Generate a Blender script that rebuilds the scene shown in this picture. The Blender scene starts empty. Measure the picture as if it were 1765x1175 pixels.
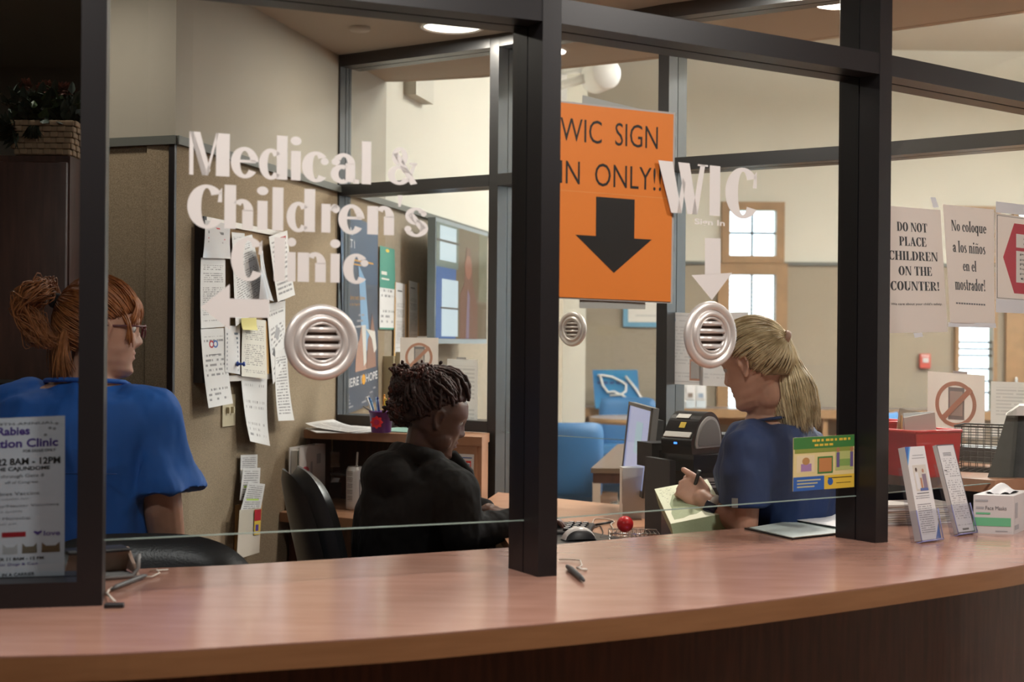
import bpy, bmesh, math, random
from math import sin, cos, pi, radians, sqrt, exp, hypot
from mathutils import Vector, Matrix, noise
import numpy as np
sc = bpy.context.scene
COL = sc.collection
random.seed(7)

# ------------------------------------------------------------------ camera
EYE = 1.40
FPX = 50.0 / 36.0 * 1765.0
ROLL = 0.0088
cam_d = bpy.data.cameras.new('camera'); cam = bpy.data.objects.new('camera', cam_d); COL.objects.link(cam)
cam_d.lens = 50.0; cam_d.sensor_width = 36.0; cam_d.clip_start = 0.05; cam_d.clip_end = 200
_c, _s = cos(ROLL), sin(ROLL)
cam.matrix_world = Matrix(((_c, -_s, 0, 0), (0, 0, -1, 0), (_s, _c, 0, EYE), (0, 0, 0, 1)))
cam_d.dof.use_dof = True; cam_d.dof.focus_distance = 4.1; cam_d.dof.aperture_fstop = 4.5
sc.camera = cam
# ------------------------------------------------------------------ world: bright overcast daylight
W_ = bpy.data.worlds.new('world'); sc.world = W_; W_.use_nodes = True
_b = W_.node_tree.nodes['Background']; _b.inputs[0].default_value = (0.74, 0.87, 1.0, 1); _b.inputs[1].default_value = 2.6
# ------------------------------------------------------------------ exposure
sc.view_settings.view_transform = 'Standard'; sc.view_settings.look = 'None'
sc.view_settings.exposure = 1.02; sc.view_settings.gamma = 1.0; sc.view_settings.use_curve_mapping = False
sc.cycles.use_denoising = True
sc.cycles.max_bounces = 10; sc.cycles.diffuse_bounces = 4; sc.cycles.glossy_bounces = 4
sc.cycles.transparent_max_bounces = 24; sc.cycles.transmission_bounces = 6
sc.cycles.sample_clamp_indirect = 6.0
sc.cycles.caustics_reflective = False; sc.cycles.caustics_refractive = False

LIGHTS = []
def area(name, loc, power, size, color=(1, 1, 1), rot=(0, 0, 0), size_y=None, shape=None, parent=None, spread=None):
    d = bpy.data.lights.new(name, 'AREA'); d.energy = power; d.color = color
    d.shape = shape or ('RECTANGLE' if size_y else 'SQUARE'); d.size = size
    if size_y: d.size_y = size_y
    if spread: d.spread = spread
    o = bpy.data.objects.new(name, d); COL.objects.link(o); o.location = loc; o.rotation_euler = rot
    if parent: o.parent = parent
    return o

# ------------------------------------------------------------------ picture measures -> places in the room
def ray(x, y):
    dx, dy = x - 882.5, y - 587.5
    return Vector(((dx + ROLL * dy) / FPX, 1.0, -(dy - ROLL * dx) / FPX))
def P(x, y, Z):
    r = ray(x, y); return Vector((0, 0, EYE)) + r * Z
def PH(x, y, h):
    r = ray(x, y); return Vector((0, 0, EYE)) + r * ((h - EYE) / r.z)
class Plane:
    "vertical plane through two floor points; n points to the camera side"
    def __init__(s, a, b, off=0.0):
        a = Vector((a[0], a[1], 0)); b = Vector((b[0], b[1], 0))
        s.u = (b - a).normalized(); s.n = Vector((s.u.y, -s.u.x, 0)); s.o = a + s.n * off
        if s.n.y > 0: s.n = -s.n; s.o = a + s.n * off
    def hit(s, x, y, off=0.0):
        r = ray(x, y); e = Vector((0, 0, EYE)); o = s.o + s.n * off
        t = (o - e).dot(s.n) / r.dot(s.n); return e + r * t
    def at(s, u, z, off=0.0):
        p = s.o + s.u * u + s.n * off; return Vector((p.x, p.y, z))
    def uv(s, x, y):
        p = s.hit(x, y); return (p - s.o).dot(s.u), p.z

# ------------------------------------------------------------------ materials
MATS = {}
def mat(name, col, rough=0.6, metal=0.0, spec=None, emit=None, estr=1.0, var=0.0, vscale=8.0, stretch=(1, 1, 1), bump=0.0, bscale=200.0, coat=0.0, sheen=0.0, col2=None, sss=0.0, contrast=None, bdist=0.002):
    if name in MATS: return MATS[name]
    m = bpy.data.materials.new(name); m.use_nodes = True; nt = m.node_tree; N = nt.nodes; L = nt.links
    b = N['Principled BSDF']; b.inputs['Base Color'].default_value = (*col, 1)
    b.inputs['Roughness'].default_value = rough; b.inputs['Metallic'].default_value = metal
    if spec is not None: b.inputs['Specular IOR Level'].default_value = spec
    if coat: b.inputs['Coat Weight'].default_value = coat; b.inputs['Coat Roughness'].default_value = 0.15
    if sheen: b.inputs['Sheen Weight'].default_value = sheen
    if sss:
        b.inputs['Subsurface Weight'].default_value = sss; b.inputs['Subsurface Radius'].default_value = (0.02, 0.008, 0.004); b.inputs['Subsurface Scale'].default_value = 0.5
    if emit: b.inputs['Emission Color'].default_value = (*emit, 1); b.inputs['Emission Strength'].default_value = estr
    if var or col2 or bump:
        tc = N.new('ShaderNodeTexCoord'); mp = N.new('ShaderNodeMapping'); mp.inputs['Scale'].default_value = stretch
        L.new(tc.outputs['Object'], mp.inputs['Vector'])
    if var or col2:
        nz = N.new('ShaderNodeTexNoise'); nz.inputs['Scale'].default_value = vscale; nz.inputs['Detail'].default_value = 4
        L.new(mp.outputs[0], nz.inputs['Vector'])
        rmp = N.new('ShaderNodeValToRGB')
        lo, hi = contrast or (0.35, 0.65)
        rmp.color_ramp.elements[0].position = lo; rmp.color_ramp.elements[1].position = hi
        c2 = col2 or tuple(min(1, c * (1 + var)) for c in col); c1 = col if col2 else tuple(c * (1 - var) for c in col)
        rmp.color_ramp.elements[0].color = (*c1, 1); rmp.color_ramp.elements[1].color = (*c2, 1)
        L.new(nz.outputs['Fac'], rmp.inputs['Fac']); L.new(rmp.outputs[0], b.inputs['Base Color'])
    if bump:
        n2 = N.new('ShaderNodeTexNoise'); n2.inputs['Scale'].default_value = bscale; n2.inputs['Detail'].default_value = 2
        L.new(mp.outputs[0], n2.inputs['Vector'])
        bp = N.new('ShaderNodeBump'); bp.inputs['Strength'].default_value = bump; bp.inputs['Distance'].default_value = bdist
        L.new(n2.outputs['Fac'], bp.inputs['Height']); L.new(bp.outputs[0], b.inputs['Normal'])
    MATS[name] = m; return m

def print_mat(name, paper=(0.72, 0.72, 0.73), ink=(0.12, 0.12, 0.14), lines=26, words=14, amount=0.5, top=0.9, bottom=0.08, left=0.1, right=0.9, seed=0.0, rough=0.55):
    "paper with rows of tiny unreadable print, laid out in the sheet's own UV space"
    if name in MATS: return MATS[name]
    m = bpy.data.materials.new(name); m.use_nodes = True; nt = m.node_tree; N = nt.nodes; L = nt.links
    b = N['Principled BSDF']; b.inputs['Roughness'].default_value = rough
    tc = N.new('ShaderNodeTexCoord'); sp = N.new('ShaderNodeSeparateXYZ'); L.new(tc.outputs['UV'], sp.inputs[0])
    def M(op, a, bb=None, c=None):
        n = N.new('ShaderNodeMath'); n.operation = op
        for i, v in enumerate((a, bb, c)):
            if v is None: continue
            if isinstance(v, (int, float)): n.inputs[i].default_value = v
            else: L.new(v, n.inputs[i])
        return n.outputs[0]
    U, V = sp.outputs[0], sp.outputs[1]
    lv = M('MULTIPLY', V, lines); fr = M('FRACT', lv); fl = M('FLOOR', lv)
    row = M('MULTIPLY', M('GREATER_THAN', fr, 0.3), M('LESS_THAN', fr, 0.75))
    cb = N.new('ShaderNodeCombineXYZ'); L.new(M('MULTIPLY', U, words), cb.inputs[0]); L.new(M('MULTIPLY', fl, 3.7), cb.inputs[1]); cb.inputs[2].default_value = seed
    nz = N.new('ShaderNodeTexNoise'); nz.inputs['Scale'].default_value = 1.0; nz.inputs['Detail'].default_value = 3; L.new(cb.outputs[0], nz.inputs['Vector'])
    word = M('GREATER_THAN', nz.outputs['Fac'], 1 - amount)
    cb2 = N.new('ShaderNodeCombineXYZ'); L.new(M('MULTIPLY', fl, 0.31), cb2.inputs[0]); cb2.inputs[1].default_value = seed + 5
    n2 = N.new('ShaderNodeTexNoise'); n2.inputs['Scale'].default_value = 1.0; n2.inputs['Detail'].default_value = 0; L.new(cb2.outputs[0], n2.inputs['Vector'])
    rows = M('GREATER_THAN', n2.outputs['Fac'], 0.42)
    k = M('MULTIPLY', M('MULTIPLY', row, word), rows)
    for a in (M('GREATER_THAN', U, left), M('LESS_THAN', U, right), M('GREATER_THAN', V, bottom), M('LESS_THAN', V, top)):
        k = M('MULTIPLY', k, a)
    mx = N.new('ShaderNodeMix'); mx.data_type = 'RGBA'; mx.inputs[6].default_value = (*paper, 1); mx.inputs[7].default_value = (*ink, 1)
    L.new(M('MULTIPLY', k, 0.75), mx.inputs[0]); L.new(mx.outputs[2], b.inputs['Base Color'])
    MATS[name] = m; return m

def glass_mat(name, tint=(0.93, 0.95, 0.94), f0=0.04, rough=0.0):
    m = bpy.data.materials.new(name); m.use_nodes = True; nt = m.node_tree; N = nt.nodes; L = nt.links
    N.remove(N['Principled BSDF']); out = N['Material Output']
    lw = N.new('ShaderNodeLayerWeight'); lw.inputs['Blend'].default_value = 0.5
    p = N.new('ShaderNodeMath'); p.operation = 'POWER'; p.inputs[1].default_value = 5; L.new(lw.outputs['Facing'], p.inputs[0])
    q = N.new('ShaderNodeMath'); q.operation = 'MULTIPLY_ADD'; q.inputs[1].default_value = 0.96; q.inputs[2].default_value = f0; L.new(p.outputs[0], q.inputs[0])
    t = N.new('ShaderNodeBsdfTransparent'); t.inputs[0].default_value = (*tint, 1)
    g = N.new('ShaderNodeBsdfGlossy'); g.inputs['Roughness'].default_value = rough
    mx = N.new('ShaderNodeMixShader'); L.new(q.outputs[0], mx.inputs[0]); L.new(t.outputs[0], mx.inputs[1]); L.new(g.outputs[0], mx.inputs[2])
    L.new(mx.outputs[0], out.inputs['Surface']); MATS[name] = m; return m

# ------------------------------------------------------------------ mesh builder
class MB:
    def __init__(s): s.v = []; s.f = []; s.m = []; s.uv = []; s.sm = []; s.mats = []
    def mi(s, m):
        if m not in s.mats: s.mats.append(m)
        return s.mats.index(m)
    def add(s, vs, fs, m, uvs=None, smooth=False):
        b = len(s.v); s.v += [tuple(v) for v in vs]; k = s.mi(m)
        for i, f in enumerate(fs):
            s.f.append(tuple(b + j for j in f)); s.m.append(k); s.uv.append(uvs[i] if uvs else None); s.sm.append(smooth)
    def hexa(s, p, m):   # p: 4 bottom + 4 top corners
        s.add(p, [(3, 2, 1, 0), (4, 5, 6, 7), (0, 1, 5, 4), (1, 2, 6, 5), (2, 3, 7, 6), (3, 0, 4, 7)], m)
    def box(s, c, d, m, rot=None):
        c = Vector(c); R = rot if isinstance(rot, Matrix) else Matrix.Rotation(rot or 0, 3, 'Z')
        q = []
        for z in (-.5, .5):
            for x, y in ((-.5, -.5), (.5, -.5), (.5, .5), (-.5, .5)):
                q.append(c + R @ Vector((x * d[0], y * d[1], z * d[2])))
        s.hexa(q, m)
    def rbox(s, c, d, m, r=0.01, rot=None, seg=3):
        "box with rounded edges"
        bm = bmesh.new(); bmesh.ops.create_cube(bm, size=1.0)
        for v in bm.verts: v.co = Vector((v.co.x * d[0], v.co.y * d[1], v.co.z * d[2]))
        bmesh.ops.bevel(bm, geom=bm.edges[:], offset=min(r, min(d) * .49), segments=seg, profile=.5, affect='EDGES')
        R = rot if isinstance(rot, Matrix) else Matrix.Rotation(rot or 0, 3, 'Z'); c = Vector(c)
        bm.verts.index_update()
        s.add([c + R @ v.co for v in bm.verts], [[v.index for v in f.verts] for f in bm.faces], m, smooth=True); bm.free()
    def prism(s, pts, z0, z1, m):   # horizontal polygon extruded in z
        n = len(pts); a = [(p[0], p[1], z0) for p in pts] + [(p[0], p[1], z1) for p in pts]
        bm = bmesh.new(); vs = [bm.verts.new(p) for p in a]
        area_ = sum(pts[i][0] * pts[(i + 1) % n][1] - pts[(i + 1) % n][0] * pts[i][1] for i in range(n))
        o = list(range(n)) if area_ > 0 else list(range(n))[::-1]
        bm.faces.new([vs[n + i] for i in o]); bm.faces.new([vs[i] for i in o[::-1]])
        for j in range(n):
            i, k = o[j], o[(j + 1) % n]; bm.faces.new([vs[i], vs[k], vs[n + k], vs[n + i]])
        bmesh.ops.triangulate(bm, faces=[f for f in bm.faces if len(f.verts) > 4])
        bm.verts.index_update()
        s.add([v.co for v in bm.verts], [[v.index for v in f.verts] for f in bm.faces], m); bm.free()
    def tube(s, path, r, m, seg=8, cap=True, flat=1.0):
        path = [Vector(p) for p in path]; n = len(path)
        rr = r if isinstance(r, (list, tuple)) else [r] * n
        vs = []; up = None
        for i, p in enumerate(path):
            t = (path[min(i + 1, n - 1)] - path[max(i - 1, 0)])
            t = t.normalized() if t.length > 1e-9 else Vector((0, 0, 1))
            if up is None:
                up = t.orthogonal().normalized()
            else:
                up = up - t * up.dot(t)
                up = up.normalized() if up.length > 1e-6 else t.orthogonal().normalized()
            w = t.cross(up)
            for k in range(seg):
                a = 2 * pi * k / seg; vs.append(p + (up * cos(a) + w * sin(a) * flat) * rr[i])
        fs = [(i * seg + k, i * seg + (k + 1) % seg, (i + 1) * seg + (k + 1) % seg, (i + 1) * seg + k) for i in range(n - 1) for k in range(seg)]
        if cap: fs += [tuple(range(seg))[::-1], tuple((n - 1) * seg + k for k in range(seg))]
        s.add(vs, fs, m, smooth=True)
    def lathe(s, prof, c, m, seg=24, R=None, a0=0, a1=2 * pi):
        c = Vector(c); R = R or Matrix.Identity(3); n = len(prof); vs = []
        full = abs(a1 - a0 - 2 * pi) < 1e-6; cnt = seg if full else seg + 1
        for k in range(cnt):
            a = a0 + (a1 - a0) * k / seg
            for r, z in prof: vs.append(c + R @ Vector((r * cos(a), r * sin(a), z)))
        fs = []
        for k in range(seg):
            k2 = (k + 1) % cnt
            for i in range(n - 1): fs.append((k * n + i, k2 * n + i, k2 * n + i + 1, k * n + i + 1))
        s.add(vs, fs, m, smooth=True)
    def grid(s, fn, nu, nv, m, thick=None, smooth=True):
        "surface fn(u,v)->Vector with UVs; thick gives it a back"
        vs = [fn(i / nu, j / nv) for j in range(nv + 1) for i in range(nu + 1)]
        idx = lambda i, j: j * (nu + 1) + i
        fs = []; uv = []
        for j in range(nv):
            for i in range(nu):
                fs.append((idx(i, j), idx(i + 1, j), idx(i + 1, j + 1), idx(i, j + 1)))
                uv.append([(i / nu, j / nv), ((i + 1) / nu, j / nv), ((i + 1) / nu, (j + 1) / nv), (i / nu, (j + 1) / nv)])
        s.add(vs, fs, m, uv, smooth)
        if thick:
            n = (vs[idx(nu, 0)] - vs[0]).cross(vs[idx(0, nv)] - vs[0]).normalized()
            w = [v - n * thick for v in vs]
            s.add(w, [f[::-1] for f in fs], m, None, smooth)
            rim = [idx(i, 0) for i in range(nu + 1)] + [idx(nu, j) for j in range(1, nv + 1)] + [idx(i, nv) for i in range(nu - 1, -1, -1)] + [idx(0, j) for j in range(nv - 1, 0, -1)]
            a = [vs[i] for i in rim] + [w[i] for i in rim]; k = len(rim)
            s.add(a, [(i, k + i, k + (i + 1) % k, (i + 1) % k) for i in range(k)], m)
    def polys(s, polys, fn, m, t=0.0004):
        "flat 2-D polygons placed by fn(x,y,off)"
        for pl in polys:
            n = len(pl); a = [fn(p[0], p[1], t) for p in pl]; b = [fn(p[0], p[1], 0) for p in pl]
            s.add(a + b, [tuple(range(n))] + [(i, n + i, n + (i + 1) % n, (i + 1) % n) for i in range(n)], m)
    def text(s, txt, fn, box, m, bold=0.0, t=0.0004, res=3, align='C'):
        "text fitted in box (x0,y0,x1,y1) of fn's 2-D space"
        V, F = text_mesh(txt, bold, res, align)
        x0 = min(v[0] for v in V); x1 = max(v[0] for v in V); y0 = min(v[1] for v in V); y1 = max(v[1] for v in V)
        bx0, by0, bx1, by1 = box
        s.add([fn(bx0 + (v[0] - x0) / (x1 - x0) * (bx1 - bx0), by0 + (v[1] - y0) / (y1 - y0) * (by1 - by0), t) for v in V], F, m)
    def rect(s, fn, x0, y0, x1, y1, m, t=0.0003):
        s.polys([[(x0, y0), (x1, y0), (x1, y1), (x0, y1)]], fn, m, t)
    def build(s, name, parent=None, local=False, **tags):
        me = bpy.data.meshes.new(name)
        off = Vector((0, 0, 0))
        if parent and not local:
            q = parent
            while q: off += q.location; q = q.parent
        me.from_pydata([Vector(v) - off for v in s.v], [], s.f)
        for m in s.mats: me.materials.append(m)
        me.polygons.foreach_set('material_index', s.m); me.polygons.foreach_set('use_smooth', s.sm)
        if any(u for u in s.uv):
            ul = me.uv_layers.new(name='UVMap')
            for p, u in zip(me.polygons, s.uv):
                if u:
                    for li, c in zip(p.loop_indices, u): ul.data[li].uv = c
        me.update()
        o = bpy.data.objects.new(name, me); COL.objects.link(o); o.parent = parent
        for k, v in tags.items(): o[k] = v
        return o
_tc = {}
def text_mesh(txt, bold=0.0, res=3, align='C'):
    key = (txt, bold, res, align)
    if key in _tc: return _tc[key]
    c = bpy.data.curves.new('t', 'FONT'); c.body = txt; c.size = 1; c.resolution_u = res; c.offset = bold
    c.align_x = {'C': 'CENTER', 'L': 'LEFT', 'R': 'RIGHT'}[align]
    o = bpy.data.objects.new('t', c); COL.objects.link(o); bpy.context.view_layer.update()
    me = o.to_mesh(); r = ([tuple(v.co[:2]) for v in me.vertices], [tuple(p.vertices) for p in me.polygons])
    o.to_mesh_clear(); bpy.data.objects.remove(o); bpy.data.curves.remove(c)
    _tc[key] = r; return r
def thing(name, loc, label, cat, group=None, rz=0):
    o = bpy.data.objects.new(name, None); o.empty_display_size = .1; COL.objects.link(o); o.location = loc; o.rotation_euler = (0, 0, rz)
    o['label'] = label; o['category'] = cat
    if group: o['group'] = group
    return o
def tag(o, label, cat, group=None):
    o['label'] = label; o['category'] = cat
    if group: o['group'] = group
    return o
def struct(o): o['kind'] = 'structure'; return o
def sempty(name, loc=(0, 0, 0)):
    o = bpy.data.objects.new(name, None); COL.objects.link(o); o.location = loc; o['kind'] = 'structure'; return o
def dup(root, loc=None, rz=None, label=None, group=None):
    r = root.copy(); COL.objects.link(r)
    if loc is not None: r.location = loc
    if rz is not None: r.rotation_euler = (0, 0, rz)
    if label: r['label'] = label
    if group: r['group'] = group
    for ch in list(root.children):
        c = ch.copy(); COL.objects.link(c); c.parent = r
        for g in list(ch.children):
            d = g.copy(); COL.objects.link(d); d.parent = c
    return r

def quadmap(c, n, curl=0.0, curl_top=0.0, wav=0.0, ph=0.0):
    "bilinear map of 4 world corners (bl, br, tr, tl) lifted along n; curl lifts the bottom edge"
    c = [Vector(k) for k in c]; n = Vector(n)
    def fn(x, y, off=0.0):
        p = (c[0] * (1 - x) + c[1] * x) * (1 - y) + (c[3] * (1 - x) + c[2] * x) * y
        k = curl * (1 - y) ** 3 + curl_top * y ** 4 + wav * sin(ph + 3.2 * x + 2.1 * y) * 0.5 + wav * 0.5
        return p + n * (k + off)
    return fn
def sheet(name, label, cat, pl, px, material, off=0.004, curl=0.0, curl_top=0.0, wav=0.0, marks=None, group=None, thick=0.0006, parent=None, nu=6, nv=10, ph=0.0, mb=None):
    "paper or card on plane pl whose corners are measured at px (bl, br, tr, tl)"
    c = [pl.hit(x, y, off) for x, y in px]
    fn = quadmap(c, pl.n, curl, curl_top, wav, ph)
    b = mb or MB(); b.grid(lambda u, v: fn(u, v), nu, nv, material, thick=thick)
    if marks: marks(b, fn)
    if mb: return None
    o = b.build(name, parent)
    if not parent: tag(o, label, cat, group)
    return o
# ------------------------------------------------------------------ palette
M_frame = mat('bronze_aluminium', (0.0075, 0.0065, 0.0078), 0.4, 0.0, spec=0.5)
M_framel = mat('anodised_dark_frame', (0.028, 0.029, 0.031), 0.33, 0.0, spec=0.6)
M_glass = glass_mat('clear_glass', (0.95, 0.965, 0.955), 0.03)
M_glass2 = glass_mat('clear_glass_far', (0.96, 0.97, 0.965), 0.018)
M_glasst = glass_mat('grey_glass', (0.80, 0.83, 0.84), 0.035)
M_glassedge = mat('glass_edge', (0.32, 0.42, 0.38), 0.2, emit=None)
M_cream = mat('cream_paint', (0.60, 0.58, 0.51), 0.75, var=0.02, vscale=2)
M_tan = mat('office_wall_paint', (0.35, 0.32, 0.265), 0.7, var=0.03, vscale=3)
M_fab = mat('tan_wall_fabric', (0.20, 0.148, 0.094), 0.95, col2=(0.33, 0.26, 0.175), vscale=330, bump=0.3, bscale=400, contrast=(0.38, 0.62))
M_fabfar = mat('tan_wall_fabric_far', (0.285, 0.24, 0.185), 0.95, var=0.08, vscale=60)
M_railtrim = mat('grey_rail', (0.10, 0.105, 0.095), 0.5)
M_ceil = mat('ceiling_paint', (0.45, 0.41, 0.355), 0.9)
M_soffit = mat('soffit_paint', (0.42, 0.36, 0.30), 0.9)
M_counter = mat('cherry_laminate', (0.37, 0.195, 0.145), 0.17, col2=(0.43, 0.24, 0.185), vscale=5, stretch=(1.2, 6, 1), spec=0.65, contrast=(0.3, 0.7))
M_nosing = mat('cherry_edge', (0.28, 0.135, 0.06), 0.4, col2=(0.33, 0.165, 0.075), vscale=6, stretch=(1, 1, 12))
M_panel = mat('dark_mahogany', (0.042, 0.015, 0.0105), 0.42, col2=(0.08, 0.029, 0.019), vscale=14, stretch=(5, 5, 0.5), contrast=(0.35, 0.7))
M_desk = mat('cherry_desk', (0.36, 0.18, 0.10), 0.35, col2=(0.43, 0.23, 0.14), vscale=7, stretch=(1, 4, 1))
M_deskedge = mat('cherry_desk_edge', (0.26, 0.115, 0.055), 0.45)
M_white = mat('white_paper', (0.70, 0.70, 0.72), 0.6)
M_offw = mat('off_white_paper', (0.66, 0.64, 0.60), 0.6)
M_vinyl = mat('frosted_vinyl', (0.70, 0.675, 0.66), 0.6)
M_ink = mat('black_ink', (0.012, 0.011, 0.013), 0.5)
M_inkg = mat('grey_ink', (0.12, 0.12, 0.13), 0.6)
M_inkl = mat('pale_ink', (0.36, 0.36, 0.38), 0.6)
M_orange = mat('orange_paper', (0.88, 0.235, 0.035), 0.5)
M_red = mat('red_plastic', (0.62, 0.02, 0.025), 0.35)
M_redink = mat('red_ink', (0.42, 0.01, 0.025), 0.5)
M_purpink = mat('purple_ink', (0.09, 0.045, 0.30), 0.5)
M_pinkink = mat('faded_orange_ink', (0.72, 0.40, 0.30), 0.6)
M_blueink = mat('blue_ink', (0.03, 0.12, 0.42), 0.5)
M_alu = mat('brushed_nickel', (0.72, 0.68, 0.65), 0.38, 0.55, bump=0.05)
M_chrome = mat('chrome', (0.7, 0.7, 0.7), 0.15, 1.0)
M_black = mat('black_plastic', (0.012, 0.012, 0.014), 0.4)
M_dgrey = mat('dark_grey_plastic', (0.045, 0.047, 0.05), 0.5)
M_grey = mat('grey_plastic', (0.25, 0.25, 0.25), 0.4)
M_lgrey = mat('light_grey_plastic', (0.55, 0.55, 0.56), 0.4)
M_wplast = mat('white_plastic', (0.75, 0.75, 0.74), 0.35)
M_leather = mat('black_leather', (0.014, 0.015, 0.017), 0.36, bump=0.25, bscale=220, spec=0.6)
M_beige = mat('almond_plastic', (0.52, 0.46, 0.32), 0.4)
M_clear = glass_mat('clear_acrylic', (0.95, 0.955, 0.98), 0.06)
M_film = glass_mat('clear_film', (0.92, 0.93, 0.95), 0.09, 0.08)
M_cork = mat('board_cork', (0.30, 0.20, 0.11), 0.9, var=0.15, vscale=90)
M_woodtrim = mat('oak_casing', (0.27, 0.155, 0.07), 0.5, var=0.1, vscale=9)
M_bluevinyl = mat('blue_upholstery', (0.028, 0.125, 0.29), 0.5)
M_purple = mat('purple_pot', (0.13, 0.04, 0.22), 0.4)
M_yellow = mat('yellow_card', (0.72, 0.50, 0.06), 0.5)
M_green = mat('green_card', (0.05, 0.20, 0.05), 0.5)
M_teal = mat('teal_card', (0.05, 0.26, 0.20), 0.5)
M_kraft = mat('kraft_envelope', (0.60, 0.36, 0.13), 0.6)
M_wire = mat('dark_wire', (0.02, 0.018, 0.018), 0.4, 0.5)
M_string = mat('white_cord', (0.62, 0.57, 0.50), 0.6)
PR = [print_mat('print_dense', lines=34, words=22, amount=0.52, seed=1.0),
      print_mat('print_letter', lines=24, words=14, amount=0.55, seed=4.0),
      print_mat('print_sparse', lines=16, words=9, amount=0.5, seed=9.0),
      print_mat('print_wide', lines=14, words=16, amount=0.58, seed=13.0),
      print_mat('print_cream', paper=(0.70, 0.68, 0.62), lines=30, words=18, amount=0.5, seed=17.0)]
PRP = print_mat('print_pale', paper=(0.60, 0.57, 0.56), ink=(0.38, 0.36, 0.36), lines=22, words=12, amount=0.55, seed=3.0)
def translucent(m, fac=.6, col=(.86, .82, .78)):
    'thin paper lets the daylight behind it through'
    nt = m.node_tree; N = nt.nodes; L = nt.links; p = N['Principled BSDF']; out = [n for n in N if n.type == 'OUTPUT_MATERIAL'][0]
    t = N.new('ShaderNodeBsdfTranslucent'); t.inputs[0].default_value = (*col, 1)
    if p.inputs['Base Color'].is_linked:
        mc = N.new('ShaderNodeMix'); mc.data_type = 'RGBA'; mc.inputs[0].default_value = .45; mc.inputs[7].default_value = (1, 1, 1, 1); L.new(p.inputs['Base Color'].links[0].from_socket, mc.inputs[6]); L.new(mc.outputs[2], t.inputs[0])
    x = N.new('ShaderNodeMixShader'); x.inputs[0].default_value = fac; L.new(p.outputs[0], x.inputs[1]); L.new(t.outputs[0], x.inputs[2]); L.new(x.outputs[0], out.inputs['Surface']); return m
translucent(PRP)
for n_, k_ in (('backlit_paper', (.74, .69, .66)), ('signpaper', (.72, .66, .63))): translucent(mat(n_, k_, .6), .6 if n_ == 'backlit_paper' else .45)
translucent(print_mat('print_big', paper=(.72, .70, .66), ink=(.40, .39, .37), lines=16, words=9, amount=.6, seed=41))
PRW = print_mat('print_calendar', lines=12, words=26, amount=0.45, seed=21.0)
# ================================================================== SETTING
H_CEIL, H_HIGH, H_RAIL, H_CTR, H_LEDGE, H_DESK = 2.61, 4.5, 2.037, 0.92, 1.037, 0.81
V = [(-1.95, 2.255), (-0.751, 2.54), (0.0766, 2.905), (0.90, 3.445), (1.69, 4.06)]      # front glazing, faces
K = Vector((-1.095, 4.60, 0)); WE = Vector((0.386, 10.82, 0))
A_, B_, C_, D_, E_ = (-0.772, 6.072), (-0.079, 5.616), (0.535, 5.09), (1.10, 4.72), (1.80, 4.12)
WALL = Plane(K, WE)                                   # the long left wall
FACE = Plane((-2.6, 5.14), K)                         # the short wall behind the woman in blue
FAR = Plane((0, 15.0), (1, 15.0))
G = [Plane(V[i], V[i + 1], -0.064) for i in range(4)]  # front panes
GF = [Plane(A_, B_, -0.06), Plane(B_, C_, -0.06), Plane(C_, D_, -0.06), Plane(D_, E_, -0.06)]

def wallbox(b, p, q, z0, z1, m, t=0.1, side=-1):
    p = Vector((p[0], p[1], 0)); q = Vector((q[0], q[1], 0)); u = (q - p).normalized(); n = Vector((u.y, -u.x, 0))
    if n.y > 0 or (abs(n.y) < 1e-6 and n.x > 0): n = -n
    if side == 1: n = -n
    c = [p, q, q - n * t, p - n * t]
    b.hexa([(*k.xy, z0) for k in c] + [(*k.xy, z1) for k in c], m)

# ---- walls
def two_tone(name, p, q, top, fab=M_fab, paint=M_tan, z=H_RAIL, side=-1, ext=0.0):
    b = MB(); wallbox(b, p, q, 0, z, fab, side=side); wallbox(b, p, q, z, top, paint, side=side)
    return struct(b.build(name))
two_tone('wall_left', K, WE - (WE - K).normalized() * (WE - Vector((-.60, 6.68, 0))).length, H_HIGH)
two_tone('wall_left_far', (-.60, 6.68), WE, H_HIGH, M_fabfar, M_cream)
two_tone('wall_back_left', (-1.42, 4.715), K, H_HIGH)
M_alc = mat('alcove_paint', (.42, .39, .34), .8)
b = MB(); wallbox(b, (-2.6, 6.4), (-1.42, 6.4), 0, H_HIGH, M_alc); struct(b.build('wall_added_alcove_back'))  # recess added so the view through the left pane falls dark
b = MB(); wallbox(b, (-1.42, 4.8), (-1.42, 6.4), 0, H_HIGH, M_alc); struct(b.build('wall_added_alcove_side'))
b = MB(); wallbox(b, WE, (0.46, 10.82), 0, H_HIGH, M_cream); wallbox(b, (0.46, 10.82), (0.46, 15.0), 0, H_HIGH, M_cream, side=-1); struct(b.build('wall_pilaster'))
b = MB(); wallbox(b, (-2.6, -2.5), (-2.6, 6.4), 0, H_HIGH, M_tan, side=1); struct(b.build('wall_side_left'))
b = MB(); wallbox(b, (-2.6, -2.5), (7, -2.5), 0, H_HIGH, mat('lobby_wall', (0.22, 0.15, 0.11), 0.8), side=1); struct(b.build('wall_lobby_back'))
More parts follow.
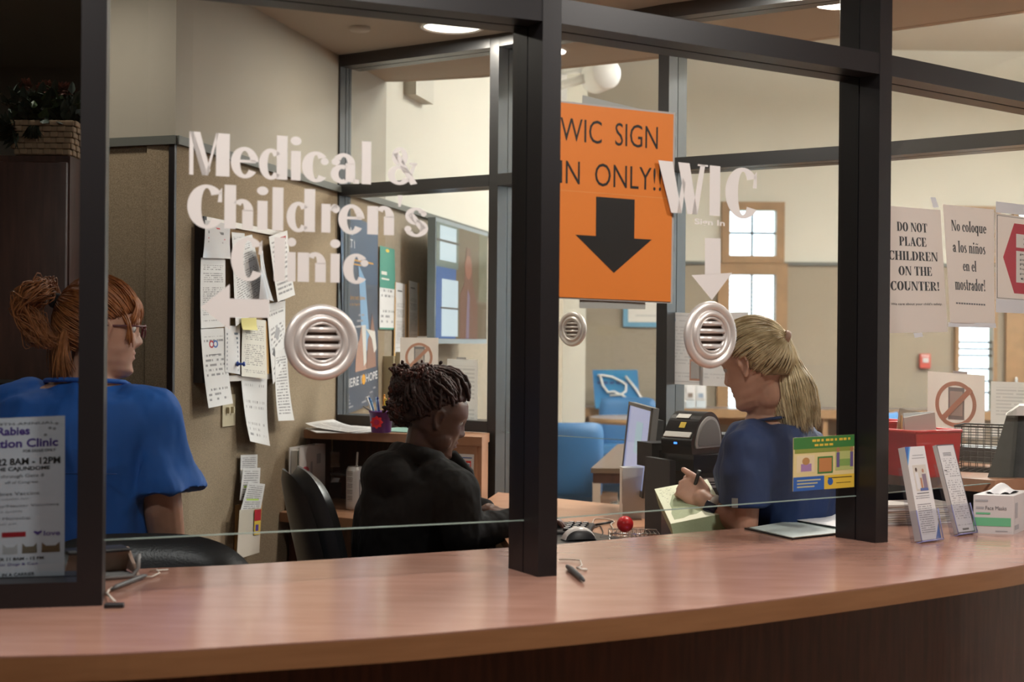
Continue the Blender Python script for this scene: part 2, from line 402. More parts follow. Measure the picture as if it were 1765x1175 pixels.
# right wall of the waiting room with three tall window openings
b = MB()
for y0, y1, z0, z1 in ((-2.5, 5.5, 0, H_HIGH), (5.5, 7.3, 0, .8), (5.5, 7.3, 2.9, H_HIGH), (7.3, 8.1, 0, H_HIGH), (8.1, 9.9, 0, .8), (8.1, 9.9, 2.9, H_HIGH), (9.9, 10.7, 0, H_HIGH), (10.7, 12.5, 0, .8), (10.7, 12.5, 2.9, H_HIGH), (12.5, 15.1, 0, H_HIGH)):
    b.box((7.05, (y0 + y1) / 2, (z0 + z1) / 2), (.1, y1 - y0, z1 - z0), M_cream)
struct(b.build('wall_right'))
for i, yc in enumerate((6.4, 9.0, 11.6)):
    r = sempty('window_%d' % (10 + i), (7.05, yc, .8))
    b = MB()
    for dy in (-.87, 0, .87): b.box((7.05, yc + dy, 1.85), (.07, .06, 2.1), M_woodtrim)
    for z in (.83, 1.85, 2.87): b.box((7.05, yc, z), (.07, 1.74, .06), M_woodtrim)
    b.build('window_frame', r)
    b = MB(); b.box((7.06, yc, 1.85), (.006, 1.72, 2.02), M_glass2); b.build('glass_pane', r)
    a_ = area('window_daylight', (7.2, yc, 1.85), 1, 1.8, rot=(0, pi / 2, 0), size_y=2.1); a_.data.cycles.is_portal = True
# far wall, pierced by windows
def xz(x, y): p = P(x, y, 15.0); return p.x, p.z
holes = [(2.28, 2.77, 2.32, 2.80), (2.28, 2.77, .66, 2.12), (4.70, 5.06, 2.32, 2.80), (4.70, 5.06, .66, 2.12), (5.32, 5.80, 2.32, 2.80)]
b = MB()
xs = [-1.5, 2.28, 2.77, 4.70, 5.06, 5.32, 5.80, 7.1]
HF = 2.24
for i in range(len(xs) - 1):
    x0, x1 = xs[i], xs[i + 1]; hs = [h for h in holes if abs(h[0] - x0) < 1e-6]
    cuts = sorted([0, HF, H_HIGH] + [z for h in hs for z in h[2:]])
    for z0, z1 in zip(cuts[:-1], cuts[1:]):
        if any(h[2] <= z0 + 1e-6 and z1 <= h[3] + 1e-6 for h in hs): continue
        b.box(((x0 + x1) / 2, 15.05, (z0 + z1) / 2), (x1 - x0, .1, z1 - z0), M_fabfar if z1 <= HF + .001 else M_cream)
struct(b.build('wall_far'))
b = MB()
for x0, x1 in ((.46, 2.2), (2.86, 4.62), (5.14, 7.0)): b.box(((x0 + x1) / 2, 14.985, HF), (x1 - x0, .03, .035), M_railtrim)
struct(b.build('trim_1'))
def ext_window(n, x0, x1, z0, z1, bars, cas, blinds=False, mun=True):
    r = sempty('window_%d' % n, ((x0 + x1) / 2, 15, z0)); b = MB()
    w = cas
    b.box(((x0 + x1) / 2, 14.97, z1 + w / 2), (x1 - x0 + 2 * w, .06, w), M_woodtrim)
    b.box(((x0 + x1) / 2, 14.97, z0 - w / 2), (x1 - x0 + 2 * w, .06, w), M_woodtrim)
    for x in (x0 - w / 2, x1 + w / 2): b.box((x, 14.97, (z0 + z1) / 2), (w, .06, z1 - z0), M_woodtrim)
    b.build('window_frame', r)
    b = MB()
    if mun: b.box(((x0 + x1) / 2, 15.02, (z0 + z1) / 2), (.022, .03, z1 - z0), M_dgrey)
    for z in bars: b.box(((x0 + x1) / 2, 15.02, z), (x1 - x0, .03, .022), M_dgrey)
    b.build('muntin', r)
    b = MB(); b.box(((x0 + x1) / 2, 15.04, (z0 + z1) / 2), (x1 - x0, .006, z1 - z0), M_glass2); b.build('glass_pane', r)
    if blinds:
        b = MB(); z = z1 - .03
        while z > z0 + .02:
            b.box(((x0 + x1) / 2, 15.0, z), (x1 - x0 - .01, .012, .004), M_wplast, Matrix.Rotation(.5, 3, 'X')); z -= .045
        o = b.build('blind_slats', r); o['kind'] = 'structure'
    return r
ext_window(5, 2.28, 2.77, 2.32, 2.80, (2.56,), .085)
ext_window(6, 2.28, 2.77, .66, 2.12, (1.39,), .12, True)
ext_window(7, 4.70, 5.06, 2.32, 2.80, (2.56,), .06)
ext_window(8, 4.70, 5.06, .66, 2.12, (.9, 1.02, 1.15, 1.29, 1.36, 1.43), .04, False, False)
ext_window(9, 5.32, 5.80, 2.32, 2.80, (2.56,), .06)
# ground and bushes outside so the sky does not start at the sill
b = MB(); b.box((2, 24, -.3), (40, 17.6, .2), mat('lawn', (.10, .16, .05), .9)); struct(b.build('ground'))
# brown door in the far wall
r = sempty('door_1', (5.55, 14.97, 0)); b = MB(); b.box((5.62, 14.96, 1.05), (.86, .06, 2.1), M_woodtrim); b.build('door_leaf', r)
b = MB(); b.rbox((5.28, 14.9, 1.0), (.03, .05, .14), M_chrome, .01); b.build('door_handle', r)

# ---- floor
b = MB(); b.box((2.2, 6.3, -.05), (9.8, 17.8, .1), mat('brown_floor_tile', (.20, .095, .05), .28, col2=(.28, .15, .085), vscale=5)); struct(b.build('floor'))
b = MB(); b.box((3.7, 14.985, .06), (6.5, .03, .12), M_woodtrim); struct(b.build('baseboard_far'))
# ---- ceilings
edge = [(-.95, 6.70), (-.5, 6.66), (-.147, 6.54), (.226, 6.31), (.586, 6.09), (.9, 5.89), (1.16, 5.71), (1.48, 5.48), (1.87, 5.16), (2.6, 4.55), (4.0, 3.9), (7.1, 3.6)]
b = MB(); b.prism([(-2.7, -2.6)] + [(7.1, -2.6)] + edge[::-1] + [(-2.7, 6.7)], H_CEIL, H_CEIL + .05, M_ceil); struct(b.build('ceiling'))
b = MB()
for p, q in zip(edge[:-1], edge[1:]): wallbox(b, p, q, H_CEIL - .001, H_HIGH, M_soffit, t=.04, side=1)
struct(b.build('trim_2'))
b = MB(); b.box((2.2, 9.3, H_HIGH + .05), (10, 12, .1), mat('waiting_ceiling', (.56, .52, .45), .9)); struct(b.build('ceiling_waiting'))
# ---- rails on the walls
b = MB()
def wrail(pl, u0, u1, z0, z1, t, m=M_railtrim):
    c = [pl.at(u0, 0, 0), pl.at(u1, 0, 0), pl.at(u1, 0, t), pl.at(u0, 0, t)]
    b.hexa([(*k.xy, z0) for k in c] + [(*k.xy, z1) for k in c], m)
LW = (WE - K).length
wrail(WALL, -.012, LW, H_RAIL - .012, H_RAIL + .016, .02); struct(b.build('trim_3'))
b = MB(); wrail(FACE, (Vector((-1.42, 4.715, 0)) - FACE.o).dot(FACE.u), (K - FACE.o).length + .012, H_RAIL - .012, H_RAIL + .016, .02); struct(b.build('trim_4'))
b = MB(); L_ = (K - FACE.o).length; wrail(FACE, L_ - .016, L_ + .006, 0, H_RAIL - .012, .012, M_frame); struct(b.build('trim_5'))

# ---- storefront metal
def mullion(n, p, ang, z0, z1, w=.044, d=.127, m=M_frame):
    u = Vector((cos(ang), sin(ang), 0)); v = Vector((-sin(ang), cos(ang), 0)); p = Vector((p[0], p[1], 0)); b = MB()
    R = Matrix.Rotation(ang, 3, 'Z')
    b.box((*(p + v * (d * .25 - .001)).xy, (z0 + z1) / 2), (w, d * .5 - .002, z1 - z0), m, R)
    b.box((*(p + v * (d * .75 + .001)).xy, (z0 + z1) / 2), (w, d * .5 - .002, z1 - z0), m, R)
    b.box((*(p + v * (d * .5)).xy, (z0 + z1) / 2), (w - .005, .006, z1 - z0), m, R)
    return struct(b.build('trim_%d' % n))
def bar(b, p, q, z0, z1, d=.127, m=M_frame, inset=.022, lip=True, off=0.0):
    p = Vector((p[0], p[1], 0)); q = Vector((q[0], q[1], 0)); u = (q - p).normalized(); v = Vector((-u.y, u.x, 0))
    p = p + u * inset; q = q - u * inset
    for a0, a1 in ((0 + off, d * .47 + off), (d * .53 + off, d + off)):
        c = [p + v * a0, q + v * a0, q + v * a1, p + v * a1]
        b.hexa([(*k.xy, z0) for k in c] + [(*k.xy, z1) for k in c], m)
    c = [p + v * (d * .47 + off), q + v * (d * .47 + off), q + v * (d * .53 + off), p + v * (d * .53 + off)]
    b.hexa([(*k.xy, z0 + .005) for k in c] + [(*k.xy, z1 - .005) for k in c], m)
def pane(name, pl, a, b_, z0, z1, parent, m=M_glass, t=.006, edge=True):
    ua = (Vector((a[0], a[1], 0)) - pl.o).dot(pl.u) + .02; ub = (Vector((b_[0], b_[1], 0)) - pl.o).dot(pl.u) - .02
    mb = MB(); c = [pl.at(ua, 0, t / 2), pl.at(ub, 0, t / 2), pl.at(ub, 0, -t / 2), pl.at(ua, 0, -t / 2)]
    mb.hexa([(*k.xy, z0) for k in c] + [(*k.xy, z1) for k in c], m)
    if edge:
        c2 = [(*k.xy, z0 - .0008) for k in c] + [(*k.xy, z0 + .0012) for k in c]
        mb.hexa(c2, M_glassedge)
    return mb.build(name, parent)
ang = [math.atan2(V[i + 1][1] - V[i][1], V[i + 1][0] - V[i][0]) for i in range(4)]
mullion(10, V[1], ang[0] , H_CTR, H_CEIL)
mullion(11, V[2], (ang[1] + ang[2]) / 2, H_CTR, H_CEIL)
mullion(12, V[3], (ang[2] + ang[3]) / 2, H_CTR, H_CEIL)
mullion(13, V[4], ang[3], H_CTR, H_CEIL)
mullion(14, V[0], ang[0], H_CTR, H_CEIL)
RB, RT = 2.052, 2.103
for i in range(4):
    r = sempty('window_%d' % (i + 1), (*((Vector(V[i]) + Vector(V[i + 1])) / 2), H_CTR))
    b = MB(); bar(b, V[i], V[i + 1], RB, RT); b.build('transom_bar', r)
    b = MB(); bar(b, V[i], V[i + 1], H_CEIL - .04, H_CEIL); b.build('head_bar', r)
    if i == 0: b = MB(); bar(b, V[i], V[i + 1], H_CTR, H_CTR + .044); b.build('sill_bar', r)
    pane('glass_pane', G[i], V[i], V[i + 1], H_CTR + (.04 if i == 0 else .108), RB + .003, r, M_glasst if i == 0 else M_glass, edge=i > 0)
    pane('transom_glass', G[i], V[i], V[i + 1], RT - .003, H_CEIL - .038, r, M_glass, edge=False)
# ---- far glazing of the booth
fa = [math.atan2(q[1] - p[1], q[0] - p[0]) for p, q in ((A_, B_), (B_, C_), (C_, D_), (D_, E_))]
pa = (A_[0] + .018 * cos(fa[0]), A_[1] + .018 * sin(fa[0]))
mullion(15, pa, fa[0], H_LEDGE, H_CEIL, d=.075, w=.04, m=M_framel)
mullion(16, B_, (fa[0] + fa[1]) / 2, 0, H_CEIL, m=M_framel)
mullion(17, C_, (fa[1] + fa[2]) / 2, 0, H_CEIL, m=M_framel)
mullion(18, D_, (fa[2] + fa[3]) / 2, H_LEDGE, H_CEIL, m=M_framel)
mullion(19, E_, fa[3], H_LEDGE, H_CEIL, m=M_framel)
for i, (p, q) in enumerate(((pa, B_), (B_, C_), (C_, D_), (D_, E_))):
    r = sempty('window_%d' % (20 + i), (*((Vector(p) + Vector(q)) / 2), H_LEDGE))
    b = MB(); bar(b, p, q, 2.012, 2.058, m=M_framel); b.build('transom_bar', r)
    b = MB(); bar(b, p, q, H_CEIL - .05, H_CEIL, m=M_framel); b.build('head_bar', r)
    if i != 1: b = MB(); bar(b, p, q, H_LEDGE, H_LEDGE + .044, m=M_framel); b.build('sill_bar', r)
    pane('glass_pane', GF[i], p, q, H_LEDGE + (0 if i == 1 else .04), 2.015, r, M_glass2, edge=i == 1)
    pane('transom_glass', GF[i], p, q, 2.055, H_CEIL - .047, r, M_glass2, edge=False)
    b = MB(); zt = H_DESK - .035 if i == 1 else H_LEDGE - .035
    pu = Vector(p) + (Vector(q) - Vector(p)).normalized() * .03; qu = Vector(q) - (Vector(q) - Vector(p)).normalized() * .03
    wallbox(b, pu, qu, 0, zt, M_fab, t=.1); struct(b.build('wall_knee_%d' % (i + 1)))

# ---- lights: recessed cans, one seen over the office, the unseen others added
def can(x, y, power, name='recessed_light', label=None, h=H_CEIL, r=.112, col=(1, .90, .79)):
    t = thing(name, (x, y, h), label or 'round recessed ceiling light with white reflector', 'ceiling light', None)
    b = MB(); b.lathe([(r * 1.12, -.001), (r * 1.12, -.006), (r, -.008), (r * .985, 0.0), (r * .93, .045)], (x, y, h), M_alu, 40); b.build('trim_ring', t)
    b = MB(); b.lathe([(r * .985, -.002), (.0001, -.0025)], (x, y, h), mat('lamp_glow', (1, 1, 1), .5, emit=(1, .93, .82), estr=1.6), 32); b.build('diffuser', t)
    area('lamp_light', (0, 0, -.012), power, r * 1.8, col, shape='DISK', parent=t)
    return t
pc = PH(780, 48, H_CEIL)
can(pc.x, pc.y - .03, 5.5, label='round recessed ceiling light glowing above the office')
can(-1.5, 4.2, 2.9, label='added round recessed ceiling light over the woman in blue, out of view')  # unseen can added for light on the left side
can(.93, 4.66, 14, label='added round recessed ceiling light over the blonde woman, out of view')  # unseen can added to brighten the blonde woman
for x, y in ((-1.0, 1.65), (0.25, 1.95), (1.5, 2.5)): can(x, y, 8.5 if x < 0 else 12, col=(1, .94, .88), label='added round recessed ceiling light over the front counter, %s, out of view' % ('near the left window' if x < 0 else 'by the central post' if x < 1 else 'by the right post'))  # unseen cans added to light the counter, clear of glass reflections
for o in sc.objects:
    if o.get('category') == 'ceiling light' and 'front counter' in o['label']: o['group'] = 'added recessed lights over the front counter'
# waiting room pendants and uplights, unseen, added to light the far walls
for i, (x, y) in enumerate(((3.3, 7.4), (5.4, 7.4), (2.9, 10.15), (6.3, 11.6))):
    t = thing('added_pendant', (x, y, 3.9), 'added long white pendant light high over the waiting room, %s, out of view' % ('nearest the booth', 'nearest the right wall', 'left of the middle', 'nearest the far wall')[i], 'pendant light', 'added waiting room pendants')
    b = MB(); b.rbox((x, y, 3.95), (1.5, .3, .07), M_wplast, .02); b.build('housing', t)
    b = MB(); b.tube([(x, y, 3.98), (x, y, H_HIGH)], .008, M_wplast); b.build('stem', t)
    area('lamp_light', (0, 0, 0.0), 90, 1.4, (1, .985, .97), size_y=.26, parent=t)
    a_ = area('added_uplight', (0, 0, .1), 105, 1.4, (1, .985, .97), rot=(pi, 0, 0), size_y=.26, parent=t)  # upward lamp added to brighten the upper walls

# ================================================================== FRONT COUNTER
t = thing('reception_counter', (0, 2.8, 0), 'curved cherry wood reception counter with dark panelled front', 'counter')
ft = [(-1.95, 2.10), (-1.5, 2.08), (-1.1, 2.09), (-.768, 2.135), (-.58, 2.168), (-.394, 2.232), (-.20, 2.30), (-.041, 2.372), (.145, 2.465), (.30, 2.548), (.45, 2.638), (.695, 2.801), (.92, 2.96), (1.121, 3.112), (1.5, 3.45), (1.9, 3.86)]
bk = [(-1.95, 2.66), (-1.35, 2.76), (-.772, 2.956), (-.536, 3.04), (0, 3.308), (.113, 3.368), (.414, 3.572), (.60, 3.69), (.95, 3.90), (1.25, 3.98), (1.70, 4.03)]
def smooth_line(pts, k=4):
    out = []
    for i in range(len(pts) - 1):
        p0 = Vector(pts[max(i - 1, 0)]); p1 = Vector(pts[i]); p2 = Vector(pts[i + 1]); p3 = Vector(pts[min(i + 2, len(pts) - 1)])
        for j in range(k):
            s = j / k; out.append(.5 * ((2 * p1) + (p2 - p0) * s + (2 * p0 - 5 * p1 + 4 * p2 - p3) * s * s + (3 * p1 - p0 - 3 * p2 + p3) * s ** 3))
    out.append(Vector(pts[-1])); return out
fts = smooth_line(ft); bks = smooth_line(bk)
poly = [tuple(p) for p in fts] + [tuple(p) for p in bks[::-1]]
b = MB(); b.prism(poly, H_CTR - .003, H_CTR, M_counter); b.prism(poly, H_CTR - .042, H_CTR - .003, M_nosing); b.build('countertop', t)
def inset(line, d):
    out = []
    for i, p in enumerate(line):
        q = line[min(i + 1, len(line) - 1)] - line[max(i - 1, 0)]; q.normalize(); out.append(p + Vector((-q.y, q.x)) * d)
    return out
fi = inset(fts, .10); fi2 = inset(fts, .13)
b = MB(); b.prism([tuple(p) for p in fi] + [tuple(p) for p in fi2[::-1]], 0.09, H_CTR - .042, M_panel)
fi3 = inset(fts, .17); fi4 = inset(fts, .2); b.prism([tuple(p) for p in fi3] + [tuple(p) for p in fi4[::-1]], 0, 0.09, M_black); b.build('front_panel', t)
# ---- main worktop behind the glass
b = MB(); wt = [(.06, 3.46), (.41, 3.70), (.52, 3.82), (.52, 4.30), (.9, 4.36), (1.12, 4.32), (1.12, 4.55), (C_[0], 5.03), (B_[0] + .03, 5.55), (-.10, 5.2), (-.04, 4.5)]
b.prism(wt, H_DESK - .035, H_DESK - .002, M_deskedge); b.prism(wt, H_DESK - .002, H_DESK, M_desk)
t = thing('worktop', (.3, 4.6, 0), 'pinkish wood worktop behind the glass carrying the keyboard', 'desk'); b.build('desktop', t)
b = MB()
for x, y in ((.1, 3.6), (.38, 4.25), (.0, 5.1), (1.0, 4.42)): b = MB(); b.tube([(x, y, 0), (x, y, H_DESK - .035)], .025, M_dgrey); b.build('leg', t)
# ---- ledge along the far glass, left piece (with shelves) and right piece
def ledge_pts(p, q, d):
    p = Vector(p); q = Vector(q); u = (q - p).normalized(); n = Vector((u.y, -u.x)); return [tuple(p + n * d), tuple(q + n * d), tuple(q - n * .0), tuple(p - n * .0)]
t = thing('ledge_shelf_unit', (-.5, 5.6, 0), 'cherry wood ledge with open shelves and lower desk beneath the far window', 'shelf unit')
LP = [(-.832, 5.706), (-.11, 5.352), (-.085, 5.60), (-.758, 6.05)]
b = MB(); b.prism(LP, H_LEDGE - .034, H_LEDGE, M_desk); b.build('ledge_top', t)
b = MB(); b.prism([(-.13, 5.37), (-.11, 5.36), (-.09, 5.585), (-.11, 5.59)], 0, H_LEDGE - .034, M_desk); b.build('end_panel', t)
u_ = Vector((.722, -.354, 0)).normalized()
b = MB(); b.prism([(-.30, 5.452), (-.128, 5.365), (-.122, 5.385), (-.292, 5.472)], .735, H_LEDGE - .034, M_desk); b.build('front_board', t)
b = MB(); b.prism([(-.74, 6.0), (-.10, 5.60), (-.105, 5.58), (-.75, 5.98)], .0, H_LEDGE - .034, M_panel); b.build('back_board', t)
b = MB(); b.prism([(-.822, 5.715), (-.808, 5.712), (-.752, 5.95), (-.764, 5.96)], .735, H_LEDGE - .034, M_panel); b.build('side_panel', t)
b = MB(); b.prism([(-.72, 5.67), (-.33, 5.478), (-.25, 5.66), (-.66, 5.9)], .86, .868, M_black)
b.prism([(-.34, 5.478), (-.33, 5.474), (-.25, 5.64), (-.26, 5.645)], .735, H_LEDGE - .034, M_panel); b.build('inner_shelf', t)
dk = [(-.888, 5.466), (-.50, 5.235), (-.20, 5.08), (-.13, 5.36), (-.11, 5.58), (-.75, 5.97)]
b = MB(); b.prism(dk, .735 - .036, .735 - .002, M_deskedge); b.prism(dk, .733, .735, M_desk); b.build('lower_desktop', t)
b = MB(); b.prism([(-.86, 5.53), (-.26, 5.20), (-.24, 5.24), (-.84, 5.57)], 0, .699, M_panel); b.build('modesty_panel', t)
t = thing('window_ledge', (1.1, 4.3, 0), 'cherry wood ledge running along the far glass at the right', 'ledge')
b = MB(); b.prism([(1.0, 4.10), (1.30, 3.82), (1.56, 3.98), (1.72, 4.12), (1.15, 4.62), (1.0, 4.70)], H_LEDGE - .034, H_LEDGE, M_desk)
b.build('ledge_top', t)
b = MB(); b.prism([(1.04, 4.10), (1.30, 3.87), (1.33, 3.90), (1.07, 4.13)], H_CTR, H_LEDGE - .034, M_black)
b.prism([(1.01, 4.12), (1.03, 4.12), (1.03, 4.66), (1.01, 4.66)], H_CTR, H_LEDGE - .034, M_black); b.build('support_panel', t)
# ---- fat-face serif letters for the taped signs (cap height 1; widths beside each glyph)
def _e(cx, cy, rx, ry, a): return (cx + rx * cos(a), cy + ry * sin(a))
def _bowl(cx, cy, rx, ry, ix, iy, a0, a1, n=14, icx=None):
    icx = cx if icx is None else icx; out = []
    for i in range(n):
        p, q = radians(a0 + (a1 - a0) * i / n), radians(a0 + (a1 - a0) * (i + 1) / n)
        out.append([_e(icx, cy, ix, iy, p), _e(cx, cy, rx, ry, p), _e(cx, cy, rx, ry, q), _e(icx, cy, ix, iy, q)])
    return out
def _r(x0, y0, x1, y1): return [(x0, y0), (x1, y0), (x1, y1), (x0, y1)]
def _stem(x, w, y0, y1, sf=.07, top=True, bot=True):
    o = [_r(x, y0, x + w, y1)]
    if top: o.append(_r(x - sf, y1 - .045, x + w + sf, y1))
    if bot: o.append(_r(x - sf, y0, x + w + sf, y0 + .045))
    return o
def _dot(cx, cy, rx, ry=None, n=14): ry = ry or rx; return [_e(cx, cy, rx, ry, 2 * pi * i / n) for i in range(n)]
_X = .66
SF = {
 'D': (.78, _stem(.07, .22, 0, 1) + _bowl(.34, .5, .42, .5, .20, .455, -90, 90, 14)),
 'O': (.80, _bowl(.40, .5, .39, .515, .15, .46, 0, 360, 26)),
 'N': (.84, _stem(.09, .06, 0, 1) + _stem(.70, .06, 0, 1, .07, True, False) + [[(.06, 1), (.30, 1), (.76, 0), (.62, 0)]]),
 'T': (.74, _stem(.26, .22, 0, 1, .08, False, True) + [_r(.02, .945, .72, 1), [(.02, .72), (.06, .72), (.10, .95), (.02, .95)], [(.72, .72), (.68, .72), (.64, .95), (.72, .95)]]),
 'P': (.70, _stem(.07, .22, 0, 1) + _bowl(.34, .72, .34, .28, .14, .235, -90, 90, 12)),
 'L': (.68, _stem(.07, .22, 0, 1) + [_r(.07, 0, .66, .05), [(.66, 0), (.66, .32), (.62, .32), (.52, .04)]]),
 'A': (.80, [[(.36, 1), (.44, 1), (.78, 0), (.53, 0), (.32, .86)], [(.36, 1), (.40, .90), (.14, 0), (.08, 0)], _r(.18, .28, .58, .325), _r(0, 0, .22, .045), _r(.46, 0, .82, .045)]),
 'C': (.72, _bowl(.41, .5, .40, .515, .16, .46, 48, 312, 22) + [[(.64, .64), (.68, .64), (.68, 1), (.64, 1), (.58, .84)], [(.66, .18), (.69, .26), (.66, .30), (.56, .12)]]),
 'E': (.68, _stem(.07, .22, 0, 1) + [_r(.07, 0, .64, .05), _r(.07, .95, .62, 1), _r(.25, .48, .48, .52), _r(.46, .36, .49, .64), [(.64, 0), (.66, .30), (.62, .30), (.52, .04)], [(.62, 1), (.62, .72), (.58, .72), (.50, .96)]]),
 'H': (.86, _stem(.07, .22, 0, 1) + _stem(.57, .22, 0, 1) + [_r(.25, .48, .60, .525)]),
 'I': (.38, _stem(.08, .22, 0, 1)),
 'R': (.80, _stem(.07, .22, 0, 1) + _bowl(.34, .74, .34, .26, .14, .215, -90, 90, 12) + [[(.36, .52), (.46, .50), (.76, .06), (.82, 0), (.60, 0), (.50, .10)]]),
 'U': (.80, _stem(.07, .22, .3, 1, .07, True, False) + _stem(.66, .055, .3, 1, .07, True, False) + _bowl(.395, .30, .325, .32, .105, .26, 180, 360, 12)),
 '!': (.32, [[(.06, 1), (.26, 1), (.19, .30), (.13, .30)], _dot(.16, .10, .10)]),
 'o': (.58, _bowl(.29, _X / 2, .28, _X / 2 + .01, .10, _X / 2 - .05, 0, 360, 22)),
 'c': (.50, _bowl(.29, _X / 2, .28, _X / 2 + .01, .10, _X / 2 - .05, 50, 312, 18) + [_dot(.41, .50, .085)]),
 'l': (.34, _stem(.07, .19, 0, 1.03, .06)),
 'q': (.62, _bowl(.27, _X / 2, .27, _X / 2 + .01, .09, _X / 2 - .05, 20, 340, 18) + _stem(.38, .19, -.3, _X, .05, False)),
 'u': (.66, _stem(.07, .18, .18, _X, .05, True, False) + _stem(.42, .18, 0, _X, .05, True, True) + _bowl(.27, .18, .20, .19, .04, .13, 180, 330, 10)),
 'e': (.52, _bowl(.29, _X / 2, .27, _X / 2 + .01, .10, _X / 2 - .05, 0, 322, 20) + [_r(.16, .33, .55, .375)]),
 'a': (.56, _bowl(.24, .18, .23, .19, .08, .12, 40, 330, 14) + [_r(.30, .04, .49, .50), _r(.40, 0, .58, .05)] + _bowl(.28, .46, .21, .20, .04, .15, 0, 160, 10) + [_dot(.12, .50, .08)]),
 's': (.46, _bowl(.24, .49, .19, .18, .07, .13, 40, 270, 12) + _bowl(.24, .17, .20, .18, .08, .13, -150, 90, 12) + [[(.08, .50), (.20, .56), (.42, .20), (.32, .10)]]),
 'n': (.66, _stem(.07, .18, 0, _X, .05) + _stem(.42, .18, 0, .46, .05, False) + _bowl(.40, .44, .20, .23, .03, .16, 0, 140, 10)),
 'i': (.33, _stem(.07, .18, 0, _X, .05) + [_dot(.16, .90, .10)]),
 'm': (.96, _stem(.07, .18, 0, _X, .05) + _stem(.39, .18, 0, .46, .05, False) + _stem(.71, .18, 0, .46, .05, False) + _bowl(.37, .44, .20, .23, .03, .16, 0, 140, 8) + _bowl(.69, .44, .20, .23, .03, .16, 0, 140, 8)),
 't': (.40, _stem(.09, .18, 0.08, .90, .0, False, False) + [_r(.0, _X - .05, .36, _X)] + _bowl(.26, .12, .16, .13, .05, .07, 180, 330, 8)),
 'r': (.50, _stem(.07, .18, 0, _X, .05) + [_dot(.41, .54, .09)] + _bowl(.36, .46, .16, .21, .06, .15, 60, 160, 6)),
 'd': (.62, _bowl(.27, _X / 2, .27, _X / 2 + .01, .09, _X / 2 - .05, 20, 340, 18) + _stem(.38, .19, 0, 1.03, .05)),
}
SF['ñ'] = (.66, SF['n'][1] + [[(.12, .84), (.26, .94), (.42, .84), (.54, .94), (.54, .88), (.42, .78), (.26, .88), (.12, .78)]])
def serif_line(b, s, f, box, m, t=.0005):
    w = 0; pos = []
    for ch in s:
        if ch == ' ': w += .34; continue
        pos.append((ch, w)); w += SF[ch][0] + .05
    w -= .05; x0, y0, x1, y1 = box
    for ch, p in pos:
        b.polys(SF[ch][1], lambda x, y, o: f(x0 + (p + x) / w * (x1 - x0), y0 + y * (y1 - y0), o), m, t)
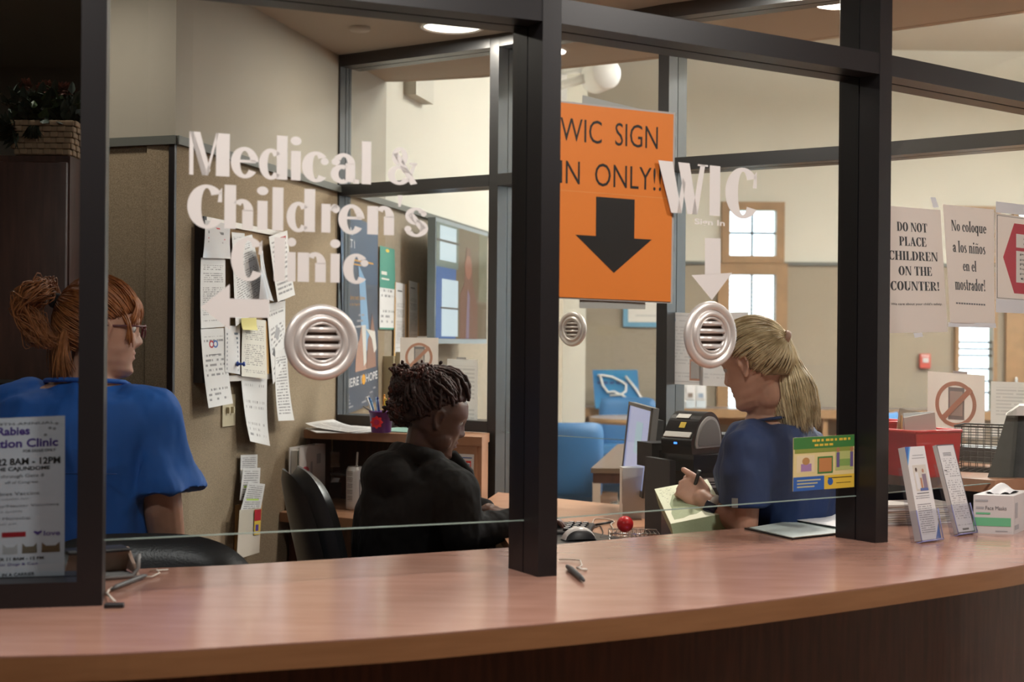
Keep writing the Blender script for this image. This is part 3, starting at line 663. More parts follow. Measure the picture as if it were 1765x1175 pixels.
# ================================================================== LETTERING ON THE GLASS
def ell(cx, cy, rx, ry, a, ): return (cx + rx * cos(a), cy + ry * sin(a))
def arcs(cx, cy, rx, ry, ix, iy, a0, a1, n=18, icx=None):
    "thick-thin bowl: strip between an outer and an inner ellipse (degrees)"
    icx = cx if icx is None else icx; out = []
    for i in range(n):
        p, q = radians(a0 + (a1 - a0) * i / n), radians(a0 + (a1 - a0) * (i + 1) / n)
        out.append([ell(icx, cy, ix, iy, p), ell(cx, cy, rx, ry, p), ell(cx, cy, rx, ry, q), ell(icx, cy, ix, iy, q)])
    return out
def rc(x0, y0, x1, y1): return [(x0, y0), (x1, y0), (x1, y1), (x0, y1)]
def dot(cx, cy, rx, ry, n=16): return [ell(cx, cy, rx, ry, 2 * pi * i / n) for i in range(n)]
X = .70   # x-height against cap height 1
GL = {
 'M': [rc(0, 0, .10, 1), rc(.66, 0, 1, 1), [(.10, 1), (0, 1), (.32, 0), (.46, 0)], [(.0, 1), (.26, 1), (.52, .12), (.44, 0), (.32, 0)], [(.46, 0), (.40, .0), (.66, 1), (.72, 1)]],
 'e': arcs(.5, X / 2, .5, X / 2 + .02, .17, X / 2 - .07, 30, 325, 26) + [rc(.33, X * .50, .9, X * .50 + .065)] + arcs(.5, X / 2, .5, X / 2 + .02, .2, X / 2 - .07, 5, 30, 4),
 'd': arcs(.42, X / 2, .42, X / 2 + .02, .12, X / 2 - .07, 40, 320, 24) + [rc(.62, 0, 1, 1.04)],
 'i': [rc(.04, 0, .96, X), dot(.5, .94, .52, .105)],
 'c': arcs(.52, X / 2, .52, X / 2 + .02, .12, X / 2 - .06, 42, 318, 24) + [dot(.84, X * .70, .15, .085)],
 'a': arcs(.40, .21, .40, .23, .12, .13, 60, 300, 16) + [rc(.52, .03, .86, .48)] + arcs(.46, .46, .40, .26, .13, .17, 0, 150, 14) + [dot(.18, .50, .15, .085), [(.8, .0), (1.0, .0), (1.0, .09), (.8, .12)]],
 'l': [rc(.03, 0, .97, 1.04)],
 '&': arcs(.40, .24, .38, .26, .14, .17, 20, 340, 20) + arcs(.42, .74, .26, .26, .08, .17, -60, 250, 18) + [[(.2, .80), (.36, .86), (1.0, .04), (.78, .0)], [(.72, .30), (.86, .56), (.96, .56), (.84, .24)], rc(.74, .53, 1.0, .60)],
 'C': arcs(.55, .5, .55, .52, .16, .44, 38, 322, 30) + [[(.86, .62), (.98, .62), (.98, .96), (.90, .88)]],
 'h': [rc(0, 0, .40, 1.04), rc(.62, 0, 1, .46)] + arcs(.62, .44, .38, .28, .06, .18, 0, 140, 12),
 'r': [rc(0, 0, .5, X), dot(.80, X * .84, .22, .10)] + arcs(.72, X * .62, .30, .27, .16, .18, 50, 150, 8),
 'n': [rc(0, 0, .40, X), rc(.62, 0, 1, .46)] + arcs(.62, .44, .38, .28, .06, .18, 0, 140, 12),
 "'": [[(.2, .72), (.6, .72), (1, 1.0), (0, 1.0)]],
 's': arcs(.50, .50, .44, .22, .14, .15, 30, 270, 18) + arcs(.50, .20, .48, .22, .18, .15, -150, 90, 18) + [[(.16, .52), (.34, .60), (.88, .22), (.70, .12)], dot(.17, .17, .14, .08), dot(.80, .57, .12, .07)],
 'W': [[(0, 1), (.30, 1), (.50, 0), (.28, 0)], [(.42, 1), (.66, 1), (.84, 0), (.62, 0)], [(.50, 0), (.40, 0), (.52, .7), (.58, .6)], [(.84, 0), (.72, 0), (.90, 1), (1, 1)], rc(.84, .965, 1.06, 1)],
 'I': [rc(0, 0, 1, 1)],
 'S': arcs(.50, .72, .46, .29, .18, .20, 30, 270, 16) + arcs(.50, .28, .48, .29, .18, .20, -150, 90, 16),
 'g': arcs(.5, X / 2, .5, X / 2 + .02, .17, X / 2 - .07, 0, 360, 22) + [rc(.62, -.25, 1, X)],
}
def letters(name, pl, items, base, cap, material, label, cat='lettering', off=.004):
    "items: (glyph, px left, px right); base and cap are heights in metres"
    b = MB()
    for g, x0, x1, ym in items:
        u0 = pl.uv(x0, ym)[0]; u1 = pl.uv(x1, ym)[0]
        b.polys(GL[g], lambda x, y, o: pl.at(u0 + (u1 - u0) * x, base + cap * y, off + o), material, .0005)
    return b, name, label, cat
p2 = G[1]; p3 = G[2]
hb = lambda pl, x, y: pl.uv(x, y)[1]
def line(pl, spec, base, cap, b, off=.004):
    for g, x0, x1, ym in spec:
        u0 = pl.uv(x0, ym)[0]; u1 = pl.uv(x1, ym)[0]
        b.polys(GL[g], lambda x, y, o: pl.at(u0 + (u1 - u0) * x, base + cap * y, off + o), M_vinyl, .0005)
t = thing('window_lettering', tuple(p2.hit(530, 400)), 'frosted lettering reading Medical & Children\'s Clinic on the left clear pane', 'lettering')
b = MB(); bs = hb(p2, 325, 301); cp = hb(p2, 360, 227.5) - hb(p2, 360, 301.5)
line(p2, [('M', 325.7, 395, 265), ('e', 397, 445, 275), ('d', 445.5, 494.5, 275), ('i', 500, 518, 275), ('c', 519.5, 566, 275), ('a', 569, 618, 280), ('l', 622, 639, 280)], bs, cp, b)
b.build('word', t)
b = MB(); line(p2, [('&', 666, 718, 290)], hb(p2, 690, 318), (hb(p2, 690, 254) - hb(p2, 690, 318)), b); b.build('word', t)
b = MB(); bs = hb(p2, 350, 392.5); cp = hb(p2, 350, 320) - hb(p2, 350, 393)
line(p2, [('C', 322, 383, 355), ('h', 386, 435.5, 355), ('i', 442, 461, 360), ('l', 468, 488, 360), ('d', 493, 542, 365), ('r', 553, 584, 370), ('e', 582, 627, 375), ('n', 632, 678, 375), ("'", 684, 693, 345), ('s', 694.6, 737.5, 380)], bs, cp, b); b.build('word', t)
b = MB(); bs = hb(p2, 420, 483); cp = hb(p2, 420, 411) - hb(p2, 420, 484)
line(p2, [('C', 397, 452, 448), ('l', 471, 491, 450), ('i', 494, 509, 450), ('n', 512, 560.5, 460), ('i', 568, 585, 460), ('c', 590, 634, 465)], bs, cp, b); b.build('word', t)
fpx = lambda pl, off=.004: (lambda x, y, o=0: pl.hit(x, y, off + o))
b = MB(); f = fpx(p2)
b.polys([[(346, 529), (396, 568), (396, 489.5)], [(396, 514.5), (396, 546.7), (464, 547.5), (464, 516)]], f, M_vinyl, .0005)
tag(b.build('direction_arrow'), 'frosted arrow pointing left beneath the clinic lettering', 'arrow sign')
t = thing('window_lettering', tuple(p3.hit(1220, 330)), 'tall frosted WIC lettering with small Sign In on the right clear pane', 'lettering')
b = MB(); bs = hb(p3, 1230, 372); cp = hb(p3, 1230, 286) - bs
line(p3, [('W', 1132, 1213, 330), ('I', 1221, 1239, 330), ('C', 1248, 1303, 332)], bs, cp, b); b.build('word', t)
b = MB(); u0 = p3.uv(1195, 385)[0]; u1 = p3.uv(1247, 385)[0]; z0 = hb(p3, 1220, 391); z1 = hb(p3, 1220, 378)
b.text('Sign In', lambda x, y, o: p3.at(x, y, .004 + o), (u0, z0, u1, z1), M_vinyl, bold=.02); b.build('word', t)
b = MB(); f = fpx(p3)
b.polys([[(1215, 410), (1215, 473), (1242, 472), (1242, 411)], [(1192, 474), (1227, 517), (1262, 470)]], f, M_vinyl, .0005)
tag(b.build('direction_arrow'), 'frosted arrow pointing down beneath the WIC lettering', 'arrow sign')

# ---- speak-through grilles
def grille(pl, px, py, rad, label, off=.006):
    c = pl.hit(px, py, off); t = thing('speak_through_grille', tuple(c), label, 'grille')
    R = Matrix((pl.u, Vector((0, 0, 1)), pl.n)).transposed()
    if R.determinant() < 0: R = Matrix((-pl.u, Vector((0, 0, 1)), pl.n)).transposed()
    k = rad / .075; S = lambda pr: [(r * k, z * k) for r, z in pr]
    b = MB(); b.lathe(S([(.075, -.004), (.0755, .001), (.073, .006), (.068, .0085), (.062, .0085), (.058, .006), (.056, .003), (.054, .005), (.052, .0085), (.049, .0105), (.045, .0105), (.042, .008), (.041, .003), (.041, -.003)]), c, M_alu, 56, R); b.build('rim', t)
    b = MB(); b.lathe(S([(.0415, -.002), (.0001, -.002)]), c, mat('grille_back', (.16, .085, .06), .5), 40, R); b.build('back_plate', t)
    b = MB(); b.lathe(S([(.041, .001), (.041, .006), (.0385, .008), (.036, .006), (.035, .001)]), c, M_alu, 48, R)
    b.build('inner_ring', t)
    for i, y in enumerate((-.0255, -.0085, .0085, .0255)):
        hw = sqrt(.037 ** 2 - y * y) * k; b = MB()
        b.tube([c + R @ Vector((-hw, y * k, .003)), c + R @ Vector((hw, y * k, .003))], .0056 * k, M_alu, 12); b.build('slat', t)
    return t
grille(p2, 554, 590, .0735, 'large round metal grille in the pane below the word Clinic')
grille(p3, 1224.5, 577, .0755, 'round metal grille beneath the down arrow of the WIC pane')
grille(GF[1], 986.5, 567, .066, 'small round metal grille in the far pane beside the central post')

# ---- orange sign
def m_orange(b, f):
    b.text('WIC  SIGN', f, (.06, .805, .865, .925), M_ink, bold=-.004)
    b.text('IN  ONLY!!', f, (.06, .585, .90, .705), M_ink, bold=-.004)
    b.polys([[(.352, .53), (.352, .325), (.674, .325), (.674, .53)], [(.185, .325), (.505, .138), (.825, .325)]], f, M_ink, .0004)
    b.rect(f, 0, .548, 1, .551, mat('orange_seam', (.90, .36, .12), .3))
c = [(951, 511), (1156, 520), (1161, 197), (953, 175)]
t = thing('orange_sign', tuple(p3.hit(1056, 350)), 'orange laminated sign reading WIC SIGN IN ONLY with black down arrow', 'sign')
b = MB(); f = quadmap([p3.hit(x, y, -.0042) for x, y in c], p3.n); b.grid(lambda u, v: f(u, v), 2, 2, M_orange, thick=.0006); m_orange(b, lambda x, y, o=0: f(x, y, o)); b.build('printed_sheet', t)
b = MB(); f2 = quadmap([p3.hit(x, y, -.0062) for x, y in [(949, 514), (1159, 523), (1164, 194), (951, 172)]], p3.n); b.grid(lambda u, v: f2(u, v), 1, 1, mat('laminate_edge', (.55, .50, .50), .25), thick=.0004); b.build('laminate_border', t)
sheet('backing_paper', 'grey sheet showing above and below behind the orange sign', 'paper', p3, [(998, 531), (1112, 533), (1105, 188), (1003, 164)], mat('grey_backing', (.42, .41, .40), .6), off=-.012, wav=.002)

# ---- yellow and green card on the WIC pane
def m_card(b, f):
    b.rect(f, 0, .78, 1, 1, M_green); b.rect(f, .02, .70, .98, .78, mat('olive', (.25, .30, .06), .5))
    b.rect(f, 0, 0, .50, .26, M_blueink); b.rect(f, .5, 0, 1, .26, M_yellow)
    b.rect(f, .05, .34, .34, .66, mat('c1', (.72, .62, .40), .5)); b.rect(f, .39, .30, .64, .62, M_green, .0005); b.rect(f, .41, .33, .62, .59, mat('c2', (.50, .22, .08), .5), .0006)
    b.rect(f, .68, .34, .98, .70, mat('c3', (.45, .50, .18), .5)); b.rect(f, .70, .42, .96, .55, mat('c4', (.22, .36, .10), .5), .0005)
    b.polys([dot(.20, .55, .06, .07)], f, mat('c5', (.45, .25, .10), .5), .0006); b.rect(f, .12, .36, .29, .50, mat('c6', (.36, .22, .42), .5), .0005)
    b.polys([dot(.60, .14, .045, .07)], f, M_blueink, .0006)
    for x in (.70, .93): b.rect(f, x, .40, x + .05, .68, mat('c7', (.14, .10, .25), .5), .0006); b.polys([dot(x + .025, .73, .03, .045)], f, mat('c8', (.40, .20, .10), .5), .0007)
    for i in range(3): b.rect(f, .06, .18 - i * .06, .44 - .05 * i, .205 - i * .06, mat('c9', (.5, .5, .3), .5), .0005)
    for k in range(9): b.rect(f, .30 + .074 * k, .905, .36 + .074 * k - .012 * (k % 3), .95, M_yellow, .0006)
    for k in range(4): b.rect(f, .34 + .08 * k, .82, .40 + .08 * k, .86, M_yellow, .0006)
    b.rect(f, .56, .20, .96, .215, M_ink, .0005); b.rect(f, .70, .10, .94, .11, M_ink, .0005)
t = sheet('picture_card', 'yellow, green and blue illustrated card taped low on the WIC pane', 'card', p3, [(1367, 847), (1472, 839), (1472.5, 748.5), (1368, 754.5)], mat('card_base', (.70, .60, .30), .5), off=.004, marks=m_card, thick=.002)

# ---- poster in the left pane
def m_rabies(b, f):
    T = lambda s, x0, x1, y0, y1, m, bold=.0: b.text(s, f, (x0, y0, x1, y1), m, bold=bold)
    T('THE 14TH ANNUAL', .40, .93, .955, .970, M_inkg); T('Rabies', .55, .765, .895, .945, M_purpink, .03); T('Vaccination Clinic', .28, .955, .82, .872, M_purpink, .03)
    T('FOR DOGS ONLY', .72, .94, .79, .806, M_ink, .02); T('OCTOBER 22 8AM - 12PM', .22, .97, .715, .757, M_ink, .03); T('THE CAJUNDOME', .52, .90, .675, .705, M_ink, .03)
    T('Enter through Gate 8', .46, .86, .635, .66, M_inkg); T('off of Congress', .60, .82, .60, .62, M_inkg)
    T('Free Rabies Vaccine', .40, .83, .535, .555, M_inkg); T('while supplies last', .48, .76, .505, .52, M_inkl)
    T('$25 Spay/Neuter Vouchers', .42, .96, .46, .48, M_inkg); T('Must qualify', .50, .72, .43, .445, M_inkl)
    T('$20 Microchip', .50, .77, .385, .405, M_inkg); T('per pet', .56, .68, .355, .37, M_inkl)
    b.rect(f, .58, .285, .74, .315, M_redink); T('love', .86, .97, .285, .315, M_purpink, .02)
    b.polys([[(.82, .29), (.85, .31), (.845, .318), (.82, .31), (.80, .318), (.79, .31)]], f, M_purpink)
    T('NOVEMBER 11 8AM - 12 PM', .40, .86, .145, .163, M_ink, .02); T('for Dogs & Cats', .56, .82, .11, .13, M_purpink); T('OR IN A CARRIER', .52, .80, .05, .07, M_ink, .02)
    for i, (x, m) in enumerate(((.40, M_grey), (.585, M_lgrey), (.715, mat('fur1', (.20, .16, .11), .8)), (.845, mat('fur2', (.20, .12, .06), .8)))):
        w = .10 if i < 3 else .125; b.polys([[(x, .185), (x + w, .185), (x + w * .98, .245), (x + w * .75, .225), (x + w * .25, .225), (x + w * .02, .245)]], f, m)
    for x, y in ((.90, .93), (.945, .955), (.93, .925), (.87, .89)): b.polys([dot(x, y, .012, .008)], f, M_inkl)
sheet('event_poster', 'white poster with purple heading Rabies Vaccination Clinic in the left window', 'poster', G[0], [(-150, 1016), (111, 1003), (112, 716), (-150, 727)], mat('poster_paper', (.78, .80, .88), .5), off=-.012, marks=m_rabies, nu=4, nv=6)

# ---- taped signs on the right-hand pane
p4 = G[3]
def serif(b, s, f, box, m, bold=.035): serif_line(b, s, f, box, m)
def m_dont(b, f):
    for s, x0, x1, y in (('DO NOT', .20, .74, .88), ('PLACE', .23, .71, .765), ('CHILDREN', .04, .90, .65), ('ON THE', .20, .78, .53), ('COUNTER!', .06, .90, .41)): serif(b, s, f, (x0, y - .072, x1, y), M_ink, .05)
    b.text("We care about your child's safety.", f, (.06, .215, .93, .24), M_ink, bold=.01)
sheet('taped_sign', 'white sign with black lettering DO NOT PLACE CHILDREN ON THE COUNTER', 'sign', p4, [(1529, 574), (1633, 572), (1621, 362), (1523, 354)], mat('signpaper', (.60, .54, .52), .5), off=.005, marks=m_dont, wav=.003)
def m_nocol(b, f):
    for s, x0, x1, y0, y1 in (('No coloque', .14, .84, .785, .875), ('a los niños', .14, .82, .605, .70), ('en el', .33, .62, .45, .54), ('mostrador!', .14, .80, .285, .385)): serif(b, s, f, (x0, y0, x1, y1), M_ink, .03)
    for k in range(12): b.rect(f, .14 + .055 * k, .163, .18 + .055 * k, .177, M_inkg)
sheet('taped_sign', 'white Spanish sign with lettering No coloque a los niños en el mostrador', 'sign', p4, [(1636, 556), (1715, 560), (1712, 361), (1624, 352)], mat('signpaper', (.60, .54, .52), .5), off=.009, marks=m_nocol, wav=.004, ph=1)
def m_stop(b, f):
    b.polys([[(.08, .50), (.20, .09), (.20, .91)], [(.20, .09), (1, .09), (1, .91), (.20, .91)]], f, M_redink)
    b.rect(f, .22, .63, .95, .79, M_offw, .0006); b.rect(f, .22, .22, .95, .59, M_offw, .0006)
    b.text('STOP', f, (.30, .66, .80, .76), M_ink, bold=.0, t=.0009)
    for i, s in enumerate(('Please place your', 'packages on this side.', 'Please never leave or', 'hand the packages to', 'personnel that have', 'tried this.')): b.text(s, f, (.26, .53 - i * .055, .85, .56 - i * .055), M_ink, bold=.01, t=.0009)
    for r in ((.015, .02, .985, .025), (.015, .975, .985, .98), (.015, .02, .02, .98)): b.rect(f, *r, M_ink)
sheet('taped_sign', 'white sign with a large red arrow shape and the word STOP at right edge', 'sign', p4, [(1716, 516), (1868, 528), (1868, 388), (1716, 367)], mat('signpaper', (.60, .54, .52), .5), off=.006, marks=m_stop)
# clear tape and laminate edges
def tape(c, pl=p4, off=.011, m=M_film, label='strip of clear tape'):
    return [pl.hit(x, y, off) for x, y in c]
b = MB()
for c in ([(1527, 578), (1634, 577), (1633, 568), (1527, 569)],): pass
for i, (c, lab) in enumerate((([(1603, 340), (1612, 340), (1618, 357), (1608, 358)], 'short strip of tape standing above the English sign'),
        ([(1574, 574), (1589, 573), (1591, 580), (1576, 582)], 'small strip of tape under the English sign'),
        ([(1634, 563), (1717, 565), (1716, 557), (1634, 555)], 'clear plastic strip along the foot of the Spanish sign'),
        ([(1716, 538), (1850, 544), (1850, 520), (1716, 515)], 'clear plastic strip under the red arrow sign'),
        ([(1716, 366), (1800, 374), (1800, 357), (1716, 347)], 'clear plastic strip above the red arrow sign'))):
    b = MB(); f = quadmap([p4.hit(x, y, .0115) for x, y in c], p4.n, wav=.001); b.grid(lambda u, v: f(u, v), 4, 2, mat('milky_tape', (.62, .64, .68), .2), thick=.0003)
    tag(b.build('tape_strip'), lab, 'tape')

# ================================================================== THINGS ON THE COUNTER
def cpt(x, y, h=H_CTR): return PH(x, y, h)
# black folded holder
c = cpt(204, 1000); t = thing('folding_holder', tuple(c), 'small black and grey folding holder with brown inner flap beside left post', 'holder')
a0 = PH(128, 1005, H_CTR); a1 = PH(236, 996, H_CTR); u = (a1 - a0).normalized(); v = Vector((-u.y, u.x, 0)); L0 = (a1 - a0).length
def q3(s, d, h): return a0 + u * s * L0 + v * d + Vector((0, 0, h))
b = MB(); b.hexa([q3(0, 0, 0), q3(1, 0, 0), q3(1, .09, 0), q3(0, .09, 0), q3(0, 0, .006), q3(1, 0, .006), q3(1, .09, .006), q3(0, .09, .006)], M_grey)
b.tube([q3(0, 0, .006), q3(.93, 0, .006), q3(1.02, 0, .02), q3(1.03, 0, .048)], .004, M_grey, 8); b.build('base', t)
b = MB(); b.hexa([q3(1, 0, .005), q3(1.05, 0, .006), q3(1.12, .09, .006), q3(1.07, .09, .006), q3(.94, .05, .055), q3(.99, .045, .055), q3(1.10, .10, .05), q3(1.05, .10, .05)], mat('pinkish_flap', (.42, .30, .24), .5)); b.build('side_flap', t)
b = MB(); b.hexa([q3(0, .07, .004), q3(1, .07, .004), q3(1, .075, .004), q3(0, .075, .004), q3(0, .035, .05), q3(.97, .035, .05), q3(.97, .04, .05), q3(0, .04, .05)], mat('brown_flap', (.24, .16, .11), .5)); b.build('inner_flap', t)
b = MB(); b.rbox(q3(.46, .055, .054), (L0 * 1.0, .06, .007), M_black, .003, math.atan2(u.y, u.x)); b.build('cover', t)
# tethered pens
t = thing('tethered_pen', tuple(cpt(200, 1047)), 'dark counter pen on a white coiled cord near the left post', 'pen')
b = MB(); b.rbox(cpt(197, 1047) + Vector((0, 0, .004)), (.034, .016, .008), M_black, .002, .1); b.build('pen_base', t)
b = MB(); b.tube([cpt(198, 1044) + Vector((0, 0, .008)), cpt(190, 1040) + Vector((0, 0, .012)), cpt(184, 1030) + Vector((0, 0, .008)), cpt(187, 1022) + Vector((0, 0, .005)), cpt(194, 1018) + Vector((0, 0, .006))], .0022, M_string, 8)
b.build('cord', t); b = MB(); b.tube([cpt(248, 998) + Vector((0, 0, .005)), cpt(262, 997) + Vector((0, 0, .004)), cpt(275, 992) + Vector((0, 0, .006)), cpt(270, 988) + Vector((0, 0, .008)), cpt(258, 986) + Vector((0, 0, .003)), cpt(290, 984) + Vector((0, 0, .003))], .0016, M_string, 6); b.build('cord', t)
b = MB(); b.tube([cpt(192, 1021) + Vector((0, 0, .006)), cpt(200, 1017) + Vector((0, 0, .007)), cpt(246, 999) + Vector((0, 0, .007)), cpt(252, 997) + Vector((0, 0, .006))], [.002, .0042, .0048, .003], M_dgrey, 10); b.build('barrel', t)
t = thing('tethered_pen', tuple(cpt(990, 990)), 'dark counter pen on a thin cord just right of the central post', 'pen')
b = MB(); b.tube([cpt(978, 981) + Vector((0, 0, .006)), cpt(984, 986) + Vector((0, 0, .007)), cpt(1001, 1001) + Vector((0, 0, .007)), cpt(1006, 1005) + Vector((0, 0, .006))], [.0045, .006, .0055, .003], M_dgrey, 10); b.build('barrel', t)
b = MB(); b.tube([cpt(963, 967) + Vector((0, 0, .004)), cpt(985, 967) + Vector((0, 0, .004)), cpt(1000, 970) + Vector((0, 0, .006)), cpt(1003, 977) + Vector((0, 0, .004)), cpt(995, 983) + Vector((0, 0, .004))], .0016, M_string, 6); b.build('cord', t); b = MB()
b.tube([cpt(995, 983) + Vector((0, 0, .006)), cpt(1003, 986) + Vector((0, 0, .006)), cpt(1011, 984) + Vector((0, 0, .003))], .003, M_string, 6); b.build('cord', t)
# clipboard with papers behind the WIC pane
def flat(pts, h, th, m, b): b.prism([tuple(PH(x, y, h).xy) for x, y in pts], h, h + th, m)
t = thing('clipboard', tuple(PH(1370, 912, H_CTR)), 'black clipboard with pale green form lying on the counter beside the right post', 'clipboard')
b = MB(); flat([(1283, 912), (1366, 930), (1470, 919), (1440, 900), (1390, 898)], H_CTR, .004, M_black, b); b.build('board', t)
b = MB(); flat([(1292, 910), (1366, 927), (1470, 916), (1435, 897), (1372, 897)], H_CTR + .0045, .002, mat('pale_green_form', (.60, .68, .66), .5), b); b.build('form_sheet', t)
b = MB(); flat([(1372, 896), (1440, 908), (1480, 903), (1478, 888), (1422, 886)], H_CTR + .012, .0015, M_white, b)
tag(b.build('loose_papers'), 'loose white printed papers on top of the clipboard by the right post', 'paper')

# brochure holders
U4, N4 = p4.u, p4.n
def holder(px, py, w, h, lean, label, face, card_m, thick, cardlabel, cardname):
    o = PH(px, py, H_CTR); t = thing('brochure_holder', tuple(o), label, 'brochure holder')
    up = (Vector((0, 0, 1)) * cos(lean) - N4 * sin(lean)); nn = (N4 * cos(lean) + Vector((0, 0, 1)) * sin(lean))
    def p(s, d, z): return o + U4 * s + nn * d + up * z
    def slab(b, s0, s1, d0, d1, z0, z1, m): b.hexa([p(s0, d0, z0), p(s1, d0, z0), p(s1, d1, z0), p(s0, d1, z0), p(s0, d0, z1), p(s1, d0, z1), p(s1, d1, z1), p(s0, d1, z1)], m)
    W = w / 2 + .004; D = thick + .006
    b = MB(); slab(b, -W, W, -D - .002, -D, .004, h * .8, M_clear); b.build('back_panel', t)
    b = MB(); slab(b, -W, W, .003, .005, .004, h * .34, M_clear); b.build('front_lip', t)
    b = MB(); slab(b, -W - .002, -W, -D - .002, .005, .004, h * .34, M_clear); slab(b, W, W + .002, -D - .002, .005, .004, h * .34, M_clear)
    b.build('side_panel', t)
    b = MB(); e = mat('acrylic_edge', (.25, .27, .55), .2)
    b.tube([p(-W, .004, .004), p(W, .004, .004)], .0018, e, 6); b.tube([p(-W, .004, .004), p(-W, .004, h * .34)], .0012, e, 6); b.tube([p(W, .004, .004), p(W, .004, h * .34)], .0012, e, 6)
    b.tube([p(-W, -D, .002) - Vector((0, 0, 0)), p(-W, .004, .003)], .0012, e, 6); b.build('edge', t)
    k = MB(); slab(k, -w / 2, w / 2, -thick, 0, .007, h, mat('paper_edges', (.62, .60, .58), .7))
    f = lambda x, y, off=0: p(-w / 2 + w * x, .0006 + off, .007 + (h - .007) * y)
    k.grid(lambda a_, c_: f(a_, c_), 1, 1, card_m); face(k, f)
    tag(k.build(cardname), cardlabel, 'brochure')
def face1(b, f):
    b.polys([[(0, 1), (0, .84), (.20, 1)]], f, M_blueink); b.polys([[(.74, 0), (1, 0), (1, .17)]], f, M_blueink); b.polys([[(0, .84), (.0, .80), (.27, 1), (.20, 1)]], f, mat('lightblue', (.12, .38, .75), .5))
    b.rect(f, .20, .52, .88, .80, mat('ph_bg', (.62, .58, .52), .5)); b.rect(f, .26, .54, .42, .72, M_white, .0006); b.polys([dot(.35, .75, .05, .022)], f, mat('ph_hair', (.08, .04, .03), .6), .0007)
    b.rect(f, .60, .54, .80, .70, mat('ph_shirt', (.25, .18, .24), .5), .0006); b.polys([dot(.68, .735, .05, .022)], f, mat('ph_skin', (.45, .24, .16), .6), .0007); b.rect(f, .48, .54, .56, .66, mat('ph_child', (.45, .20, .10), .5), .0006)
    b.rect(f, .40, .52, .80, .55, mat('ph_blue', (.10, .14, .35), .5), .0008)
    b.rect(f, .2, .49, .8, .50, M_inkg)
    for y, x0, x1 in ((.90, .30, .85), (.87, .25, .9)): b.rect(f, x0, y, x1, y + .008, M_inkl)
c1 = print_mat('print_brochure', lines=44, words=16, amount=.6, top=.47, bottom=.06, left=.1, right=.8, seed=31)
holder(1606, 934, .078, .235, radians(13), 'clear acrylic brochure holder nearest the right post', face1, c1, .02, 'white brochures with blue corners and a family photo in the left holder', 'brochure_stack')
def face2(b, f):
    g = mat('card_rim', (.10, .10, .12), .5)
    for r in ((0, 0, 1, .012), (0, .988, 1, 1), (0, 0, .03, 1), (.97, 0, 1, 1)): b.rect(f, *r, g)
    for y in (.90, .885, .87): b.rect(f, .25, y, .72, y + .006, M_inkg)
    b.rect(f, .32, .03, .68, .05, M_inkg); b.rect(f, .1, .70, .25, .71, M_ink)
c2 = print_mat('print_card', ink=(.25, .25, .27), lines=40, words=12, amount=.5, top=.84, bottom=.08, left=.1, right=.92, seed=37)
holder(1667, 922, .072, .235, radians(17), 'clear acrylic holder between the brochures and the mask box', face2, c2, .012, 'narrow white printed cards with dark border in the right holder', 'rack_card_stack')
# mask box
o = PH(1747, 921, H_CTR); t = thing('mask_box', tuple(o), 'white cardboard box of procedure masks with green band at the right edge', 'box')
ul = Vector((-.85, .18, 0)).normalized(); ur = Vector((.55, .84, 0)).normalized(); hB = .098; wl, wr = .098, .17
def pb(s, r, z): return o + ul * s + ur * r + Vector((0, 0, z))
b = MB(); cb_ = mat('box_card', (.58, .56, .56), .6)
b.hexa([pb(0, 0, 0), pb(0, wr, 0), pb(wl, wr, 0), pb(wl, 0, 0), pb(0, 0, hB), pb(0, wr, hB), pb(wl, wr, hB), pb(wl, 0, hB)], cb_)
f = lambda x, y, off=0: pb(wl * (1 - x), 0, hB * y) + Vector((ul.y, -ul.x, 0)) * (-1 if Vector((ul.y, -ul.x, 0)).y > 0 else 1) * (.0005 + off)
gm = mat('mint_band', (.14, .46, .25), .5)
b.rect(f, .0, .20, .93, .42, gm); b.text('Face Masks', f, (.30, .62, .82, .72), M_inkg); b.rect(f, .06, .50, .42, .55, gm); b.rect(f, .04, .83, .36, .88, M_inkl); b.rect(f, .06, .64, .26, .70, M_inkl)
b.rect(f, .55, .06, .85, .09, M_inkl)
nr = Vector((ur.y, -ur.x, 0)); f = lambda x, y, off=0: pb(0, wr * x, hB * y) + nr * (.0005 + off)
b.rect(f, .08, .40, .22, .80, M_inkl); b.rect(f, .06, .10, .30, .22, M_inkl); b.build('carton', t)
b = MB(); b.polys([dot(.5, .5, .36, .30, 24)], lambda x, y, off=0: pb(wl * x, wr * y, hB + .0005 + off), mat('opening', (.08, .07, .07), .8)); b.build('opening', t)
b = MB(); b.grid(lambda x, y: pb(wl * (.18 + .62 * x), wr * (.2 + .6 * y), hB + .002 + .02 * sin(pi * x) * sin(pi * y) + .004 * sin(9 * x + 4 * y)), 10, 10, M_white, thick=.0005); b.build('top_mask', t)
# envelopes stacked behind the right post
o = PH(1556, 903, H_CTR); b = MB()
for i in range(9): b.box((o.x + .03 + random.uniform(-.003, .003), o.y + .05, H_CTR + .003 + i * .006), (.22, .10, .005), M_offw if i % 3 else M_white, .30 + random.uniform(-.03, .03))
tag(b.build('envelope_stack'), 'stack of white envelopes on the counter just right of the right post', 'envelopes')
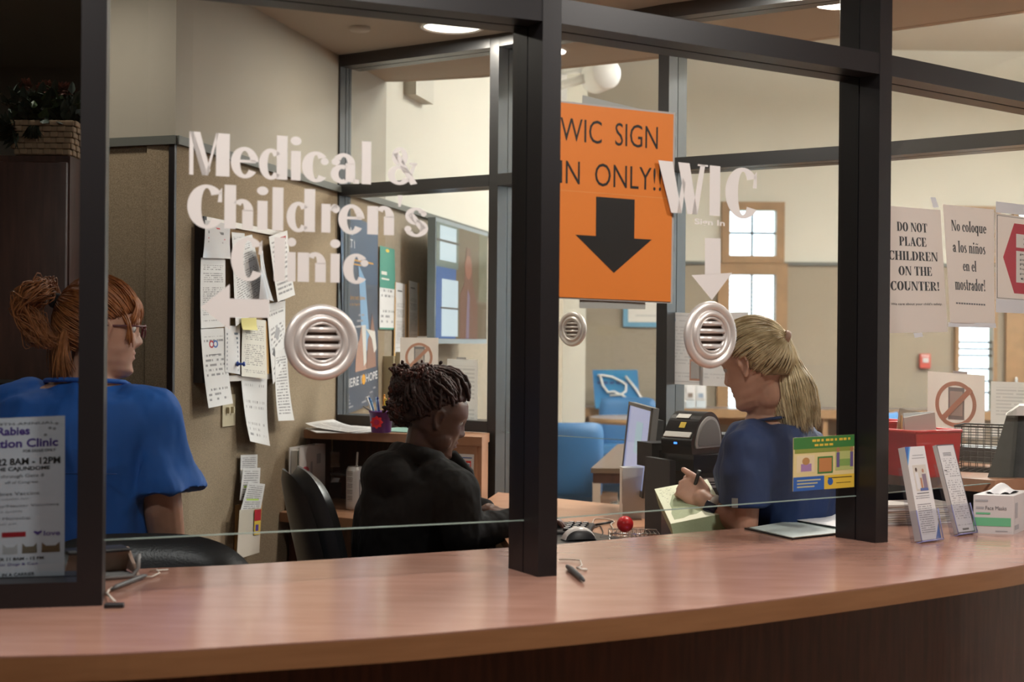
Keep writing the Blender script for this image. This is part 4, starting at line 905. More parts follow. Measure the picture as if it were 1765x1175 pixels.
# ================================================================== PAPERS ON THE LEFT WALL
def px4(tlx, tly, trx, try_, brx, bry, blx, bly): return [(blx, bly), (brx, bry), (trx, try_), (tlx, tly)]
t = thing('notice_board', tuple(WALL.hit(410, 520)), 'black framed cork notice board crowded with pinned papers', 'notice board')
bc = [WALL.hit(x, y, .03) for x, y in px4(348, 372, 494, 398, 488, 646, 348, 660)]
u0 = (bc[0] - WALL.o).dot(WALL.u); u1 = (bc[1] - WALL.o).dot(WALL.u); z0, z1 = bc[0].z, bc[3].z
def wslab(b, ua, ub, za, zb, d0, d1, m, pl=WALL):
    c = [pl.at(ua, za, d0), pl.at(ub, za, d0), pl.at(ub, za, d1), pl.at(ua, za, d1), pl.at(ua, zb, d0), pl.at(ub, zb, d0), pl.at(ub, zb, d1), pl.at(ua, zb, d1)]; b.hexa(c, m)
b = MB(); wslab(b, u0 + .015, u1 - .015, z0 + .015, z1 - .015, 0, .022, M_cork); b.build('cork_panel', t)
b = MB(); wslab(b, u0 - .003, u0 + .018, z0, z1, 0, .034, M_black); wslab(b, u1 - .018, u1, z0, z1, 0, .034, M_black); wslab(b, u0, u1, z1 - .02, z1, 0, .033, M_alu); wslab(b, u0, u1, z0, z0 + .02, 0, .033, M_alu); b.build('frame', t)
WP = [
 ('letter_sheet', 'printed letter in the left column of the notice board, below the plastic sleeve', px4(346, 444, 386, 446, 385, 563, 345, 566), PR[0], .037, .004, 0, None),
 ('letter_sheet', 'printed letter with small coloured logo hanging at the lower left of the board', px4(346, 567, 384, 565, 397, 695, 353, 703), PR[2], .038, .03, 0, 'logo'),
 ('schedule_sheet', 'narrow sheet ruled with dark bars, left of the blue pin', px4(385, 562, 414, 560, 412, 645, 387, 641), M_white, .041, .0, .0, 'bars'),
 ('folded_sheet', 'dense printed sheet curling beneath the letter C of Clinic', px4(398, 414, 434, 404, 461, 520, 402, 562), PR[0], .045, .02, 0, None),
 ('form_sheet', 'printed form pinned at the middle of the board beneath the yellow note', px4(416, 548, 458, 552, 457, 653, 415, 648), PR[4], .042, .01, 0, None),
 ('calendar_sheet', 'long calendar page hanging far below the notice board with curled foot', px4(415, 648, 458, 652, 459, 768, 422, 760), PRW, .03, .05, 0, None),
 ('phone_list', 'sheet hanging from the top right corner of the notice board', px4(462, 408, 494, 397, 506, 508, 474, 520), PR[3], .05, .02, 0, 'head'),
 ('diagram_sheet', 'sheet with small diagrams at the lower right of the notice board', px4(458, 524, 491, 518, 492, 616, 466, 662), PR[2], .036, .02, 0, 'dia'),
 ('table_sheet', 'long sheet with a table hanging furthest right below the board', px4(474, 605, 492, 600, 501, 724, 471, 725), PR[1], .044, .05, 0, None),
 ('brown_envelope', 'brown envelope edge peeping out between sheets right of the blue pin', px4(455, 553, 463, 553, 461, 645, 456, 642), M_kraft, .03, 0, 0, None),
 ('handout_sheet', 'pale sheet pinned at board top centre under the sleeve', px4(398, 400, 420, 402, 428, 470, 402, 480), PR[1], .036, .01, 0, None),
]
for nm, lab, c, m, off, curl, ct, kind in WP:
    def mk(b, f, kind=kind):
        if kind == 'logo':
            b.polys(arcs(.42, .80, .10, .05, .06, .03, 0, 360, 12), f, M_redink); b.polys(arcs(.58, .80, .10, .05, .06, .03, 0, 360, 12), f, M_blueink)
            b.rect(f, .3, .66, .7, .67, M_inkg)
        if kind == 'bars':
            for i in range(9): b.rect(f, .10, .06 + i * .093, .86, .06 + i * .093 + .045, mat('slate_bar', (.10, .13, .18), .5))
        if kind == 'head': b.rect(f, .62, .90, .9, .93, M_redink); b.rect(f, .2, .4, .5, .5, M_inkg)
        if kind == 'dia':
            b.polys([[(.3, .55), (.5, .66), (.7, .55), (.5, .44)]], f, M_inkl); b.polys([[(.1, .35), (.25, .42), (.3, .25)]], f, M_inkg)
    sheet(nm, lab, 'paper', WALL, c, m, off=off, curl=curl * .3, curl_top=ct, wav=.006, marks=mk, ph=random.random() * 6)
sheet('sticky_note', 'small yellow sticky note at the middle of the notice board', 'sticky note', WALL, px4(416, 548, 442, 547, 442, 569, 416, 568), mat('note_yellow', (.66, .60, .22), .6), off=.062, curl=.006)
def sleevemk(b, f):
    b.rect(f, .1, .80, .6, .84, M_redink); b.rect(f, .12, .66, .75, .73, M_inkg); b.rect(f, .12, .52, .8, .55, M_redink); b.rect(f, .12, .42, .7, .45, M_inkg); b.rect(f, .0, .28, .9, .29, M_inkg)
sheet('plastic_sleeve', 'glossy plastic sleeve with red print at board top left', 'plastic sleeve', WALL, px4(348, 379, 397, 386, 395, 446, 347, 444), mat('sleeve_paper', (.60, .60, .64), .15, spec=.8), off=.044, wav=.012, marks=sleevemk)
sheet('plastic_sleeve', 'crumpled shiny plastic sleeve hanging at the centre of the notice board', 'plastic sleeve', WALL, px4(434, 425, 452, 432, 466, 520, 440, 515), mat('sleeve_clear', (.62, .64, .70), .12, spec=.9), off=.06, wav=.03, nu=8, nv=12)
t = thing('push_pin', tuple(WALL.hit(414, 626)), 'blue plastic push pin stuck through sheets on the board', 'push pin')
p = WALL.hit(409, 627, .05); R = Matrix((WALL.u, Vector((0, 0, 1)), WALL.n)).transposed()
b = MB(); b.lathe([(.009, 0), (.009, .003), (.005, .006), (.004, .02), (.008, .023), (.0085, .027), (.0001, .028)], p, mat('blue_pin', (.01, .05, .30), .3), 14, R); b.build('head', t)
t = thing('light_switch', tuple(WALL.hit(392, 706)), 'almond double light switch plate below the notice board', 'light switch')
b = MB(); ua = WALL.uv(381, 706)[0]; ub = WALL.uv(403, 706)[0]; za = WALL.uv(392, 734)[1]; zb = WALL.uv(392, 680)[1]; wslab(b, ua, ub, za, zb, 0, .006, M_beige); b.build('plate', t)
for k in (.33, .67): b = MB(); uu = ua + (ub - ua) * k; zm = (za + zb) / 2; wslab(b, uu - .005, uu + .005, zm - .01, zm + .012, .006, .018, M_beige); b.build('toggle', t)
# folder pocket with leaflets
t = thing('wall_pocket', tuple(WALL.hit(430, 900)), 'cream card folder pocket fixed to the fabric wall below the switch', 'wall pocket')
b = MB(); f = quadmap([WALL.hit(x, y, .05) for x, y in px4(413, 879, 450, 875, 447, 952, 408, 964)], WALL.n); b.grid(lambda u, v: f(u, v), 2, 2, mat('cream_folder', (.55, .50, .42), .6), thick=.002)
f = quadmap([WALL.hit(x, y, .004) for x, y in px4(406, 870, 452, 866, 447, 950, 404, 962)], WALL.n); b.grid(lambda u, v: f(u, v), 2, 2, M_kraft, thick=.002); b.build('pocket', t)
b = MB(); f = quadmap([WALL.hit(x, y, .054) for x, y in px4(439, 878, 450, 877, 448, 920, 438, 922)], WALL.n); b.grid(lambda u, v: f(u, v), 1, 1, M_yellow, thick=.0008); b.rect(f, 0, .55, 1, 1, M_redink); b.rect(f, .2, .15, .7, .4, M_purpink); b.build('sticker', t)
for lab, c, off in (('back leaflet in the wall pocket, standing highest', px4(415, 784, 444, 783, 443, 830, 414, 832), .015), ('middle leaflet in the wall pocket, leaning right', px4(419, 806, 449, 806, 446, 860, 413, 862), .026), ('front leaflet in the wall pocket with green highlight', px4(428, 830, 457, 834, 449, 880, 414, 882), .04)):
    def mk(b, f): b.rect(f, .15, .38, .8, .44, mat('highlighter', (.45, .66, .12), .6))
    sheet('leaflet', lab, 'leaflet', WALL, c, PR[3], off=off, marks=mk)

# ================================================================== DESK THINGS UNDER THE FAR WINDOW
hD = .735
def frame_box(b, o, ax, ay, dx, dy, dz, m): 
    o = Vector(o); b.hexa([o, o + ax * dx, o + ax * dx + ay * dy, o + ay * dy, o + Vector((0, 0, dz)), o + ax * dx + Vector((0, 0, dz)), o + ax * dx + ay * dy + Vector((0, 0, dz)), o + ay * dy + Vector((0, 0, dz))], m)
o = PH(490, 881, hD) + Vector((.012, .02, 0)); t = thing('ring_binder', tuple(o), 'white ring binder standing upright against the wall on lower desk', 'binder')
ax = Vector((.96, -.28, 0)); ay = Vector((.285, .96, 0)); hh = .245
b = MB(); frame_box(b, o + ax * .042, ax, ay, .004, .24, hh, mat('binder_white', (.62, .60, .60), .35)); frame_box(b, o, ax, ay, .004, .24, hh, mat('binder_white', (.62, .60, .60), .35)); frame_box(b, o + ay * .238, ax, ay, .046, .004, hh, M_wplast)
b.build('cover', t)
b = MB(); frame_box(b, o + ax * .006 + ay * .01 + Vector((0, 0, .008)), ax, ay, .026, .21, hh - .02, M_offw); b.build('pages', t)
b = MB(); frame_box(b, o + ax * .034 + ay * .012 + Vector((0, 0, .008)), ax, ay, .004, .21, hh - .02, mat('green_tab', (.03, .10, .05), .5)); b.build('divider', t)
b = MB(); f = lambda x, y, off=0: o + ax * (.0465 + off) + ay * (.24 * x) + Vector((0, 0, hh * y))
b.polys([dot(.22, .62, .14, .07)], f, mat('pink_logo', (.55, .10, .14), .6)); b.rect(f, .42, .25, .50, .75, M_inkl); b.rect(f, .66, .70, .82, .86, M_inkl); b.build('cover_print', t)
# stacks on the inner shelf
s0 = PH(566, 806, .868)
b = MB()
for i in range(7): b.box((s0.x + random.uniform(-.004, .004), s0.y + .16, .870 + i * .009), (.15, .2, .008), PR[1] if i == 6 else M_offw, .46 + random.uniform(-.05, .05))
tag(b.build('paper_stack'), 'thick stack of papers on the inner shelf behind the can', 'papers')
b = MB()
for i in range(3): b.box((s0.x + .04, s0.y + .16, hD + .07 + i * .006), (.16, .16, .005), M_white, .46 + i * .05)
b.box((s0.x + .04, s0.y + .17, hD + .034), (.2, .2, .066), M_black, .46)
tag(b.build('letter_tray'), 'black letter tray holding white sheets low behind the can', 'tray')
b = MB(); p = PH(540, 815, .80)
for i in range(10): p_ = s0 + Vector((-.09 + random.random() * .04, .10 + random.random() * .1, 0)); b.rbox((p_.x, p_.y, .87 + .012 * i * .6 + .01), (.05, .05, .012), M_dgrey if i % 2 else M_lgrey, .003, random.random() * 3)
tag(b.build('desk_clutter'), 'dark jumble of small stationery beside the paper stack', 'stationery')
bagm = mat('crinkled_bag', (.42, .36, .26), .2, spec=.8)
b = MB(); c0 = s0 + Vector((.12, .10, 0)); b.grid(lambda u, v: Vector((c0.x - .03 + .16 * u, c0.y + .05 + .03 * sin(7 * u + 5 * v), .868 + .085 * v * (1 - .3 * abs(u - .5)) + .008 * sin(21 * u))), 12, 8, bagm, thick=.002)
tag(b.build('plastic_bag'), 'crinkled clear and gold snack bag on the inner shelf', 'bag')
# can with straw
o = PH(611, 878, hD); t = thing('drink_can', tuple(o), 'tall white printed drink can on lower desk beside the chair', 'can')
cm = print_mat('can_print', paper=(.56, .54, .53), ink=(.20, .19, .2), lines=30, words=16, amount=.6, top=.82, bottom=.12, left=.55, right=.95, seed=8)
b = MB(); b.lathe([(.0001, .003), (.024, .003), (.029, 0), (.033, .008), (.0335, .02), (.0335, .150), (.031, .160), (.0275, .166), (.0275, .169), (.026, .168), (.0001, .165)], o, mat('can_white', (.54, .52, .51), .3, .3), 40); b.build('body', t)
b = MB()
for i in range(20):
    z = .035 + i * .006; b.lathe([(.0338, z), (.0338, z + .0028)], o, M_inkg if i % 4 else M_inkl, 10, a0=radians(215), a1=radians(262))
b.lathe([(.0338, .05), (.0338, .12)], o, M_inkg, 4, a0=radians(308), a1=radians(317)); b.build('label_print', t)
b = MB(); b.lathe([(.010, .169), (.012, .171), (.006, .172)], o + Vector((.006, -.004, 0)), M_chrome, 12); b.build('pull_tab', t)
b = MB(); b.tube([o + Vector((.004, 0, .10)), o + Vector((.010, .004, .225))], .004, mat('pale_straw', (.55, .52, .50), .4), 10); tag(b.build('straw'), 'pale drinking straw standing in the white can', 'straw')
# ledge top: papers, purple pot with pens
b = MB(); flat([(526, 739), (545, 746), (634, 747), (668, 739), (610, 734)], H_LEDGE + .001, .003, M_white, b)
f = quadmap([PH(526, 739, H_LEDGE + .006), PH(600, 746, H_LEDGE + .005), PH(650, 738, H_LEDGE + .005), PH(575, 733, H_LEDGE + .006)], (0, 0, 1), wav=.006); b.grid(lambda u, v: f(u, v) + Vector((0, 0, .02 * (1 - u) ** 4)), 10, 4, PR[3], thick=.0006)
tag(b.build('loose_papers'), 'curling white papers at the left end of the ledge', 'paper')
b = MB(); flat([(640, 743), (712, 746), (745, 741), (700, 735)], H_LEDGE + .001, .003, mat('mint_paper', (.32, .55, .50), .6), b)
tag(b.build('mint_papers'), 'mint green papers lying under the purple pot', 'paper')
o = PH(657, 745, H_LEDGE + .004); t = thing('pen_pot', tuple(o), 'purple bucket shaped pen pot with red flower badge', 'pen pot')
b = MB(); b.lathe([(.0001, .002), (.036, .0), (.038, .002), (.0465, .078), (.049, .078), (.049, .084), (.045, .084), (.036, .006), (.0001, .006)], o, M_purple, 40); b.build('pot', t)
b = MB(); dcam = Vector((-o.x, -o.y, 0)).normalized(); rt = Vector((-dcam.y, dcam.x, 0)); rt = rt if rt.x > 0 else -rt
fc = o + dcam * .0475 - rt * .018 + Vector((0, 0, .042))
pts = [(1.0 + .12 * cos(8 * 2 * pi * i / 48)) for i in range(48)]
b.polys([[(.022 * pts[i] * cos(2 * pi * i / 48), .022 * pts[i] * sin(2 * pi * i / 48)) for i in range(48)]], lambda x, y, off=0: fc + rt * x + Vector((0, 0, y)) + dcam * (.0 + off - x * x * 9), M_red, .003)
b.polys([dot(0, 0, .011, .011)], lambda x, y, off=0: fc + rt * x + Vector((0, 0, y)) + dcam * (off), mat('rosy', (.35, .01, .06), .5), .0042); b.build('flower_badge', t)
pc_ = [('red', (.6, .02, .03)), ('orange', (.7, .28, .02)), ('pale blue', (.25, .40, .62)), ('blue', (.03, .14, .45)), ('white', (.6, .6, .62)), ('light blue', (.14, .34, .62)), ('dark blue', (.02, .04, .20)), ('yellow', (.66, .50, .05)), ('blue clear', (.12, .28, .55))]
for i, (cn, cc) in enumerate(pc_):
    a = 2 * pi * i / 9 + .5; base = o + Vector((.012 * cos(a), .012 * sin(a), .01)); d = Vector((.036 * cos(a) - .01, .03 * sin(a), .13)).normalized()
    ln = .115 + .02 * random.random(); m = mat('pen_' + cn.replace(' ', '_'), cc, .35)
    t = thing('ballpoint_pen', tuple(base), '%s pen standing in the purple pot' % cn, 'pen', 'pens in the purple pot')
    b = MB(); b.tube([base, base + d * ln], .004, m, 8); b.build('barrel', t)
    b = MB(); b.tube([base + d * ln, base + d * (ln + .008)], [.0045, .003], m, 8); b.tube([base + d * (ln - .03) + dcam * .006, base + d * ln + dcam * .005], .0014, m, 6); b.build('cap', t)
t = thing('scissors', tuple(o), 'grey metal scissors handle leaning out left of the pens', 'scissors'); b = MB()
q = o + Vector((-.03, -.01, .08)); b.tube([q + Vector((.03, 0, -.05)), q, q + Vector((-.025, 0, .012)), q + Vector((-.04, 0, .022))], .004, M_grey, 8); b.build('handle', t)
# picture sheet on the front board of the shelf unit
fb = Plane((-.30, 5.452), (-.128, 5.365))
def mk(b, f):
    b.rect(f, .08, .88, .92, .91, M_blueink)
    for i, (cx, cy, m1, m2) in enumerate(((.2, .70, M_blueink, M_red), (.48, .70, M_blueink, M_white), (.78, .70, M_red, M_blueink), (.22, .38, M_yellow, M_red), (.74, .36, mat('org', (.7, .3, .03), .5), M_yellow), (.5, .38, M_blueink, M_yellow))):
        b.rect(f, cx - .11, cy - .10, cx + .11, cy + .11, m1); b.rect(f, cx - .07, cy - .05, cx + .07, cy + .05, M_white, .0006); b.rect(f, cx - .05, cy - .02, cx + .05, cy + .02, m2, .0009)
sheet('product_sheet', 'white sheet with rows of small coloured pictures beneath the ledge', 'paper', fb, [(775, 843), (815, 843), (817, 783), (775, 781)], M_white, off=.003, marks=mk)

# ================================================================== SIGNS ON THE FAR WINDOWS
def nophone(name, lab, pl, c, dark, off, light, mirror=False):
    def mk(b, f):
        b.polys(arcs(.5, .52, .36, .355, .295, .29, 0, 360, 36), f, dark, .0006)
        b.polys([rc(.37, .28, .65, .78)], f, light, .0003); b.polys([rc(.40, .34, .62, .72)], f, mat('pale_screen', (.62, .58, .56), .6), .0005)
        b.polys([[(.22, .30), (.28, .24), (.80, .74), (.74, .80)]], f, dark, .0009)
        b.rect(f, .45, 1.0, .70, 1.035, M_lgrey)
    sheet(name, lab, 'sign', pl, c, mat('backlit_paper', (.62, .58, .56), .6), off=off, marks=mk)
nophone('no_phone_sign', 'faded no-phone sign taped on the far window above the seated woman', GF[0], [(689, 651), (754.5, 653), (755.7, 582), (690, 581.5)], M_pinkink, .005, M_inkl)
nophone('no_phone_sign', 'faded no-phone sign behind the red bins at right', GF[3], [(1598, 752), (1697, 757), (1697.5, 646.6), (1599, 639.5)], M_pinkink, .005, M_inkl)
def mk(b, f): b.rect(f, .3, 1.0, .62, 1.03, M_lgrey)
sheet('notice_sheet', 'large pale notice on the far window right of the seated woman', 'notice', GF[0], [(768, 728), (822.5, 732), (823.7, 620), (771, 618)], print_mat('print_big', paper=(.55, .54, .50), ink=(.36, .35, .33), lines=16, words=9, amount=.6, seed=41), off=.005, marks=mk)
sheet('notice_sheet', 'pale notice behind the wire basket at the right edge', 'notice', GF[3], [(1707, 752), (1800, 756), (1800, 660), (1708, 657)], print_mat('print_big', paper=(.55, .54, .50)), off=.006)
def mk(b, f):
    b.polys(arcs(.24, .90, .035, .02, .02, .011, 0, 360, 12), f, M_inkl); b.rect(f, .18, .88, .21, .92, M_pinkink); b.rect(f, .27, .88, .30, .92, M_blueink)
    for r in ((.06, .04, .94, .045), (.06, .955, .94, .96), (.06, .04, .067, .96), (.933, .04, .94, .96)): b.rect(f, *r, M_inkl)
    b.rect(f, .66, .06, .95, .36, M_pinkink); b.rect(f, .69, .09, .92, .33, mat('pp', (.60, .57, .56), .6), .0006)
sheet('notice_sheet', 'pale printed notice on the far window left of the blonde woman', 'notice', GF[2], [(1143, 661), (1212, 664), (1215, 541), (1143, 537)], PRP, off=.004, marks=mk)
sheet('notice_sheet', 'second pale notice overlapping behind the metal grille and blonde hair', 'notice', GF[2], [(1206, 664), (1284, 668), (1290, 538), (1206, 539)], PRP, off=.006)

# ================================================================== CHAIRS
def pillow(b, w, h, t, m, bend=0.0, nu=18, nv=18, p=4.0, taper=0.0, c=(0, 0, 0), R=None):
    "upholstered pad in the x-z plane, thickness along y, bent backwards at its sides"
    c = Vector(c); R = R or Matrix.Identity(3)
    def pt(u, v, s):
        x, z = 2 * u - 1, 2 * v - 1
        k = (abs(x) ** p + abs(z) ** p) ** (1 / p); e = max(0, 1 - k ** 6) ** .5
        if k > 1e-6: sc_ = max(abs(x), abs(z)) / k
        else: sc_ = 1
        xx, zz = x * sc_, z * sc_; ww = w * (1 - taper * zz)
        k2 = max(abs(x), abs(z)); th = t / 2 * (max(0, 1 - k2 ** 5)) ** .5
        return c + R @ Vector((xx * ww / 2, s * th - bend * xx * xx, zz * h / 2))
    for s in (-1, 1):
        vs = [pt(i / nu, j / nv, s) for j in range(nv + 1) for i in range(nu + 1)]; fs = []
        for j in range(nv):
            for i in range(nu):
                q = (j * (nu + 1) + i, j * (nu + 1) + i + 1, (j + 1) * (nu + 1) + i + 1, (j + 1) * (nu + 1) + i); fs.append(q if s < 0 else q[::-1])
        b.add(vs, fs, m, smooth=True)
def office_chair(name, loc, rz, label, seat_h, back_w, back_h, top_h, m, mesh=False, tilt=.12, group=None):
    "faces +y in its own space"
    t = thing(name, (*loc, 0), label, 'office chair', group, rz)
    R = Matrix.Rotation(-tilt, 3, 'X')
    b = MB(); pillow(b, .50, .48, .10, m, 0, c=(0, 0, seat_h - .05), R=Matrix.Rotation(pi / 2, 3, 'X')); b.build('seat', t, True)
    bc_ = Vector((0, -.24, top_h - back_h / 2)); b = MB(); pillow(b, back_w, back_h, .03 if mesh else .10, m, bend=-.05, p=3.2, taper=.06, c=bc_, R=Matrix.Rotation(tilt, 3, 'X')); b.build('backrest', t, True)
    b = MB(); pillow(b, back_w * .96, back_h * .97, .03, M_black, bend=-.05, p=3.2, taper=.06, c=bc_ + Vector((0, -.05, 0)), R=Matrix.Rotation(tilt, 3, 'X')); b.build('back_shell', t, True)
    b = MB(); b.tube([(0, -.29, top_h - back_h * .6), (0, -.30, seat_h - .02), (0, -.12, seat_h - .10), (0, .02, seat_h - .10)], .022, M_black, 10); b.build('back_bracket', t, True)
    for s in (-1, 1):
        b = MB(); b.tube([(s * .22, 0, seat_h - .08), (s * .30, .0, seat_h - .06), (s * .31, 0, seat_h + .12)], .014, M_chrome, 10); b.rbox((s * .31, .03, seat_h + .14), (.07, .24, .03), M_black, .012); b.build('armrest', t, True)
    b = MB(); b.tube([(0, 0, .08), (0, 0, seat_h - .10)], .028, M_black, 14); b.build('gas_column', t, True)
    for k in range(5):
        a = 2 * pi * k / 5 + .3; b = MB(); b.tube([(0, 0, .11), (.15 * cos(a), .15 * sin(a), .10), (.29 * cos(a), .29 * sin(a), .075)], [.03, .024, .016], M_black, 8); lg = b.build('leg', t, True)
        b = MB(); b.lathe([(.0001, -.02), (.026, -.02), (.028, 0), (.026, .02), (.0001, .02)], (.29 * cos(a), .29 * sin(a), .028), M_black, 14, Matrix.Rotation(pi / 2, 3, 'X')); b.build('caster', lg, True)
    return t
o = P(238, 950, 3.20); office_chair('office_chair', (o.x + .02, 2.97), radians(184), 'black leather office chair backed up to the counter at left', .55, .60, .55, .957, M_leather, tilt=.10)
o = P(575, 900, 4.62); office_chair('office_chair', (-.37, 4.49), radians(-76), 'black leather office chair behind the seated woman', .46, .42, .54, 1.01, M_leather, tilt=.22)
o = P(30, 650, 4.1); office_chair('stand_in_mesh_chair', (-1.39, 3.97), radians(10), 'grey mesh backed chair beyond the woman in blue, standing in for a reflected mesh', .62, .50, .52, 1.29, mat('grey_mesh', (.13, .14, .13), .9, bump=.6, bscale=120), True)  # solid chair in place of a mesh pattern reflected in the left pane
# ================================================================== CABINET AND BASKET, solid stand-ins for reflections in the left pane
t = thing('stand_in_cabinet', (-1.80, 4.33, 0), 'tall dark mahogany storage cabinet behind the woman in blue, standing in for reflected wood', 'cabinet')
cw = (-2.45, -1.322); b = MB(); b.box(((cw[0] + cw[1]) / 2, 4.33, .97), (cw[1] - cw[0], .18, 1.94), M_panel); b.build('carcass', t)
for s in (0, 1):
    w_ = (cw[1] - cw[0]) / 2; xc = cw[0] + w_ * (s + .5); b = MB(); b.rbox((xc, 4.23, .99), (w_ - .008, .022, 1.86), M_panel, .004); d = b.build('door', t)
    b = MB(); b.tube([(xc + (.22 if s == 0 else -.22), 4.212, 1.0), (xc + (.22 if s == 0 else -.22), 4.212, 1.12)], .006, M_chrome, 8); b.build('handle', d)
t = thing('stand_in_flower_basket', (-1.42, 4.30, 1.94), 'woven rectangular basket of dark silk flowers on top of the cabinet, standing in for its reflection', 'basket')
wov = mat('basket_weave', (.30, .20, .12), .8)
b = MB(); bx0, bx1, by0, by1 = -1.485, -1.325, 4.235, 4.39
for r in range(6):
    z = 1.943 + r * .0165; ex = .0 + r * .004
    n = 9
    for k in range(n):
        x = bx0 - ex + (bx1 - bx0 + 2 * ex) * (k + .5) / n; o_ = .004 if (k + r) % 2 else 0
        b.rbox((x, by0 - ex - o_, z + .008), ((bx1 - bx0 + 2 * ex) / n + .004, .008, .016), wov, .003)
        b.rbox((x, by1 + ex + o_, z + .008), ((bx1 - bx0 + 2 * ex) / n + .004, .008, .016), wov, .003)
    for k in range(7):
        y = by0 - ex + (by1 - by0 + 2 * ex) * (k + .5) / 7; o_ = .004 if (k + r) % 2 else 0
        for x_, s in ((bx0 - ex, -1), (bx1 + ex, 1)): b.rbox((x_ + s * o_, y, z + .008), (.008, (by1 - by0 + 2 * ex) / 7 + .004, .016), wov, .003)
b.box(((bx0 + bx1) / 2, (by0 + by1) / 2, 1.945), (bx1 - bx0, by1 - by0, .006), wov); b.build('basket', t)
random.seed(5)
lf = mat('dark_leaf', (.012, .022, .012), .6); lf2 = mat('russet_petal', (.12, .04, .025), .7); lf3 = mat('green_leaf', (.03, .055, .015), .6)
def leaf(b, p, d, L, w, m):
    d = d.normalized(); s = d.cross(Vector((0, .3, 1))).normalized() * w; n = d.cross(s).normalized()
    b.add([p, p + d * L * .35 + s + n * w * .3, p + d * L * .75 + s * .6, p + d * L - n * w * .3, p + d * L * .75 - s * .6, p + d * L * .35 - s + n * w * .3], [(0, 1, 2, 3), (0, 3, 4, 5)], m)
b = MB(); bl2 = MB()
for i in range(330):
    c0 = Vector((random.uniform(bx0 - .02, bx1 + .02), random.uniform(by0 - .02, by1), 2.035 + random.random() * .09)); d = Vector((random.gauss(0, 1), random.gauss(-.2, .8), random.gauss(.35, .8)))
    leaf(b, c0, d, random.uniform(.03, .065), random.uniform(.008, .018), random.choice((lf, lf, lf, lf3)))
for i in range(40):
    c0 = Vector((bx0 - .01 + random.random() * .03, by0 - .02, 2.02)); leaf(b, c0 + Vector((0, 0, -.02 * random.random())), Vector((random.gauss(-.6, .5), -.3, random.gauss(-.2, .6))), .06, .012, lf)
    c0 = Vector((bx0 + .05 + random.random() * .03, by0 - .02, 2.03)); leaf(b, c0, Vector((random.gauss(0, .3), -.3, -1)), .05, .01, lf)
b.build('foliage', t)['kind'] = 'stuff'
for i in range(7):
    c0 = Vector((random.uniform(bx0 + .01, bx1), by0 + random.random() * .05, 2.10 + random.random() * .06)); fl = MB()
    for k in range(12): a = 2 * pi * k / 6 + (.5 if k > 5 else 0); leaf(fl, c0, Vector((cos(a), -.5 - .4 * (k > 5), sin(a))), .028, .01, lf2)
    fl.build('flower', t)

# ================================================================== MAIN WORKTOP THINGS
# monitor
mc = Vector((.437, 4.95, 1.033)); md = Vector((.07, -1, 0)).normalized(); mu = Vector((.10, .0, 1)).normalized(); mn = -(md.cross(mu)); mn = mn if mn.x < 0 else -mn
t = thing('computer_monitor', (mc.x + .05, mc.y, H_DESK), 'grey framed computer monitor turned side-on on the worktop', 'monitor')
def mp(s, h, d): return mc + md * s + mu * h + mn * d
def mslab(b, s0, s1, h0, h1, d0, d1, m): b.hexa([mp(s0, h0, d0), mp(s1, h0, d0), mp(s1, h0, d1), mp(s0, h0, d1), mp(s0, h1, d0), mp(s1, h1, d0), mp(s1, h1, d1), mp(s0, h1, d1)], m)
b = MB(); mslab(b, -.25, .25, -.15, .15, -.02, 0, M_grey); mslab(b, -.2, .2, -.11, .11, -.05, -.02, M_dgrey); b.build('housing', t)
b = MB()
for a_ in ((-.25, .25, .138, .15), (-.25, .25, -.15, -.130), (-.25, -.238, -.15, .15), (.236, .25, -.15, .15)): mslab(b, *a_, 0, .006, mat('bezel', (.12, .11, .10), .4))
b.build('bezel', t)
b = MB(); b.polys([rc(-.238, -.130, .236, .138)], lambda x, y, o=0: mp(x, y, .001 + o), mat('screen_glow', (.02, .02, .03), .2, emit=(.20, .22, .36), estr=.62))
b.polys([rc(-.05, -.02, .09, .09)], lambda x, y, o=0: mp(x, y, .0014 + o), mat('screen_pane', (.02, .02, .03), .2, emit=(.16, .26, .32), estr=.62)); b.build('screen', t)
b = MB(); b.tube([mp(0, -.05, -.05), Vector((mc.x + .10, mc.y, .98)), Vector((mc.x + .10, mc.y, H_DESK + .02))], .022, M_dgrey, 12); b.build('stand', t)
b = MB(); b.rbox((mc.x + .07, mc.y, H_DESK + .008), (.2, .22, .016), M_dgrey, .006); b.build('foot', t)
# black cabinet for the label printer
cn_ = Vector((.547, 4.245, 0)); a1_ = Vector((-.375, .927, 0)); a2_ = Vector((.927, .375, 0))
t = thing('printer_box', tuple(cn_), 'large black office machine standing on the worktop beneath label printer', 'printer')
b = MB(); frame_box(b, cn_ + Vector((0, 0, H_DESK)), a2_, a1_, .36, .21, .20, M_black); frame_box(b, cn_ + Vector((0, 0, H_DESK + .20)) - a1_ * .004 - a2_ * .004, a2_, a1_, .368, .218, .054, mat('black_gloss', (.01, .01, .012), .25)); b.build('body', t)
b = MB(); f = lambda x, y, o=0: cn_ + a2_ * (.03 + .09 * x) + Vector((0, 0, H_DESK + .155 + .03 * y)) - a1_ * (.0008 + o)
b.rect(f, 0, 0, 1, 1, M_lgrey); b.rect(f, .1, .5, .9, .62, M_ink, .0006); b.rect(f, .1, .25, .8, .37, M_ink, .0006); b.build('label_strip', t)
b = MB(); frame_box(b, cn_ + a1_ * .215 - a2_ * .03 + Vector((0, 0, H_DESK + .20)), a2_, a1_, .40, .10, .075, M_black); b.build('rear_tray', t)
b = MB(); frame_box(b, cn_ - a2_ * .055 + a1_ * .05 + Vector((0, 0, H_DESK)), a2_, a1_, .02, .16, .235, M_dgrey); b.build('side_panel', t)
